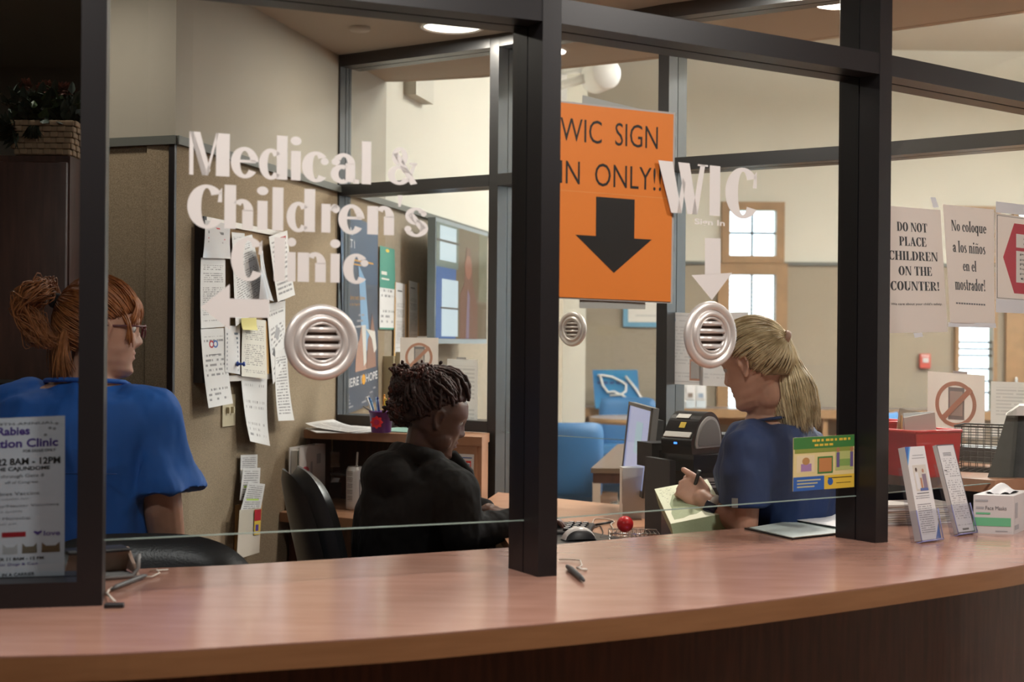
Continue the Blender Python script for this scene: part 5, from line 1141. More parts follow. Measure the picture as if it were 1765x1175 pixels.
# label printer
o = cn_ + a1_ * .10 + a2_ * .02 + Vector((0, 0, H_DESK + .2555)); fw = Vector((-.66, -.75, 0)).normalized(); sd = Vector((.75, -.66, 0)).normalized()
t = thing('label_printer', tuple(o), 'rounded black and silver label printer with small blue light', 'label printer')
prof = [(.075, 0), (.080, .03), (.078, .045), (.066, .062), (.040, .098), (.015, .118), (-.015, .126), (-.045, .118), (-.068, .095), (-.082, .06), (-.086, .02), (-.084, 0)]
cc = o + sd * .03
def ext(b, pr, s0, s1, m):
    pr = [tuple(p) for p in smooth_line(pr, 4)]
    n = len(pr); A = [cc + fw * x + sd * s0 + Vector((0, 0, z)) for x, z in pr]; B = [cc + fw * x + sd * s1 + Vector((0, 0, z)) for x, z in pr]
    b.add(A + B, [tuple(range(n))[::-1], tuple(n + i for i in range(n))] + [(i, (i + 1) % n, n + (i + 1) % n, n + i) for i in range(n)], m)
def ring_pts(k, dz=0): return [(-.012 + (x + .012) * k, .055 + (z - .055) * k + dz) for x, z in prof]
b = MB(); ext(b, prof, -.058, .052, mat('black_gloss', (.01, .01, .012), .25)); b.build('body', t)
D = [(.058, .018), (.062, .035), (.045, .078), (.015, .104), (-.015, .112), (-.045, .103), (-.064, .08), (-.074, .05), (-.076, .018)]
b = MB(); ext(b, D, .050, .056, mat('silver_plastic', (.44, .43, .42), .35)); ext(b, [(-.008 + (x + .008) * .84, .055 + (z - .055) * .84) for x, z in D], .056, .058, mat('satin_grey', (.20, .19, .185), .4)); b.build('side_cover', t)
b = MB()
def onfront(x0, z0, x1, z1, s0, s1, m, e=.0012):
    nrm = (fw * (z1 - z0) * -1 + Vector((0, 0, 1)) * (x1 - x0)); nrm = (fw * abs(z1 - z0) + Vector((0, 0, abs(x1 - x0)))).normalized()
    A = [cc + fw * x0 + sd * s0 + Vector((0, 0, z0)), cc + fw * x0 + sd * s1 + Vector((0, 0, z0)), cc + fw * x1 + sd * s1 + Vector((0, 0, z1)), cc + fw * x1 + sd * s0 + Vector((0, 0, z1))]
    b.add([p + nrm * e for p in A] + A, [(0, 1, 2, 3), (0, 4, 5, 1), (1, 5, 6, 2), (2, 6, 7, 3), (3, 7, 4, 0)], m)
onfront(.0795, .050, .066, .064, -.050, .045, M_offw, .004); b.build('label_tape', t)
b = MB(); onfront(.034, .106, .018, .117, -.036, .010, M_offw); b.build('top_label', t)
b = MB(); onfront(.056, .0775, .044, .0935, -.01, .01, M_yellow, .002); b.build('yellow_dot', t)
b = MB(); onfront(.0795, .030, .0785, .037, -.012, .0, mat('blue_led', (0, .05, .5), .3, emit=(.05, .2, 1), estr=1.5), .0015); b.build('indicator_light', t)
# keyboard
kz = H_DESK; kc = Vector((.035, 4.42, kz)); ka = radians(-12)
t = thing('keyboard', tuple(kc), 'black computer keyboard with white key legends on the worktop', 'keyboard', rz=ka)
b = MB(); b.rbox((0, 0, .010), (.44, .15, .018), M_black, .006, Matrix.Rotation(.08, 3, 'X')); b.build('case', t, True)
key = None
for r in range(5):
    for k in range(19):
        if k in (15,): continue
        x = -.205 + k * .0222; y = -.055 + r * .024
        b = MB()
        if key is None:
            b.rbox((0, 0, 0), (.018, .019, .008), M_black, .0025, seg=2); b.rect(lambda u, v, o=0: Vector((-.0062 + .0124 * u, -.005 + .011 * v, .004 + o)), 0, 0, 1, 1, M_wplast, .0004)
            key = b.build('key', t, True); kk = key
        else: kk = key.copy(); COL.objects.link(kk)
        kk.location = (x, y, .0225 + .08 * y)
# mouse on a dark pad
b = MB(); b.prism([tuple(PH(x, y, H_DESK).xy) for x, y in ((955, 925), (1000, 915), (1068, 928), (1060, 945), (955, 955))], H_DESK, H_DESK + .004, M_black); tag(b.build('mouse_pad'), 'black mouse pad by the front edge of the worktop', 'mouse pad')
o = PH(997, 930, H_DESK + .004); t = thing('computer_mouse', tuple(o), 'black computer mouse with glossy pale top on the pad', 'mouse', rz=radians(200))
def mouse(k0, k1, m, zo=0, w=.058):
    b = MB(); b.grid(lambda u, v: Vector(((u - .5) * .10, (v - .5) * w * (1 - .25 * (2 * u - 1) ** 2), zo + (.036 * max(0, 1 - abs(2 * u - 1) ** 2.4) ** .6) * max(0.02, 1 - abs(2 * v - 1) ** 2.6) ** .5)), 16, 12, m); return b
mouse(0, 1, M_black).build('body', t, True); mouse(0, 1, mat('pearl', (.62, .60, .58), .15), .003, .050).build('top_shell', t, True)
# red ball in a wire tray
o = P(1077.5, 903, 4.23); t_ = .0245
hb_ = o.z - t_
b = MB(); b.lathe([(t_ * sin(pi * i / 24) + 1e-5, -t_ * cos(pi * i / 24)) for i in range(25)], o, M_red, 40); tag(b.build('stress_ball'), 'shiny red foam ball resting in a wire tray', 'ball')
t = thing('wire_tray', (o.x + .03, o.y, H_DESK), 'small silver wire tray holding the red ball', 'wire tray'); b = MB()
x0, x1, y0, y1 = o.x - .045, o.x + .10, o.y - .035, o.y + .07
for z in (H_DESK + .003, (H_DESK + hb_) / 2, hb_): b.tube([(x0, y0, z), (x1, y0, z), (x1, y1, z), (x0, y1, z), (x0, y0, z)], .0014, M_chrome, 6)
for i in range(13): x = x0 + (x1 - x0) * i / 12; b.tube([(x, y0, H_DESK), (x, y0, hb_), (x, y1, hb_), (x, y1, H_DESK)], .0010, M_chrome, 5)
b.build('wire_frame', t)
b = MB(); b.rbox((x0 + .045, y0 - .03, H_DESK + .008), (.03, .02, .014), M_lgrey, .004); b.rbox((x0 + .068, y0 - .03, H_DESK + .01), (.016, .012, .012), mat('blue_led', (0, .05, .5), .3), .003); tag(b.build('usb_gadget'), 'small white gadget with glowing blue end below the red ball', 'gadget')
for i, (lab, pts, r, m) in enumerate((('white charging cable looping left of the red ball', [(1020, 905), (1024, 893), (1046, 894), (1060, 898), (1052, 903), (1058, 912)], .0022, M_string), ('thin black cable curling between keyboard and tray', [(1015, 912), (1035, 905), (1040, 918), (1033, 927), (1046, 925), (1062, 916)], .0018, M_wire), ('black cable running behind the red ball', [(1090, 892), (1102, 886), (1115, 888), (1122, 893)], .0018, M_wire))):
    b = MB(); P_ = smooth_line([tuple(PH(x, y, H_DESK + .004)) for x, y in pts], 5) if 0 else [PH(x, y, H_DESK + .003) for x, y in pts]
    Q = []
    for k in range(len(P_) - 1):
        for s in range(4): Q.append(P_[k].lerp(P_[k + 1], s / 4))
    Q.append(P_[-1]); Q = [Q[0]] + [(Q[k - 1] + Q[k] * 2 + Q[k + 1]) / 4 for k in range(1, len(Q) - 1)] + [Q[-1]]
    b.tube(Q, r, m, 6); tag(b.build('cable'), lab, 'cable')
b = MB(); b.tube([PH(1027, 904, H_DESK + .005), PH(1056, 899, H_DESK + .005)], .004, M_black, 8); tag(b.build('marker_pen'), 'black marker lying on the worktop left of the red ball', 'pen')
# small white printed box behind the monitor
o = PH(1094, 895, H_DESK); t = thing('paper_box', tuple(o), 'white box with printed label standing behind the red ball', 'box')
b = MB(); b.box((o.x + .0, o.y + .05, H_DESK + .085), (.085, .06, .17), M_wplast, .1); b.build('carton', t)
b = MB(); f = lambda x, y, off=0: Vector((o.x - .042 + .08 * x, o.y + .018 + .008 * x - off, H_DESK + .05 + .11 * y)); b.grid(lambda u, v: f(u, v, .001), 1, 1, PR[0]); b.build('printed_label', t)
# ledge things at right: red bins, basket, grey machine
def bin_(loc, rz, label, s=1.0):
    t = thing('hopper_bin', loc, label, 'storage bin', 'red hopper bins on the ledge', rz)
    w, d, h, wt_ = .17 * s, .20 * s, .125 * s, .004; b = MB()
    b.box((0, 0, wt_ / 2), (w * .86, d, wt_), M_red)
    sidep = lambda sx: [Vector((sx * w * .43, -d / 2 + .02, 0)), Vector((sx * w * .43, d / 2, 0)), Vector((sx * w * .5, d / 2, h)), Vector((sx * w * .5, -d * .12, h)), Vector((sx * w * .48, -d / 2 - .01, h * .42))]
    for sx in (-1, 1):
        A = sidep(sx); B = [p - Vector((sx * wt_, 0, 0)) for p in A]; n = 5
        b.add(A + B, [tuple(range(n)), tuple(n + i for i in range(n))[::-1]] + [(i, n + i, n + (i + 1) % n, (i + 1) % n) for i in range(n)], M_red)
        b.tube([A[4], A[3], A[2]], .005, M_red, 6)
    b.hexa([Vector((-w * .43, -d / 2 + .02, 0)), Vector((w * .43, -d / 2 + .02, 0)), Vector((w * .43, -d / 2 + .024, 0)), Vector((-w * .43, -d / 2 + .024, 0)), Vector((-w * .48, -d / 2 - .01, h * .42)), Vector((w * .48, -d / 2 - .01, h * .42)), Vector((w * .48, -d / 2 - .006, h * .42)), Vector((-w * .48, -d / 2 - .006, h * .42))], M_red)
    b.hexa([Vector((-w * .43, d / 2 - wt_, 0)), Vector((w * .43, d / 2 - wt_, 0)), Vector((w * .43, d / 2, 0)), Vector((-w * .43, d / 2, 0)), Vector((-w * .5, d / 2 - wt_, h)), Vector((w * .5, d / 2 - wt_, h)), Vector((w * .5, d / 2, h)), Vector((-w * .5, d / 2, h))], M_red)
    b.tube([(-w * .5, d / 2, h), (w * .5, d / 2, h)], .005, M_red, 6); b.tube([(-w * .48, -d / 2 - .01, h * .42), (w * .48, -d / 2 - .01, h * .42)], .005, M_red, 6)
    b.build('bin_body', t, True); return t
o1 = PH(1588, 822, H_LEDGE); bin_((o1.x, o1.y + .09, H_LEDGE), radians(180 + 28), 'red plastic hopper bin holding envelopes, in front of the other')
o2 = PH(1530, 800, H_LEDGE); bin_((o2.x + .0, o2.y + .16, H_LEDGE), radians(180 + 28), 'red plastic hopper bin partly hidden by the right post', .98)
for i, (dx, h_, m, lab) in enumerate(((-.02, .165, M_offw, 'front white envelope'), (.01, .170, M_white, 'second white envelope'), (.03, .158, M_kraft, 'manila envelope'), (.045, .172, M_offw, 'rear white envelope'))):
    b = MB(); b.box((o1.x + .02 + dx * .3 - .01 * i, o1.y + .05 + .022 * i, H_LEDGE + h_ / 2 + .006), (.115, .003, h_ - .004), m, Matrix.Rotation(radians(28), 3, 'Z') @ Matrix.Rotation(.09 * i - .12, 3, 'Y'))
    tag(b.build('envelope'), '%s sticking up out of the red bin' % lab, 'envelope', 'envelopes in the red bin')
o = PH(1690, 850, H_LEDGE) ; t = thing('wire_basket', (1.42, 4.05, H_LEDGE), 'dark wire basket on the ledge beside the grey machine', 'wire basket')
b = MB(); bu = Vector((cos(fa[3]), sin(fa[3]), 0)); bn = Vector((-bu.y, bu.x, 0)); bo = Vector((1.275, 4.09, H_LEDGE)); 
bz = .13; q = lambda s, d, z: bo + Vector((.88, -.47, 0)) * s + Vector((-.47, -.88, 0)) * -d + Vector((0, 0, z))
for z in [i * bz / 8 for i in range(9)]: b.tube([q(0, 0, z), q(.30, 0, z), q(.30, .14, z), q(0, .14, z), q(0, 0, z)], .0012 if z < bz - .001 else .0028, M_wire, 5)
for i in range(16): s = .30 * i / 15; b.tube([q(s, 0, bz), q(s, 0, 0.002), q(s, .14, 0.002), q(s, .14, bz)], .0011, M_wire, 5)
for i in range(8): d = .14 * i / 7; b.tube([q(0, d, bz), q(0, d, 0.002), q(.30, d, .002), q(.30, d, bz)], .0011, M_wire, 5)
b.build('wire_mesh', t)
t = thing('desk_machine', (1.36, 3.93, H_LEDGE), 'dark grey sloping desk machine with pale top at the right edge', 'machine')
gm = mat('charcoal_plastic', (.05, .055, .055), .55, var=.15, vscale=30)
g = lambda x, y, d: P(x, y, 3.90 + d)
A = [g(1688, 868, 0), g(1830, 868, 0), g(1830, 700, .02), g(1757, 700, .02), g(1736, 712, .02)]; B = [p + Vector((.05, .12, 0)) for p in A]
b = MB(); n = 5; b.add(A + B, [tuple(range(n)), tuple(n + i for i in range(n))[::-1]] + [(i, n + i, n + (i + 1) % n, (i + 1) % n) for i in range(n)], gm); b.build('housing', t)
b = MB(); A = [g(1733, 716, 0), g(1840, 716, 0), g(1840, 700, .0), g(1757, 699, .0)]; B = [p + Vector((.05, .14, 0)) for p in A]; n = 4
b.add(A + B, [tuple(range(n)), tuple(n + i for i in range(n))[::-1]] + [(i, n + i, n + (i + 1) % n, (i + 1) % n) for i in range(n)], M_offw); b.build('top_cap', t)
# smoke detector
o = PH(620, 47, H_CEIL); t = thing('smoke_detector', tuple(o), 'small flat white smoke detector disc on the office ceiling', 'smoke detector')
b = MB(); b.lathe([(.0001, -.016), (.036, -.015), (.042, -.008), (.042, 0)], o, mat('dull_white', (.50, .46, .40), .6), 30); b.build('cover', t)
# ================================================================== ON THE WALL BEYOND THE FAR WINDOW
t = thing('television', tuple(WALL.hit(790, 490)), 'wide flat wall television with blue and brown painted reflections in the next room', 'television')
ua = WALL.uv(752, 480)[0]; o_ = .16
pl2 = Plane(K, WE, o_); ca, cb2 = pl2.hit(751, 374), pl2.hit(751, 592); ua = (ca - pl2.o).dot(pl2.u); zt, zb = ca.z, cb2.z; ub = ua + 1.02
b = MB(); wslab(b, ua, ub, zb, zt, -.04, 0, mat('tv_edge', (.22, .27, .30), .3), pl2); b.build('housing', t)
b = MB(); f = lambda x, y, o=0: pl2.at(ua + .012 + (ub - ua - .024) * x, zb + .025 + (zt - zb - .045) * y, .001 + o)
def em(n, c, s=.36): return mat(n, (.01, .01, .01), .12, emit=c, estr=s)  # glowing colours paint the windows and woman reflected in the screen
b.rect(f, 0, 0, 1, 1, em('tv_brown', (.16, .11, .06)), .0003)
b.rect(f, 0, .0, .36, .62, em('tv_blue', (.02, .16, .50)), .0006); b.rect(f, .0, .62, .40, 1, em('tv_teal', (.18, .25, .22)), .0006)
b.rect(f, .06, .68, .36, .98, em('tv_reflected_window', (.75, .90, 1.0), .42), .0009); b.rect(f, .0, .84, .42, .86, em('tv_dark', (.03, .03, .03)), .0012)
b.rect(f, .10, .02, .40, .52, em('tv_reflected_window', (.75, .90, 1.0), .42), .0009); b.rect(f, .08, .26, .42, .275, em('tv_dark', (.03, .03, .03)), .0012)
b.polys([[(.44, .0), (.80, .0), (.80, .30), (.70, .50), (.64, .84), (.56, .84), (.52, .50), (.44, .40)]], f, em('tv_reflected_person', (.20, .07, .05)), .0012)
b.polys([dot(.60, .66, .07, .11)], f, em('tv_reflected_face', (.42, .15, .10)), .0016); b.polys([[(.56, .0), (.62, .0), (.63, .40), (.59, .46)]], f, em('tv_lilac', (.25, .18, .30)), .0016)
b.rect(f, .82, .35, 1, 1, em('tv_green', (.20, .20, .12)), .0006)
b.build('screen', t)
b = MB(); wslab(b, ua + .4, ua + .6, zb + .15, zb + .45, -o_, -.04, M_black, pl2); b.build('wall_bracket', t)
def mk(b, f):
    b.rect(f, 0, .0, 1, .30, mat('poster_dark', (.03, .035, .05), .4)); b.rect(f, 0, .66, 1, 1, mat('poster_blue', (.05, .09, .16), .4))
    b.polys([[(.45, .80), (.60, .80), (.75, .30), (.50, .30)]], f, mat('glowblue', (.22, .40, .62), .4), .0006)
    b.text('SAVE A LIFE', f, (.14, .905, .90, .945), M_white, bold=.02, t=.001); b.text('GET NALOXONE', f, (.10, .84, .95, .885), M_white, bold=.02, t=.001)
    b.rect(f, .12, .775, .95, .785, mat('amber', (.55, .28, .05), .5), .001); b.rect(f, .12, .755, .80, .763, mat('amber', (.55, .28, .05), .5), .001)
    b.text('You are not alone', f, (.05, .575, .62, .60), mat('amber', (.55, .28, .05), .5), t=.001); b.text('Help is here', f, (.05, .54, .46, .56), mat('amber', (.55, .28, .05), .5), t=.001)
    for i in range(3): b.rect(f, .06, .49 - i * .03, .58 - .04 * i, .50 - i * .03, M_inkl, .001)
    sk = mat('poster_skin', (.42, .24, .18), .5); sk2 = mat('poster_skin_b', (.28, .15, .11), .5)
    b.polys([[(.30, .20), (.62, .20), (.60, .38), (.50, .44), (.42, .36), (.34, .34)]], f, sk, .001); b.polys([[(.62, .20), (.92, .20), (.88, .42), (.82, .50), (.76, .40), (.68, .36)]], f, sk2, .0012)
    b.polys([[(.50, .44), (.62, .44), (.62, .24), (.54, .22)], [(.62, .42), (.90, .40), (.94, .30), (.86, .28), (.80, .36)]], f, M_offw, .0016)
    b.text('HERE IS HOPE', f, (.06, .13, .96, .175), M_white, bold=.01, t=.001); b.polys([dot(.53, .15, .05, .028)], f, mat('amber2', (.75, .35, .02), .5), .0016)
    for i in range(4): b.rect(f, .08, .08 - i * .018, .9 - .1 * i, .088 - i * .018, M_inkl, .001)
t = sheet('naloxone_poster', 'tall dark blue poster reading GET NALOXONE and HERE IS HOPE', 'poster', WALL, px4(583, 366, 651, 390, 651, 690, 590, 716), mat('poster_navy', (.06, .08, .12), .3), off=.01, marks=mk, wav=.01, nu=6, nv=8)
def mk(b, f):
    b.rect(f, 0, .50, 1, 1, M_teal); b.rect(f, .1, .66, .45, .70, M_offw, .0006); b.rect(f, .1, .60, .6, .62, M_offw, .0006); b.polys([dot(.5, .96, .12, .02)], f, M_yellow, .0006); b.rect(f, 0, 0, 1, .02, M_teal)
sheet('wall_flyer', 'green topped flyer pinned right of the dark blue poster', 'flyer', WALL, px4(655, 423, 680, 429.6, 683, 568, 654, 567), PR[2], off=.008, marks=mk)
def mk(b, f):
    b.rect(f, -.02, -.02, 1.02, .0, M_kraft); b.rect(f, .08, .04, .88, .80, PR[0], .001); b.rect(f, .05, .80, .85, 1.0, M_white, .0012); b.rect(f, .2, .88, .6, .90, M_inkg, .0016)
sheet('hanging_folder', 'manila folder with white sheet hanging left of the television', 'folder', WALL, px4(681, 486, 701, 490, 700, 614, 678.7, 614), M_kraft, off=.01, marks=mk)
sheet('hanging_folder', 'manila folder with white sheet hanging nearest the television', 'folder', WALL, px4(704, 483, 722, 488, 722, 588, 703, 590), M_kraft, off=.01, marks=mk)
def mk(b, f): b.rect(f, .1, .88, .9, .93, M_redink); 
sheet('framed_notice', 'blue edged framed notice on wall beyond the television', 'framed notice', WALL, px4(868, 450, 880, 454, 880, 664, 868, 668), PR[1], off=.02, marks=mk)
t = thing('wall_phone', tuple(WALL.hit(664, 655)), 'cream wall telephone beneath the green flyer', 'telephone')
b = MB(); ua, zm = WALL.uv(664, 650); wslab(b, ua - .03, ua + .10, zm - .11, zm + .10, 0, .05, M_beige); b.build('base', t)
b = MB(); wslab(b, ua + .0, ua + .06, zm - .09, zm + .12, .05, .09, M_beige); b.build('handset', t)
t = thing('thermostat', tuple(WALL.hit(690, 650)), 'grey square wall fitting behind the seated woman\'s hair', 'wall fitting')
b = MB(); ua, zm = WALL.uv(682, 650); wslab(b, ua, ua + .28, zm - .16, zm + .12, 0, .03, M_lgrey); b.build('plate', t)
t = thing('emergency_light', tuple(WALL.hit(708, 145)), 'pale angular fitting high on the cream wall', 'wall fitting')
b = MB(); ua, zm = WALL.uv(697, 142); wslab(b, ua, ua + .30, zm - .06, zm + .06, 0, .06, mat('cream_fitting', (.50, .48, .42), .6)); b.build('housing', t)
# wall-mounted projector seen over the orange sign
t = thing('wall_projector', tuple(P(1010, 130, 9.5)), 'white cylindrical projector arm high on the pilaster over the orange sign', 'projector')
e_ = P(1035, 130, 9.3); s_ = P(950, 122, 9.8)
b = MB(); b.lathe([(.0001, -.11), (.095, -.11), (.105, -.09), (.105, .09), (.095, .11), (.0001, .11)], e_, M_wplast, 30, Matrix.Rotation(pi / 2, 3, 'X') @ Matrix.Rotation(.35, 3, 'Y')); b.build('drum', t)
b = MB(); b.tube([s_, e_ + Vector((-.05, .0, .06))], .035, M_wplast, 12); b.tube([s_ + Vector((0, 0, -.12)), e_ + Vector((-.1, 0, -.02))], .03, M_wplast, 12); b.build('arm', t)
b = MB(); b.box((s_.x - .02, s_.y + .08, s_.z - .06), (.26, .16, .30), M_wplast); b.build('bracket', t)

# ================================================================== WAITING ROOM FURNITURE
def at(x, y, Z): return P(x, y, Z)
def blue_chair(loc, rz, label, w=.54):
    "wraps around the sitter; faces +y"
    t = thing('lounge_chair', (*loc, 0), label, 'chair', 'blue waiting room chairs', rz)
    b = MB(); pillow(b, w, .48, .14, M_bluevinyl, 0, p=5, c=(0, 0, .40), R=Matrix.Rotation(pi / 2, 3, 'X')); b.build('seat', t, True)
    b = MB(); pillow(b, w, .50, .09, M_bluevinyl, bend=-.04, p=7, c=(0, -.24, .63), R=Matrix.Rotation(.10, 3, 'X')); b.build('backrest', t, True)
    for s in (-1, 1):
        b = MB(); pillow(b, .40, .26, .06, M_bluevinyl, 0, p=4, c=(s * (w / 2 - .02), .0, .50), R=Matrix.Rotation(pi / 2, 3, 'Z')); b.build('armrest', t, True)
    b = MB(); b.tube([(0, 0, .06), (0, 0, .34)], .03, M_chrome, 12); b.build('column', t, True)
    for k in range(4):
        a = pi / 4 + k * pi / 2; b = MB(); b.tube([(0, 0, .07), (.27 * cos(a), .27 * sin(a), .03)], [.03, .018], M_chrome, 8); b.build('leg', t, True)
    return t
p = at(973, 760, 9.4); blue_chair((p.x, p.y), radians(8), 'blue chair seen from behind just right of the central post', .44)
p = at(1072, 790, 10.2); blue_chair((p.x, p.y), radians(62), 'blue chair turned sideways beside the dark desk', .40)
p = at(1078, 720, 13.2); blue_chair((p.x, p.y), radians(170), 'blue chair on the far side of the round table')
p = at(1480, 740, 11.0); blue_chair((p.x, p.y), radians(60), 'blue chair behind the blonde ponytail near the right post')
# round table
p = at(1105, 722, 12.2); t = thing('round_table', (p.x, p.y, 0), 'round grey topped table with orange wood edge between blue chairs', 'table')
b = MB(); b.lathe([(.0001, .755), (.44, .755)], (p.x, p.y, 0), mat('grey_laminate', (.26, .22, .22), .3), 48); b.lathe([(.44, .755), (.445, .74), (.445, .715), (.43, .71), (.0001, .71)], (p.x, p.y, 0), M_woodtrim, 48); b.build('tabletop', t)
b = MB(); b.tube([(p.x, p.y, .03), (p.x, p.y, .71)], .035, M_chrome, 14); b.build('pedestal', t)
b = MB(); b.lathe([(.0001, .035), (.25, .02), (.27, 0)], (p.x, p.y, 0), M_chrome, 32); b.build('base', t)
# dark desk
t = thing('work_table', (.9, 8.2, 0), 'dark brown rectangular table with thin steel legs beyond the glass', 'table')
b = MB(); b.prism([(.417, 7.42), (2.1, 7.42), (2.1, 9.2), (.69, 9.2)], .715, .74, mat('brown_laminate', (.16, .115, .085), .25)); b.prism([(.43, 7.44), (2.08, 7.44), (2.08, 9.15), (.70, 9.15)], .66, .715, M_panel); b.build('tabletop', t)
for x, y in ((.45, 7.46), (2.05, 7.46), (.74, 9.1), (2.05, 9.1)): b = MB(); b.box((x, y, .33), (.04, .04, .66), M_alu); b.build('leg', t)
# ledge along the far wall
t = thing('wall_counter', (2.8, 14.7, 0), 'long wood edged work counter along the far wall', 'counter')
b = MB(); b.box((2.72, 14.72, .715), (4.5, .5, .03), mat('grey_laminate', (.26, .22, .22), .3)); b.box((2.72, 14.46, .685), (4.5, .03, .09), M_woodtrim); b.build('worktop', t)
for x in (.60, 1.9, 3.2, 4.6): b = MB(); b.box((x, 14.72, .35), (.05, .46, .70), M_woodtrim); b.build('support', t)
# blue display board with ribbon
bp = Plane((0, 14.3), (1, 14.3)); A = [bp.hit(x, y) for x, y in ((1026, 704), (1104, 704), (1101, 638), (1023, 638))]
t = thing('display_board', tuple(bp.hit(1062, 700)), 'bright blue display board with white ribbon on the far counter', 'display board')
bm_ = mat('sky_blue_card', (.02, .26, .62), .5, col2=(.04, .36, .66), vscale=3)
A = [Vector((a.x, 14.3 + (.16 if a.z > .9 else 0), a.z)) for a in A]; z_ = .73
A[0].z = A[1].z = .731
f = quadmap(A, (0, -1, 0)); b = MB(); b.grid(lambda u, v: f(u, v), 2, 2, bm_, thick=.02)
db = mat('dim_blue', (.03, .10, .30), .5)
for k in range(6): b.rect(f, .08 + .14 * k, .63, .18 + .14 * k, .70, db, .002)
for k in range(4): b.rect(f, .14 + .17 * k, .12, .26 + .17 * k, .26, db, .002); b.build('panel', t)
b = MB(); rp = [(.10, .86), (.22, .86), (.42, .82), (.62, .70), (.72, .62), (.70, .45), (.58, .36), (.44, .44), (.30, .42), (.20, .60), (.16, .84)]
b.tube([f(x, y, .03) for x, y in rp], .012, M_wplast, 6); b.tube([f(.72, .84, .03), f(.92, .52, .03), f(1.06, .22, .03), f(.90, .10, .05), f(.60, .36, .03), f(.34, .34, .03)], .012, M_wplast, 6); b.build('ribbon', t)
# framed certificate
fp = Plane((0, 14.98), (1, 14.98)); t = thing('framed_certificate', tuple(fp.hit(1100, 540)), 'blue framed certificate on the far wall left of the window post', 'picture frame')
u0, z0 = fp.uv(1074, 563)[0], fp.uv(1074, 563)[1]; b = MB(); b.box((u0 + .25, 14.97, z0 + .22), (.50, .03, .44), mat('blue_frame', (.12, .30, .45), .5)); b.build('frame', t)
b = MB(); b.box((u0 + .25, 14.953, z0 + .22), (.40, .004, .34), M_offw); b.rect(lambda x, y, o=0: Vector((u0 + .1 + .3 * x, 14.95 - o, z0 + .09 + .24 * y)), .1, .1, .9, .14, M_inkl); b.build('certificate', t)
# leaflet display
lp = Plane((0, 14.45), (1, 14.45))
t = thing('leaflet_stand', tuple(lp.hit(1190, 700)), 'white leaflet stand on the far counter beneath the pale notice', 'leaflet stand')
A = [lp.hit(x, y) for x, y in ((1162, 704), (1217, 704), (1217, 664), (1162, 662))]; A[0].z = A[1].z = .731; f = quadmap(A, (0, -1, 0)); b = MB(); b.grid(lambda u, v: f(u, v), 1, 1, M_wplast, thick=.06); b.build('stand', t)
for i, (x0, m) in enumerate(((.0, mat('leafgreen', (.30, .45, .10), .5)), (.34, mat('greybrown', (.20, .16, .14), .5)), (.67, mat('bluegrey', (.25, .32, .42), .5)))):
    k = MB(); k.rect(lambda x, y, o=0: f(x, y, .012 + o), x0 + .03, .40, x0 + .30, .98, M_white, .004); k.rect(lambda x, y, o=0: f(x, y, .012 + o), x0 + .08, .46, x0 + .24, .66, m, .006); k.build('leaflet', t)
    k = MB(); k.rect(lambda x, y, o=0: f(x, y, .012 + o), x0 + .02, .02, x0 + .31, .34, mat('cool_white', (.55, .62, .68), .5), .004); k.build('leaflet', t)
# fire alarm
t = thing('fire_alarm', tuple(fp.hit(1593, 622)), 'small red fire alarm pull station on the far wall', 'fire alarm')
c0 = fp.hit(1593, 622); b = MB(); b.rbox((c0.x, 14.96, c0.z), (.115, .05, .155), mat('dull_red', (.50, .08, .06), .5), .01); b.build('box', t)
b = MB(); b.box((c0.x, 14.93, c0.z + .01), (.06, .02, .05), M_lgrey); b.build('handle', t)
b = MB(); b.text('FIRE', lambda x, y, o=0: Vector((c0.x - .04 + .08 * x, 14.933 - o, c0.z + .045 + .02 * y)), (0, 0, 1, 1), M_wplast, bold=.02); b.build('lettering', t)
# ================================================================== PEOPLE
def interp(tab, z):
    if z <= tab[0][0]: return tab[0][1]
    for (a, x), (b, y) in zip(tab[:-1], tab[1:]):
        if z <= b:
            k = (z - a) / (b - a); k = k * k * (3 - 2 * k); return x + (y - x) * k
    return tab[-1][1]
T_FRONT = [(-.122, .048), (-.115, .072), (-.103, .082), (-.090, .078), (-.078, .076), (-.060, .078), (-.040, .080), (-.020, .081), (0, .083), (.018, .090), (.035, .091), (.06, .084), (.085, .064), (.103, .036), (.115, .0)]
T_BACK = [(-.122, .0), (-.105, -.005), (-.09, -.02), (-.06, -.060), (-.03, -.082), (0, -.094), (.03, -.099), (.06, -.092), (.085, -.070), (.103, -.040), (.115, .0)]
T_W = [(-.122, .022), (-.112, .036), (-.095, .047), (-.07, .056), (-.04, .064), (-.01, .069), (.02, .072), (.05, .070), (.08, .054), (.1, .034), (.115, .001)]
T_NOSE = [(-.048, 0), (-.043, .006), (-.038, .013), (-.030, .0225), (-.024, .0225), (-.012, .0165), (0, .0105), (.012, .005), (.022, .001), (.03, 0)]
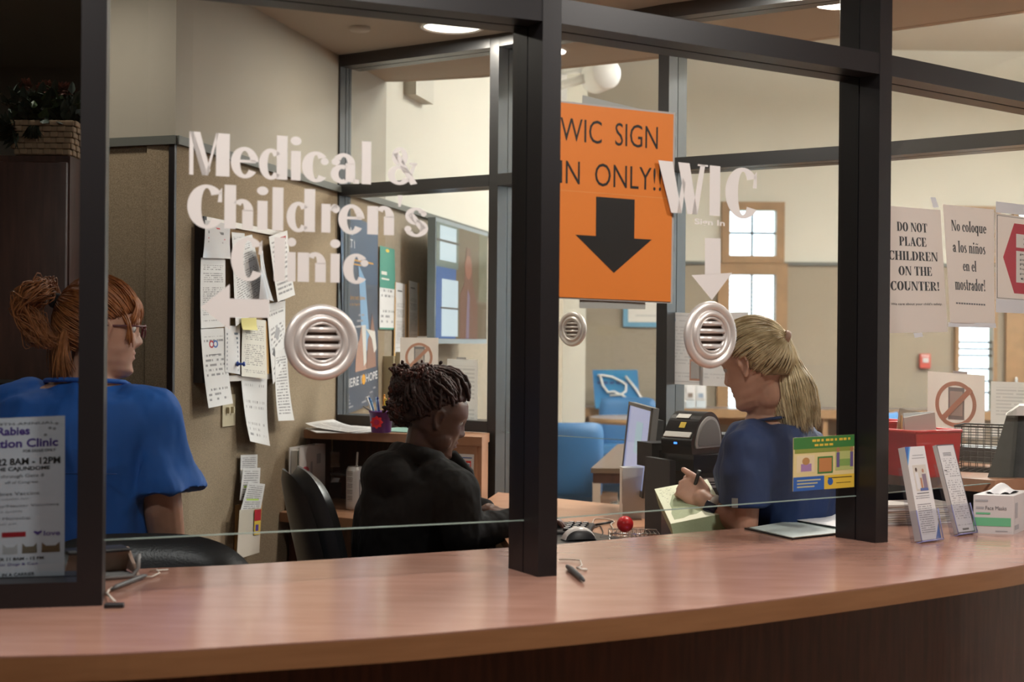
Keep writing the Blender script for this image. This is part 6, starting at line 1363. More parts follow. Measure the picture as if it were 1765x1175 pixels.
def head_pt(phi, z, wide=1.0, nose=1.0, lips=1.0):
    f, bk, w = interp(T_FRONT, z), interp(T_BACK, z), interp(T_W, z) * wide
    c0 = (f + bk) / 2 * .3; c, s = cos(phi), sin(phi)
    if c >= 0: x = c0 + (f - c0) * c ** .86; y = w * (1 if s > 0 else -1) * abs(s) ** .92
    else: x = c0 + (c0 - bk) * c; y = w * s
    if c > 0:
        ns = .0075 + .0075 * exp(-((z + .032) / .012) ** 2)
        x += interp(T_NOSE, z) * nose * exp(-(y / ns) ** 2)
        x += .007 * exp(-((abs(y) - .013) / .006) ** 2 - ((z + .036) / .006) ** 2) * nose
        x += lips * (.0085 * exp(-((z + .056) / .0045) ** 2) + .0085 * exp(-((z + .069) / .0050) ** 2)) * exp(-(y / .019) ** 4)
        x -= .003 * exp(-((z + .0625) / .0028) ** 2) * exp(-(y / .022) ** 4)
        x -= .012 * exp(-((abs(y) - .031) / .015) ** 2 - ((z - .004) / .013) ** 2)
        x += .003 * exp(-((abs(y) - .030) / .02) ** 2 - ((z - .024) / .007) ** 2)
        x += .004 * exp(-((abs(y) - .040) / .016) ** 2 - ((z + .024) / .016) ** 2)
    return Vector((x, y, z))
def head_prim(M, wide=1.0, nose=1.0, lips=1.0, n=84, nz=100):
    vs = []; zs = [-.122 + .237 * (.5 - .5 * cos(pi * (.02 + .96 * i / (nz - 1)))) if False else -.122 + .237 * i / (nz - 1) for i in range(nz)]
    for z in zs:
        for k in range(n):
            ph = 2 * pi * k / n
            vs.append(M @ head_pt(ph, z, wide, nose, lips))
    fs = [(j * n + k, j * n + (k + 1) % n, (j + 1) * n + (k + 1) % n, (j + 1) * n + k) for j in range(nz - 1) for k in range(n)]
    fs += [tuple(range(n))[::-1], tuple((nz - 1) * n + k for k in range(n))]
    return vs, fs
def cap_prim(a, ra, b, rb, seg=16, flat=None):
    a, b = Vector(a), Vector(b); t = (b - a); L = t.length; t = t.normalized() if L > 1e-9 else Vector((0, 0, 1)); up = t.orthogonal().normalized(); w = t.cross(up)
    rings = []
    for i in range(1, 6): th = pi / 2 * i / 6; rings.append((a - t * ra * cos(th), ra * sin(th)))
    rings.append((a, ra)); rings.append((b, rb))
    for i in range(5, 0, -1): th = pi / 2 * i / 6; rings.append((b + t * rb * cos(th), rb * sin(th)))
    vs = [a - t * ra]
    for c, r in rings:
        for k in range(seg):
            q = 2 * pi * k / seg; vs.append(c + (up * cos(q) + w * sin(q)) * r)
    vs.append(b + t * rb); n = len(rings); fs = [(0, 1 + (k + 1) % seg, 1 + k) for k in range(seg)]
    fs += [(1 + i * seg + k, 1 + i * seg + (k + 1) % seg, 1 + (i + 1) * seg + (k + 1) % seg, 1 + (i + 1) * seg + k) for i in range(n - 1) for k in range(seg)]
    fs += [(len(vs) - 1, 1 + (n - 1) * seg + k, 1 + (n - 1) * seg + (k + 1) % seg) for k in range(seg)]
    return vs, fs
def ell_prim(c, r, R=None, seg=18):
    R = R or Matrix.Identity(3); c = Vector(c); vs = [c + R @ Vector((0, 0, -r[2]))]; n = 11
    for i in range(1, n + 1):
        th = pi * i / (n + 1)
        for k in range(seg): q = 2 * pi * k / seg; vs.append(c + R @ Vector((r[0] * sin(th) * cos(q), r[1] * sin(th) * sin(q), -r[2] * cos(th))))
    vs.append(c + R @ Vector((0, 0, r[2]))); fs = [(0, 1 + (k + 1) % seg, 1 + k) for k in range(seg)]
    fs += [(1 + i * seg + k, 1 + i * seg + (k + 1) % seg, 1 + (i + 1) * seg + (k + 1) % seg, 1 + (i + 1) * seg + k) for i in range(n - 1) for k in range(seg)]
    fs += [(len(vs) - 1, 1 + (n - 1) * seg + k, 1 + (n - 1) * seg + (k + 1) % seg) for k in range(seg)]
    return vs, fs
def loft_prim(rings, seg=32):
    "rings: (centre, half-forward, half-side, fwd axis, side axis)"
    vs = []
    for c, hf, hs, f, s in rings:
        for k in range(seg):
            q = 2 * pi * k / seg; cc, ss = cos(q), sin(q); e = .85
            vs.append(Vector(c) + f * hf * (abs(cc) ** e) * (1 if cc > 0 else -1) + s * hs * (abs(ss) ** e) * (1 if ss > 0 else -1))
    n = len(rings)
    fs = [(i * seg + k, i * seg + (k + 1) % seg, (i + 1) * seg + (k + 1) % seg, (i + 1) * seg + k) for i in range(n - 1) for k in range(seg)]
    fs += [tuple(range(seg))[::-1], tuple((n - 1) * seg + k for k in range(seg))]
    return vs, fs
def fuse(prims, voxel, smooth, m, name, parent, disp=None, extra=None, mats=None):
    "one continuous surface grown round all the given volumes"
    vs, fs = [], []
    for v, f in prims:
        b = len(vs); vs += [tuple(p) for p in v]; fs += [tuple(b + i for i in q) for q in f]
    me = bpy.data.meshes.new('tmp'); me.from_pydata(vs, [], fs); bm = bmesh.new(); bm.from_mesh(me); bmesh.ops.recalc_face_normals(bm, faces=bm.faces[:]); bm.to_mesh(me); bm.free()
    o = bpy.data.objects.new('tmp', me); COL.objects.link(o)
    r = o.modifiers.new('r', 'REMESH'); r.mode = 'VOXEL'; r.voxel_size = voxel
    if smooth: s = o.modifiers.new('s', 'SMOOTH'); s.factor = .5; s.iterations = smooth
    dg = bpy.context.evaluated_depsgraph_get(); dg.update(); ev = o.evaluated_get(dg); nm = bpy.data.meshes.new_from_object(ev, depsgraph=dg)
    bpy.data.objects.remove(o); nm.name = name
    n = len(nm.vertices); co = np.empty(n * 3, 'f'); nm.vertices.foreach_get('co', co); co = co.reshape(-1, 3)
    if disp:
        no = np.empty(n * 3, 'f'); nm.vertices.foreach_get('normal', no); no = no.reshape(-1, 3); co = co + no * disp(co)[:, None]
    off = np.zeros(3); q = parent
    while q: off += np.array(q.location); q = q.parent
    nm.vertices.foreach_set('co', (co - off).astype('f').ravel())
    nm.materials.clear(); nm.materials.append(m)
    if mats:
        for mm, _ in mats: nm.materials.append(mm)
        mi = np.zeros(len(nm.polygons), 'i'); cen = np.empty(len(nm.polygons) * 3, 'f'); nm.polygons.foreach_get('center', cen); cen = cen.reshape(-1, 3) + off
        for k, (mm, fn) in enumerate(mats): mi[fn(cen)] = k + 1
        nm.polygons.foreach_set('material_index', mi)
    nm.polygons.foreach_set('use_smooth', [True] * len(nm.polygons)); nm.update()
    ob = bpy.data.objects.new(name, nm); COL.objects.link(ob); ob.parent = parent; return ob
def wrinkle(amp, scale, seed=0.0, stretch=(1, 1, 1)):
    def fn(co):
        s = np.array(stretch); p = co * scale * s; out = np.empty(len(co))
        for i in range(len(co)):
            v = Vector(p[i]) + Vector((seed, seed * 2, 0)); k = noise.noise(v); k2 = noise.noise(v * 2.3 + Vector((5, 5, 5)))
            out[i] = amp * ((1 - abs(k) * 2.2) + .4 * k2 - .5)
        return out
    return fn
def hand_prims(w, d, pn, side, curl=(.4, .5, .5, .55), spread=.12, size=1.0, thumb_dir=None, thumb_len=1.0):
    "w wrist, d direction of the palm, pn normal out of the back of the hand, side = direction of the thumb side"
    d = Vector(d).normalized(); pn = (Vector(pn) - d * Vector(pn).dot(d)).normalized(); s = d.cross(pn); s = s if s.dot(Vector(side)) > 0 else -s
    pr = []; w = Vector(w); S = size
    R = Matrix((d, s, pn)).transposed()
    pr.append(ell_prim(w + d * .045 * S, (.048 * S, .038 * S, .015 * S), R)); pr.append(ell_prim(w + d * .065 * S, (.030 * S, .038 * S, .013 * S), R)); pr.append(cap_prim(w - d * .02, .023 * S, w + d * .02 * S, .022 * S))
    for i, (o_, L) in enumerate(((.028, .070), (.009, .078), (-.010, .072), (-.028, .056))):
        p = w + d * (.084 - .004 * abs(i - 1)) * S + s * o_ * S + pn * .002; a = 0.0; dd = (d + s * spread * (1.2 - i) * .5).normalized()
        r = (.0088, .0088, .0084, .0075)[i] * S
        for k, fr in enumerate((.45, .31, .24)):
            a += curl[i] * (1.0 if k == 0 else 1.15); q = p + (dd * cos(a) - pn * sin(a)) * L * fr * S
            pr.append(cap_prim(p, r * (1 - .08 * k), q, r * (.94 - .08 * k), 10)); p = q
    td = Vector(thumb_dir).normalized() if thumb_dir is not None else (d * .7 + s * .6 - pn * .25).normalized()
    p = w + d * .022 * S + s * .026 * S; q = p + (td * .7 + s * .3).normalized() * .036 * S; pr.append(cap_prim(p, .014 * S, q, .0115 * S, 10)); r_ = q + td * .030 * S * thumb_len; pr.append(cap_prim(q, .011 * S, r_, .0098 * S, 10)); t_ = r_ + (td * .9 + d * .3).normalized() * .022 * S * thumb_len; pr.append(cap_prim(r_, .0098 * S, t_, .008 * S, 10))
    return pr
def torso_rings(pel, chest, neck, f, s, W=1.0, D=1.0, grow=0.0, bust=.02):
    "pel, chest, neck: spine points (hips, shoulder line, neck base)"
    rows = [(-.10, .165, .110), (0, .172, .118), (.20, .150, .108), (.42, .142, .102), (.62, .152, .108 + bust * .5), (.78, .165, .108 + bust * .8), (.90, .178, .100), (1.0, .162, .082), (1.06, .112, .066), (1.12, .058, .052)]
    out = []
    for t, hs, hf in rows:
        if t <= 1: c = Vector(pel).lerp(Vector(chest), t)
        else: c = Vector(chest).lerp(Vector(neck), (t - 1) / .12)
        out.append((c, hf * D + grow, hs * W + grow, f, s))
    return out
def head_frame(c, yaw, pitch, roll=0.0, scale=1.0):
    "head looks along yaw (from +x), pitched down; M maps head space to the room"
    R = Matrix.Rotation(yaw, 4, 'Z') @ Matrix.Rotation(pitch, 4, 'Y') @ Matrix.Rotation(roll, 4, 'X')
    return Matrix.Translation(Vector(c)) @ R @ Matrix.Scale(scale, 4)
def ear_prims(M, sides=(-1, 1)):
    pr = []
    for s in sides:
        e = lambda x, z, y=0: M @ Vector((x, s * (.069 + y), z))
        pts = [(-.002, -.033), (-.008, -.024), (-.015, -.010), (-.018, .004), (-.014, .017), (-.005, .023), (.005, .020), (.010, .010), (.008, .0)]
        for (x0, z0), (x1, z1) in zip(pts[:-1], pts[1:]): pr.append(cap_prim(e(x0, z0, .010), .0042, e(x1, z1, .010), .0042, 8))
        pr.append(ell_prim(e(-.003, -.028, .006), (.008, .0055, .008))); pr.append(ell_prim(e(-.003, -.005, .000), (.012, .006, .024), M.to_3x3().normalized() if False else None))
        pr.append(cap_prim(e(.006, -.012, .006), .004, e(.008, -.004, .005), .004, 8))
    return pr
def eyes(M, parent, lid, iris, sc_=1.0, closed=.5):
    for s in (-1, 1):
        c = M @ Vector((.0665, s * .031, .005)); d = (M.to_3x3() @ Vector((1, s * .06, -.45))).normalized(); k = M.to_scale().x
        b = MB(); R = d.to_track_quat('Z', 'Y').to_matrix()
        b.lathe([(.0118 * k * sin(a_ * pi / 20) + 1e-6, .0118 * k * cos(a_ * pi / 20)) for a_ in range(4, 21)], c, mat('eye_white', (.55, .52, .50), .2), 20, R); b.lathe([(.0001, .0119 * k), (.003 * k, .0117 * k), (.0065 * k, .0101 * k)], c, iris, 16, R); b.build('eye', parent)
def lid_prims(M, closed=.5):
    pr = []
    for s in (-1, 1):
        for i in range(5):
            a = radians(78 - i * 14 * (closed + .3)); c = Vector((.0655 + .0125 * cos(a), s * .031, .005 + .0125 * sin(a)))
            for yy in (-.010, 0, .010): pr.append(ell_prim(M @ (c + Vector((-abs(yy) * .45, yy, 0))), (.0036, .0036, .0036), seg=8))
        for yy in (-.010, -.005, 0, .005, .010): pr.append(ell_prim(M @ Vector((.0735 - abs(yy) * .35, s * .031 + yy, -.0075 + abs(yy) * .15)), (.0036, .0036, .0032), seg=8))
    return pr
# ---- hair
def head_surf(d, off=0.0, M=None):
    "point on the skull in direction d (head space) from the skull centre"
    c = Vector((-.004, 0, .012)); d = d.normalized(); a = Vector((.095, .072, .105)); k = 1 / sqrt((d.x / a.x) ** 2 + (d.y / a.y) ** 2 + (d.z / a.z) ** 2)
    p = c + d * (k + off); return M @ p if M else p
HC = Vector((-.004, 0, .012))
def hair_cap(name, parent, M, m, line, off=.008, off2=None, nu=72, nv=48, groove=.0012, gather=None):
    "skull cap covering directions where line(dir) > 0; grooves run towards the gather point"
    vs = []; keep = []
    for j in range(nv + 1):
        th = pi * j / nv
        for i in range(nu):
            ph = 2 * pi * i / nu; d = Vector((sin(th) * cos(ph), sin(th) * sin(ph), cos(th))); k = line(d)
            o_ = off * min(1, max(0, .25 + k * 5)) + groove * sin(ph * 30 + th * 9)
            vs.append((head_surf(d, o_, M), k > 0))
    fs = []
    for j in range(nv):
        for i in range(nu):
            q = (j * nu + i, (j + 1) * nu + i, (j + 1) * nu + (i + 1) % nu, j * nu + (i + 1) % nu)
            if all(vs[k][1] for k in q): fs.append(q)
    b = MB(); b.add([v for v, k in vs], fs, m, smooth=True); o = b.build(name, parent)
    md = o.modifiers.new('s', 'SOLIDIFY'); md.thickness = .006; md.offset = -1; return o
def strands(b, paths, r, m, seg=5):
    for p in paths:
        n = len(p); b.tube(p, [r * (1 - .75 * (i / (n - 1)) ** 3) for i in range(n)], m, seg)
def surf_path(M, d0, d1, off0, off1, n=12, lift=0.0, jit=0.0):
    d0 = d0.normalized(); d1 = d1.normalized(); ang_ = d0.angle(d1); out = []
    ax = Vector((random.gauss(0, jit), random.gauss(0, jit), random.gauss(0, jit)))
    for i in range(n):
        t = i / (n - 1); d = (d0 * sin((1 - t) * ang_) + d1 * sin(t * ang_)) / max(1e-6, sin(ang_)) + ax * sin(pi * t)
        out.append(head_surf(d, off0 + (off1 - off0) * t + lift * sin(pi * t), M))
    return out
def shoe(b, p, yaw, m):
    p = Vector(p); R = Matrix.Rotation(yaw, 3, 'Z'); b.grid(lambda u, v: p + R @ Vector((-.08 + .26 * u, (v - .5) * .095 * (1 - .5 * (2 * u - 1.1) ** 4), .075 * (1 - .55 * u) * max(.0, 1 - abs(2 * v - 1) ** 3) ** .5)), 14, 10, m, thick=.004)
skin1 = mat('fair_skin', (.50, .27, .19), .5, sss=.12, var=.05, vscale=40)
skin3 = mat('fair_skin_tanned', (.56, .30, .215), .5, sss=.12, var=.05, vscale=40)
skin2 = mat('brown_skin', (.105, .050, .036), .42, sss=.06, var=.06, vscale=40)
lip1 = mat('lips_pink', (.42, .15, .13), .4); lip2 = mat('lips_brown', (.13, .045, .04), .38)
hair_r = mat('copper_hair', (.27, .085, .022), .42, col2=(.42, .15, .045), vscale=60, bump=.3, bscale=300)
hair_r2 = mat('copper_hair_dark', (.14, .045, .014), .5, col2=(.22, .07, .02), vscale=60)
hair_b = mat('blonde_hair', (.40, .28, .14), .38, col2=(.80, .64, .40), vscale=28, bump=.3, bscale=300)
hair_b2 = mat('blonde_hair_dark', (.20, .125, .05), .5, col2=(.30, .20, .09), vscale=50)
hair_d = mat('dark_auburn_locs', (.022, .009, .008), .6, col2=(.05, .015, .012), vscale=60, bump=.6, bscale=260)
hair_d2 = mat('auburn_loc_tips', (.09, .02, .012), .6, bump=.6, bscale=260)
def lipsel(M, z0=-.080, z1=-.050):
    Mi = np.array(M.inverted())
    def fn(c):
        q = c @ Mi[:3, :3].T + Mi[:3, 3]; zc = q[:, 2]
        return (zc > -.0755) & (zc < -.0505) & (np.abs(q[:, 1]) < .021) & (q[:, 0] > .0765 + np.abs(q[:, 1]) * .2)
    return fn
def body_common(prims, pel, shoulder_c, neck_b, f, s, M, W=1.0, D=1.0, neck_r=.049):
    prims.append(loft_prim(torso_rings(pel, shoulder_c, neck_b, f, s, W * .96, D * .94, -.006)))
    hc = M @ Vector((-.012, 0, -.075)); prims.append(cap_prim(Vector(neck_b) - Vector((0, 0, .03)), neck_r * 1.12, hc, neck_r)); prims.append(cap_prim(M @ Vector((-.015, 0, -.09)), neck_r * .98, M @ Vector((-.02, 0, -.03)), neck_r))

# ------------------------------------------------------------------ woman in royal blue scrubs, seen from behind
Z1 = 3.40
t = thing('person', (-1.03, Z1, 0), 'person with copper hair in royal blue scrubs standing with back turned', 'person')
f1 = Vector((.10, 1, 0)).normalized(); s1 = Vector((-f1.y, f1.x, 0))       # s = left
pel = Vector((-1.035, Z1, .80)); che = Vector((-1.03, Z1 - .01, 1.245)); nb = Vector((-1.02, Z1 + .01, 1.305))
M1 = head_frame(P(176, 568, Z1 + .03) + Vector((0, 0, 0)), radians(24), radians(2), 0, .96)
W1_, D1_ = 1.10, 1.15
def arm_pts(sh, el, wr): return Vector(sh), Vector(el), Vector(wr)
R1 = arm_pts(che - s1 * .185 + Vector((0, 0, -.03)), P(281, 872, Z1 - .03), P(297, 1010, Z1 + .05))
L1 = arm_pts(che + s1 * .185 + Vector((0, 0, -.03)), che + s1 * .26 + Vector((0, -.02, -.27)), che + s1 * .25 + Vector((0, .12, -.47)))
pr = [head_prim(M1, 1.02)] + ear_prims(M1) + lid_prims(M1, .2)
body_common(pr, pel, che, nb, f1, s1, M1, W1_, D1_, .052)
for sh, el, wr in (R1, L1):
    pr += [cap_prim(sh, .050, el, .045), cap_prim(el, .046, el.lerp(wr, .4), .043), cap_prim(el.lerp(wr, .4), .043, wr, .028)]
    pr += hand_prims(wr, (wr - el) + Vector((0, .05, 0)), (1, -.3, 0) if sh is R1[0] else (-1, -.3, 0), (0, 1, 0))
fuse(pr, .0042, 2, skin1, 'body', t, mats=[(lip1, lipsel(M1))])
scrub1 = mat('royal_blue_cloth', (.004, .095, .40), .75, var=.06, vscale=12, bump=.8, bscale=11, bdist=.02, stretch=(1.2, 1.2, .5))
pr = [loft_prim([(c + (Vector((0, 0, 0))), hf, hs, f, s) for c, hf, hs, f, s in torso_rings(pel, che, nb, f1, s1, W1_ * 1.02, D1_ * 1.05, .012)[:9]] + [(nb + Vector((0, 0, -.012)), .078, .099, f1, s1)])]
for (sh, el, wr), sg in ((R1, -1), (L1, 1)):
    hem = sh.lerp(el, .84); out = s1 * sg
    pr += [cap_prim(che + s1 * sg * .12 + Vector((0, 0, -.005)), .060, sh, .066), cap_prim(sh, .066, sh.lerp(hem, .5) + out * .004, .070)]
    d = (hem - sh).normalized(); q1 = d.orthogonal().normalized(); q2 = d.cross(q1)
    pr.append(loft_prim([(sh.lerp(hem, .3), .066, .066, q1, q2), (sh.lerp(hem, .7) + out * .006, .072, .072, q1, q2), (hem + out * .020, .086, .086, q1, q2)]))
fuse(pr, .007, 3, scrub1, 'scrub_top', t, disp=wrinkle(.011, 8, 3, (1.3, 1.3, .55)))
b = MB()
ring = []
for i in range(33):
    a = 2 * pi * i / 32; ring.append(nb + f1 * .075 * cos(a) + s1 * .096 * sin(a) + Vector((0, 0, -.012 - .018 * cos(a) * (1 if cos(a) > 0 else .4))))
b.tube(ring, .006, scrub1, 8); b.build('neckband', t)
b = MB(); yk = [che + s1 * x - f1 * (.128 * D1_ - .25 * x * x + .005) + Vector((0, 0, -.155)) for x in [i * .012 - .15 for i in range(26)]]; b.tube(yk, .0016, mat('blue_seam', (.004, .05, .22), .7), 5); b.build('seam', t)
trous = mat('navy_trousers', (.008, .015, .05), .8)
def legs(t, pel, f, s, m, knees=None, seated=False, feet_z=0.0, sk=None):
    pr = []; b = MB()
    for sg in (-1, 1):
        hp = pel + s * sg * .09 + Vector((0, 0, -.02))
        if seated: kn = hp + f * .40 + Vector((0, 0, -.02)) + s * sg * .03; an = Vector((kn.x, kn.y, .09)) - f * .06
        else: kn = Vector((hp.x, hp.y, pel.z * .54)) + f * .02; an = Vector((hp.x, hp.y, .09)) - f * .01
        pr += [cap_prim(hp, .095, kn, .066), cap_prim(kn, .066, an, .048)]
        shoe(b, (an.x, an.y, 0.0), math.atan2(f.y, f.x), M_black)
    pr.append(ell_prim(pel + Vector((0, 0, -.02)), (.16, .16, .13)))
    fuse(pr, .013, 4, m, 'trousers', t); b.build('shoes', t)
legs(t, pel, f1, s1, trous)
# hair: combed back to a high tail
random.seed(11)
gat = Vector((-.80, .30, .42)).normalized()
hl = lambda d: (-d.x * .75 + d.z * .85 + .02 - .35 * max(0, -d.z)) if d.z > -.55 else -1
hl1 = lambda d: .26 + d.z * .95 - d.x * .62 - (.75 * abs(d.y) ** 2 * max(0, .55 - d.z) if d.x > -.35 else 0) if d.z > -.7 else -1
h = hair_cap('hair', t, M1, hair_r2, hl1, .010)
b = MB(); ps = []
cnt = 0
while cnt < 950:
    d = Vector((random.gauss(0, 1), random.gauss(0, 1), random.gauss(.3, 1))).normalized()
    if hl1(d) < .0 or d.angle(gat) < .12: continue
    ps.append(surf_path(M1, d, gat, .008 + random.random() * .004, .018, 12, .004 + random.random() * .006, .05)); cnt += 1
strands(b, ps, .0016, hair_r); b.build('combed_hair', h)
b = MB(); ps = []
g0 = M1 @ (HC + gat * .118)
tail_c = P(62, 520, Z1 - .06)
for i in range(520):
    a = random.random() * 2 * pi; rr = .012 * sqrt(random.random()); st = g0 + Vector((0, rr * cos(a), rr * sin(a)))
    aa = random.gauss(0, .55); out = Vector((-1, -.25 + .3 * random.gauss(0, 1), .25)).normalized()
    w = .026 * random.gauss(0, 1)
    p1 = st + Vector((-.02, -.01, .018)) + Vector((0, w * .4, abs(w) * .3)); p2 = tail_c + Vector((.012 + random.gauss(0, .012), w, .030 + random.gauss(0, .012)))
    p3 = tail_c + Vector((-.028 + random.gauss(0, .010), w * 1.1, -.004 + random.gauss(0, .016))); p4 = tail_c + Vector((-.006 + random.gauss(0, .012), w * .8, -.052 + random.gauss(0, .016))); p5 = tail_c + Vector((.026 + random.gauss(0, .014), w * .6, -.082 - .03 * random.random()))
    pts = [st, p1, p2, p3, p4, p5]; Q = []
    for k in range(5):
        a0, a1_, a2x, a3 = pts[max(k - 1, 0)], pts[k], pts[k + 1], pts[min(k + 2, 5)]
        for s_ in range(4): u_t = s_ / 4; Q.append(.5 * ((2 * a1_) + (a2x - a0) * u_t + (2 * a0 - 5 * a1_ + 4 * a2x - a3) * u_t ** 2 + (3 * a1_ - a0 - 3 * a2x + a3) * u_t ** 3))
    Q.append(pts[-1]); ps.append(Q)
strands(b, ps, .0016, hair_r); b.build('ponytail', h)
b = MB(); b.lathe([(.0125 + .007 * cos(2 * pi * i / 12), .012 * sin(2 * pi * i / 12)) for i in range(13)], g0 + Vector((-.008, 0, .004)), mat('black_scrunchie', (.012, .012, .016), .8), 24, Vector((-1, -.2, .35)).to_track_quat('Z', 'Y').to_matrix()); b.build('scrunchie', h)
b = MB(); ps = []
for i in range(520):   # loose hair down the nape
    yy = random.uniform(-.062, .068); d0 = Vector((-.75, yy * 8, random.uniform(-.25, .35)))
    p0 = head_surf(d0, .008, M1); e = M1 @ Vector((-.085 + random.gauss(0, .010) - .012 * random.random(), yy * 1.02 + random.gauss(0, .006), -.10 - random.random() * .035)); m_ = (p0 + e) / 2 + M1.to_3x3() @ Vector((-.022, 0, .0)); Q = []
    for k in range(12): u_t = k / 11; Q.append(p0 * (1 - u_t) ** 2 + m_ * 2 * u_t * (1 - u_t) + e * u_t * u_t)
    ps.append(Q)
strands(b, ps, .0018, hair_r); b.build('nape_hair', h)
b = MB(); ps = []
for i in range(300):   # fringe swept down to the glasses
    y0 = random.uniform(-.055, .055); d0 = Vector((.62, y0 * 9, .85)); p0 = head_surf(d0, .010, M1); e = M1 @ Vector((.090 - abs(y0) * .55 + random.gauss(0, .004), y0 * 1.15 - .004 + random.gauss(0, .004), .012 + random.random() * .022)); m_ = M1 @ Vector((.108 - abs(y0) * .4, y0 * 1.1, .075)); Q = []
    for k in range(10): u_t = k / 9; Q.append(p0 * (1 - u_t) ** 2 + m_ * 2 * u_t * (1 - u_t) + e * u_t * u_t)
    ps.append(Q)
for i in range(26):
    y0 = -.062 + random.gauss(0, .003); p0 = M1 @ Vector((.03 + random.gauss(0, .006), y0, .05)); e = M1 @ Vector((.058 + random.gauss(0, .006), y0 - .002, -.045 + .03 * random.random())); m_ = M1 @ Vector((.06, y0 - .012, .02))
    ps.append([p0 * (1 - k / 9) ** 2 + m_ * 2 * k / 9 * (1 - k / 9) + e * (k / 9) ** 2 for k in range(10)])
strands(b, ps, .0022, hair_r); b.build('fringe', h)
eyes(M1, t, skin1, mat('blue_iris', (.05, .12, .2), .2))
gl = thing('glasses', tuple(M1 @ Vector((.09, 0, 0))), 'dark red framed glasses on the person in royal blue scrubs', 'glasses')
gm_ = mat('wine_frame', (.09, .012, .02), .3)
for s_ in (-1, 1):
    b = MB(); b.tube([M1 @ Vector((.098, s_ * .062, .012)), M1 @ Vector((.05, s_ * .072, .012)), M1 @ Vector((-.002, s_ * .078, .010)), M1 @ Vector((-.018, s_ * .077, -.008))], .0022, gm_, 6); b.build('temple', gl)
    b = MB(); rp = [M1 @ Vector((.100 - abs(s_ * .034 + .027 * cos(2 * pi * i / 24)) * .05, s_ * .034 + .027 * cos(2 * pi * i / 24), .0 + .017 * sin(2 * pi * i / 24))) for i in range(25)]; b.tube(rp, .002, gm_, 6); b.build('lens_rim', gl)
b = MB(); b.tube([M1 @ Vector((.101, -.008, .004)), M1 @ Vector((.104, 0, .006)), M1 @ Vector((.101, .008, .004))], .002, gm_, 6); b.build('bridge', gl)

# ------------------------------------------------------------------ seated woman in a black hooded jacket
Z2 = 4.40
t = thing('person', (-.36, Z2, 0), 'person with dark locs in a black hooded jacket seated typing at keyboard', 'person')
f2 = Vector((cos(radians(28)), sin(radians(28)), 0)); s2 = Vector((-f2.y, f2.x, 0))
pel = Vector((-.37, Z2 + .02, .53)); che = Vector((-.275, Z2, .975)); nb = Vector((-.262, Z2, 1.048))
M2 = head_frame(P(752, 719, Z2), radians(12), radians(17), 0, 1.02)
W2_, D2_ = 1.14, 1.28
R2 = arm_pts(che - s2 * .195 + Vector((0, 0, -.03)) + f2 * .02, P(797, 922, 4.22), P(893, 897, 4.33))
L2 = arm_pts(che + s2 * .195 + Vector((0, 0, -.03)), Vector((-.16, 4.70, .835)), P(842, 882, 4.56))
pr = [head_prim(M2, 1.10, .95, 1.35)] + ear_prims(M2) + lid_prims(M2, .75) + [ell_prim(M2 @ Vector((.022, s_ * .040, -.058)), (.040, .030, .042)) for s_ in (-1, 1)] + [ell_prim(M2 @ Vector((.02, 0, -.108)), (.045, .045, .028))]
body_common(pr, pel, che, nb, f2, s2, M2, W2_, D2_, .056)
for k, (sh, el, wr) in enumerate((R2, L2)):
    pr += [cap_prim(sh, .052, el, .046), cap_prim(el, .045, wr, .029)]
R2h = P(930, 893, 4.36); 
pr += [cap_prim(R2[2], .029, P(906, 891, 4.37), .025)]
pr += hand_prims(P(904, 891, 4.37), Vector((1, .28, -.06)), (0, 0, 1), (0, 1, 0), curl=(.30, .34, .36, .38), thumb_dir=(.9, .5, -.1))
pr += hand_prims(L2[2], Vector((1, -.16, -.02)), (0, .1, 1), (0, -1, 0), curl=(.28, .30, .32, .34), thumb_dir=(.9, -.4, -.15))
fuse(pr, .0040, 2, skin2, 'body', t, mats=[(lip2, lipsel(M2))])
eyes(M2, t, skin2, mat('dark_iris', (.01, .006, .005), .2))
hood = mat('black_jersey', (.0048, .0043, .0047), .85, bump=.9, bscale=15, bdist=.02, stretch=(1, 1, .7), spec=.2)
pr = [loft_prim(torso_rings(pel, che, nb, f2, s2, W2_ * 1.02, D2_ * 1.04, .016)[:9])]
for sg, (sh, el, wr) in ((-1, R2), (1, L2)):
    wr2 = el.lerp(wr, .93 if sg < 0 else .80)
    pr += [cap_prim(che + s2 * sg * .13, .072, sh, .078), cap_prim(sh, .078, el, .064), cap_prim(el, .062, wr2, .044)]
# hood lying on the shoulders
for i in range(9):
    a = radians(92 + 176 * i / 8); c = nb - f2 * .008 + f2 * .078 * cos(a) + s2 * .100 * sin(a) + Vector((0, 0, -.008 - .020 * cos(a)))
    if i: pr.append(cap_prim(pc0, .027, c, .027))
    pc0 = c
pr += [ell_prim(nb - f2 * .125 + Vector((0, 0, -.07)), (.080, .125, .085), Matrix((f2, s2, Vector((0, 0, 1)))).transposed()), ell_prim(nb - f2 * .165 + Vector((0, 0, -.14)), (.045, .075, .075), Matrix((f2, s2, Vector((0, 0, 1)))).transposed())]
fuse(pr, .007, 3, hood, 'hooded_jacket', t, disp=wrinkle(.0035, 13, 7, (1, 1, .7)))
b = MB(); b.tube([nb + f2 * .075 + Vector((0, 0, -.0)) - s2 * .02, nb + f2 * .13 + Vector((0, 0, -.06)) - s2 * .02, nb + f2 * .16 - s2 * .02 + Vector((0, 0, -.14)), nb + f2 * .172 - s2 * .02 + Vector((0, 0, -.20))], [.016, .018, .012, .006], hood, 8, flat=1.6); b.build('lapel', t)
b = MB(); sm = [che - f2 * (.155) + Vector((0, 0, -.12))]
legs(t, pel, f2, s2, mat('black_trousers', (.012, .012, .013), .8), seated=True)
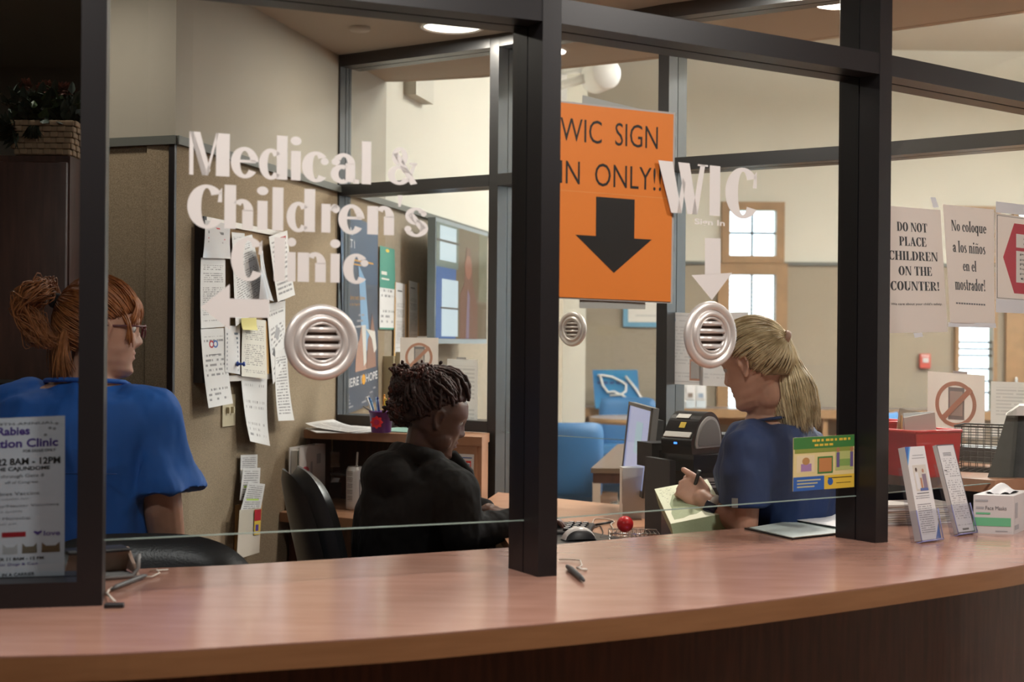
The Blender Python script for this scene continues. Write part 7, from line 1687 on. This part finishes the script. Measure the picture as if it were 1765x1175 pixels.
# locs swept up into a bun
random.seed(23)
hl2 = lambda d: -.05 + d.z * .95 - d.x * .72 - (.5 * d.y ** 2 * max(0, .6 - d.z) if d.x > -.3 else 0) if d.z > -.62 else -1
g2 = Vector((-.62, -.05, .85)).normalized()
h = hair_cap('hair', t, M2, hair_d, hl2, .012)
def curlpath(p0, d, L, r, turns, up=Vector((0, 0, 1))):
    d = d.normalized(); a = d.orthogonal().normalized(); c = d.cross(a); ph = random.random() * 6; out = []
    for i in range(16): t_ = i / 15; rr = r * (.3 + t_); out.append(p0 + d * L * t_ + (a * cos(ph + turns * 2 * pi * t_) + c * sin(ph + turns * 2 * pi * t_)) * rr)
    return out
b = MB(); ps = []; cnt = 0
while cnt < 230:
    d = Vector((random.gauss(0, 1), random.gauss(0, 1), random.gauss(.2, 1))).normalized()
    if hl2(d) < .0 or d.angle(g2) < .2: continue
    p = surf_path(M2, d, g2, .011 + random.random() * .006, .026, 22, .008 + .012 * random.random(), .14)
    ph = random.random() * 6; w_ = .0016; p = [q + Vector((w_ * sin(ph + 1.9 * k), w_ * cos(ph + 2.3 * k), w_ * sin(ph + 2.6 * k))) for k, q in enumerate(p)]
    ps.append(p); cnt += 1
for p in ps: b.tube(p, .0052, hair_d, 6)
b.build('swept_locs', h)
bc0 = P(708, 664, Z2); gp = M2 @ (HC + g2 * .12)
pr = [ell_prim(bc0, (.052, .050, .044)), cap_prim(gp, .042, bc0, .042), ell_prim(P(694, 700, Z2), (.036, .042, .042)), ell_prim(P(712, 708, Z2), (.042, .052, .055))]
fuse(pr, .006, 2, hair_d, 'bun_core', h)
for i in range(430):
    a = random.gauss(0, 1); d = Vector((random.gauss(0, 1), random.gauss(-.2, 1), random.gauss(0, 1))).normalized()
    if i < 220: p0 = bc0 + Vector((d.x * .054, d.y * .052, d.z * .046))
    elif i < 350: p0 = P(696, 700, Z2) + Vector((d.x * .036, d.y * .044, d.z * .052))
    else: p0 = gp + Vector((d.x * .05, d.y * .045, d.z * .03)) + Vector((.0, 0, -.01))
    tang = d.cross(Vector((random.gauss(0, 1), random.gauss(0, 1), random.gauss(0, 1)))).normalized()
    p = [p0 + tang * (k / 9 - .5) * .07 + d * (.010 * cos((k / 9 - .5) * 3) - .004 + .002 * sin(k * 2.1 + i)) for k in range(10)]
    if random.random() < .17:
        e = p[-1]; p += curlpath(e, (d * .8 + Vector((0, 0, .25))), .016 + .012 * random.random(), .005, 1.2)[1:]
    bb = MB() if i == 0 else bb
    bb.tube(p, .0050, hair_d if random.random() < .8 else hair_d2, 6)
for i in range(40):   # curly ends at the top and left
    p0 = P(random.choice((712, 722, 735, 700, 688, 680)) + random.gauss(0, 5), random.choice((632, 636, 640)) + random.gauss(0, 3), Z2 + random.gauss(0, .025)); bb.tube(curlpath(p0 + Vector((0, 0, -.015)), Vector((random.gauss(.1, .5), random.gauss(0, .4), .9)), .014 + .014 * random.random(), .006, 1.3), .0036, hair_d2, 6)
for i in range(16):
    p0 = P(683 + random.gauss(0, 4), 700 + random.gauss(0, 7), Z2 + random.gauss(0, .02)); bb.tube(curlpath(p0, Vector((-1, 0, random.gauss(0, .4))), .022, .007, 1.2), .0038, hair_d2, 6)
bb.build('bun_locs', h)

# ------------------------------------------------------------------ blonde woman in navy scrubs writing
Z3 = 3.85
t = thing('person', (.67, Z3 + .02, 0), 'person with blonde ponytail in navy scrubs writing on a pad', 'person')
f3 = Vector((-cos(radians(35)), sin(radians(35)), 0)); s3 = Vector((-f3.y, f3.x, 0))
pel = Vector((.775, Z3 + .13, .69)); che = Vector((.718, Z3 + .04, 1.148)); nb = Vector((.694, Z3 + .03, 1.212))
M3 = head_frame(P(1300, 628, Z3), radians(180 - 34), radians(16), 0, .985)
W3_, D3_ = 1.0, 1.06
L3 = arm_pts(che + s3 * .172 + Vector((0, 0, -.03)), P(1282, 904, 3.75), P(1222, 868, 3.80))
R3 = arm_pts(che - s3 * .172 + Vector((0, 0, -.03)), P(1408, 876, 4.10), P(1265, 880, 4.08))
pr = [head_prim(M3, .98, .95, .8)] + ear_prims(M3) + lid_prims(M3, .85)
body_common(pr, pel, che, nb, f3, s3, M3, W3_, D3_, .041)
pr += [cap_prim(L3[0], .046, L3[1], .038), cap_prim(L3[1], .037, L3[1].lerp(L3[2], .45), .036), cap_prim(L3[1].lerp(L3[2], .45), .036, L3[2], .027)]
pr += [cap_prim(R3[0], .044, R3[1], .040), cap_prim(R3[1], .039, R3[2], .026)]
hw = L3[2]; hd_ = P(1180, 838, 3.84) - hw
pr += [cap_prim(hw, .026, hw + hd_ * .3, .025)]
pr += hand_prims(hw + hd_ * .12, hd_, Vector((-.35, -.75, .55)), Vector((.1, .1, 1)), curl=(.95, 1.05, 1.1, 1.15), spread=.05, size=.97, thumb_dir=(-.55, .25, .35))
pr += hand_prims(R3[2], P(1230, 872, 4.02) - R3[2], (0, 0, -1), (0, -1, 0), curl=(.2, .2, .2, .2), size=.92)
fuse(pr, .0038, 2, skin3, 'body', t, mats=[(lip1, lipsel(M3))])
eyes(M3, t, skin3, mat('blue_iris', (.05, .12, .2), .2))
scrub3 = mat('navy_cloth', (.011, .034, .125), .75, bump=.8, bscale=12, bdist=.02, stretch=(1.2, 1.2, .6))
pr = [loft_prim(torso_rings(pel, che, nb, f3, s3, W3_ * 1.03, D3_ * 1.10, .014)[:9] + [(nb + Vector((0, 0, -.026)), .070, .092, f3, s3)])]
for sg, (sh, el, wr), fr in ((1, L3, .74), (-1, R3, .62)):
    hem = sh.lerp(el, fr); d = (hem - sh).normalized(); q1 = d.orthogonal().normalized(); q2 = d.cross(q1)
    pr += [cap_prim(che + s3 * sg * .11, .056, sh, .060), cap_prim(sh, .060, sh.lerp(hem, .5), .062)]
    pr.append(loft_prim([(sh.lerp(hem, .2), .060, .060, q1, q2), (sh.lerp(hem, .65), .064, .064, q1, q2), (hem, .067, .067, q1, q2)]))
fuse(pr, .0065, 3, scrub3, 'scrub_top', t, disp=wrinkle(.0065, 10, 12, (1.2, 1.2, .7)))
b = MB(); ring = [nb + f3 * .067 * cos(2 * pi * i / 32) + s3 * .088 * sin(2 * pi * i / 32) + Vector((0, 0, -.022 - .012 * cos(2 * pi * i / 32))) for i in range(33)]; b.tube(ring, .0045, scrub3, 8); b.build('neckband', t)
hem = L3[0].lerp(L3[1], .70); cdir = Vector((-hem.x, -hem.y, .1)).normalized()
b = MB(); b.box(hem + cdir * .068 + Vector((-.025, 0, .004)), (.016, .004, .024), M_grey, Matrix.Rotation(math.atan2(cdir.x, -cdir.y), 3, 'Z')); b.build('cloth_tag', t)
legs(t, pel, f3, s3, mat('navy_trousers', (.008, .015, .05), .8))
# watch
wt = thing('wrist_watch', tuple(hw), 'white banded smart watch on the wrist of blonde person', 'watch')
ad = (hw - L3[1]).normalized(); R = ad.to_track_quat('Z', 'Y').to_matrix(); wc = hw - ad * .018
b = MB(); b.lathe([(.0300, -.011), (.0320, -.011), (.0320, .011), (.0300, .011)], wc, mat('pale_band', (.55, .48, .42), .5), 30, R); b.build('band', wt)
wn = (Vector((-.55, -.8, .1)) - ad * Vector((-.55, -.8, .1)).dot(ad)).normalized(); R2_ = Matrix((ad, ad.cross(wn), wn)).transposed()
b = MB(); b.rbox(wc + wn * .034, (.034, .030, .009), mat('watch_face', (.01, .012, .03), .1), .004, R2_); b.build('watch_case', wt)
# hair
random.seed(31)
g3 = Vector((-.93, .0, .34)).normalized()
hl3 = lambda d: .30 + d.z * .95 - d.x * .60 - .30 * (d.y ** 2 if d.x > -.15 else 0) if d.z > -.62 else -1
h = hair_cap('hair', t, M3, hair_b2, hl3, .008)
b = MB(); ps = []; cnt = 0
while cnt < 1000:
    d = Vector((random.gauss(0, 1), random.gauss(0, 1), random.gauss(.2, 1))).normalized()
    if hl3(d) < 0 or d.angle(g3) < .1: continue
    ps.append(surf_path(M3, d, g3, .008 + random.random() * .003, .014, 12, .003 + .005 * random.random(), .04)); cnt += 1
strands(b, ps, .0015, hair_b); b.build('combed_hair', h)
gp = M3 @ (HC + g3 * .108); b = MB(); ps = []; mids = []
for i in range(1300):
    a = random.random() * 2 * pi; rr = .016 * sqrt(random.random()); ox, oy = rr * cos(a), rr * sin(a); q = random.random()
    w1 = (cos(a) * sqrt(q), sin(a) * sqrt(q)); e = P(1374 + w1[0] * 42, 716 + 36 * random.random() - 14 * w1[0], Z3) + Vector((0, w1[1] * .050, 0))
    m2_ = P(1360 + w1[0] * 48, 668, Z3) + Vector((0, w1[1] * .058, 0)); m1_ = P(1354 + w1[0] * 26, 622, Z3) + Vector((0, w1[1] * .036, 0)); st = gp + Vector((ox * .5, oy, ox))
    pts = [st, m1_, m2_, e]; Q = []
    for k in range(3):
        a0, a1_, a2x, a3 = pts[max(k - 1, 0)], pts[k], pts[k + 1], pts[min(k + 2, 3)]
        for s_ in range(5): u_t = s_ / 5; Q.append(.5 * ((2 * a1_) + (a2x - a0) * u_t + (2 * a0 - 5 * a1_ + 4 * a2x - a3) * u_t ** 2 + (3 * a1_ - a0 - 3 * a2x + a3) * u_t ** 3) + Vector((.0014 * sin(s_ * 2 + i), 0, 0)))
    Q.append(e); ps.append(Q)
strands(b, ps, .0015, hair_b); b.build('ponytail', h)
b = MB(); b.lathe([(.0165 + .004 * cos(2 * pi * i / 12), .008 * sin(2 * pi * i / 12)) for i in range(13)], gp + Vector((.004, 0, -.002)), mat('tan_hair_tie', (.30, .16, .11), .5), 24, Vector((.85, .1, -.35)).to_track_quat('Z', 'Y').to_matrix()); b.build('hair_tie', h)
# pad and pen
pq = [P(1156, 903, 3.68), P(1252, 884, 3.76), P(1219, 826, 3.98), P(1128, 843, 3.94)]
t = thing('writing_pad', tuple(pq[0]), 'thick pale yellow writing pad under the blonde person\'s hands', 'writing pad')
yp = print_mat('pad_paper', paper=(.80, .82, .62), ink=(.40, .42, .30), lines=22, words=16, amount=.45, top=.95, bottom=.5, left=.05, right=.8, seed=50)
yl = mat('pad_edges', (.38, .44, .27), .7, var=.12, vscale=200, stretch=(1, 1, 30))
b = MB(); f = quadmap(pq, (0, 0, 1)); b.grid(lambda u, v: f(u, v, .001), 4, 4, yp, thick=.001); b.build('top_sheet', t)
b = MB(); lo = [p - Vector((0, 0, .045)) + Vector((.012, 0, 0)) for p in pq]; b.hexa(lo + pq, yl); b.build('page_block', t)
b = MB(); up_ = [p - Vector((0, 0, .001)) for p in lo]; c_ = sum(up_, Vector()) / 4; up_ = [c_ + (p - c_) * .92 for p in up_]; b.hexa([Vector((p.x, p.y, H_DESK)) for p in up_] + up_, M_black); tag(b.build('document_box'), 'black document box on the worktop carrying the yellow pad', 'box')
pp = P(1201, 826, 3.82); q_ = P(1188, 868, 3.85)
t = thing('writing_pen', tuple(pp), 'black pen held in the blonde person\'s hand', 'pen')
b = MB(); b.tube([pp + (pp - q_) * .35, pp, q_, q_ + (q_ - pp) * .10], [.0055, .0055, .005, .0015], mat('pen_dark', (.02, .02, .022), .25), 10); b.build('barrel', t)
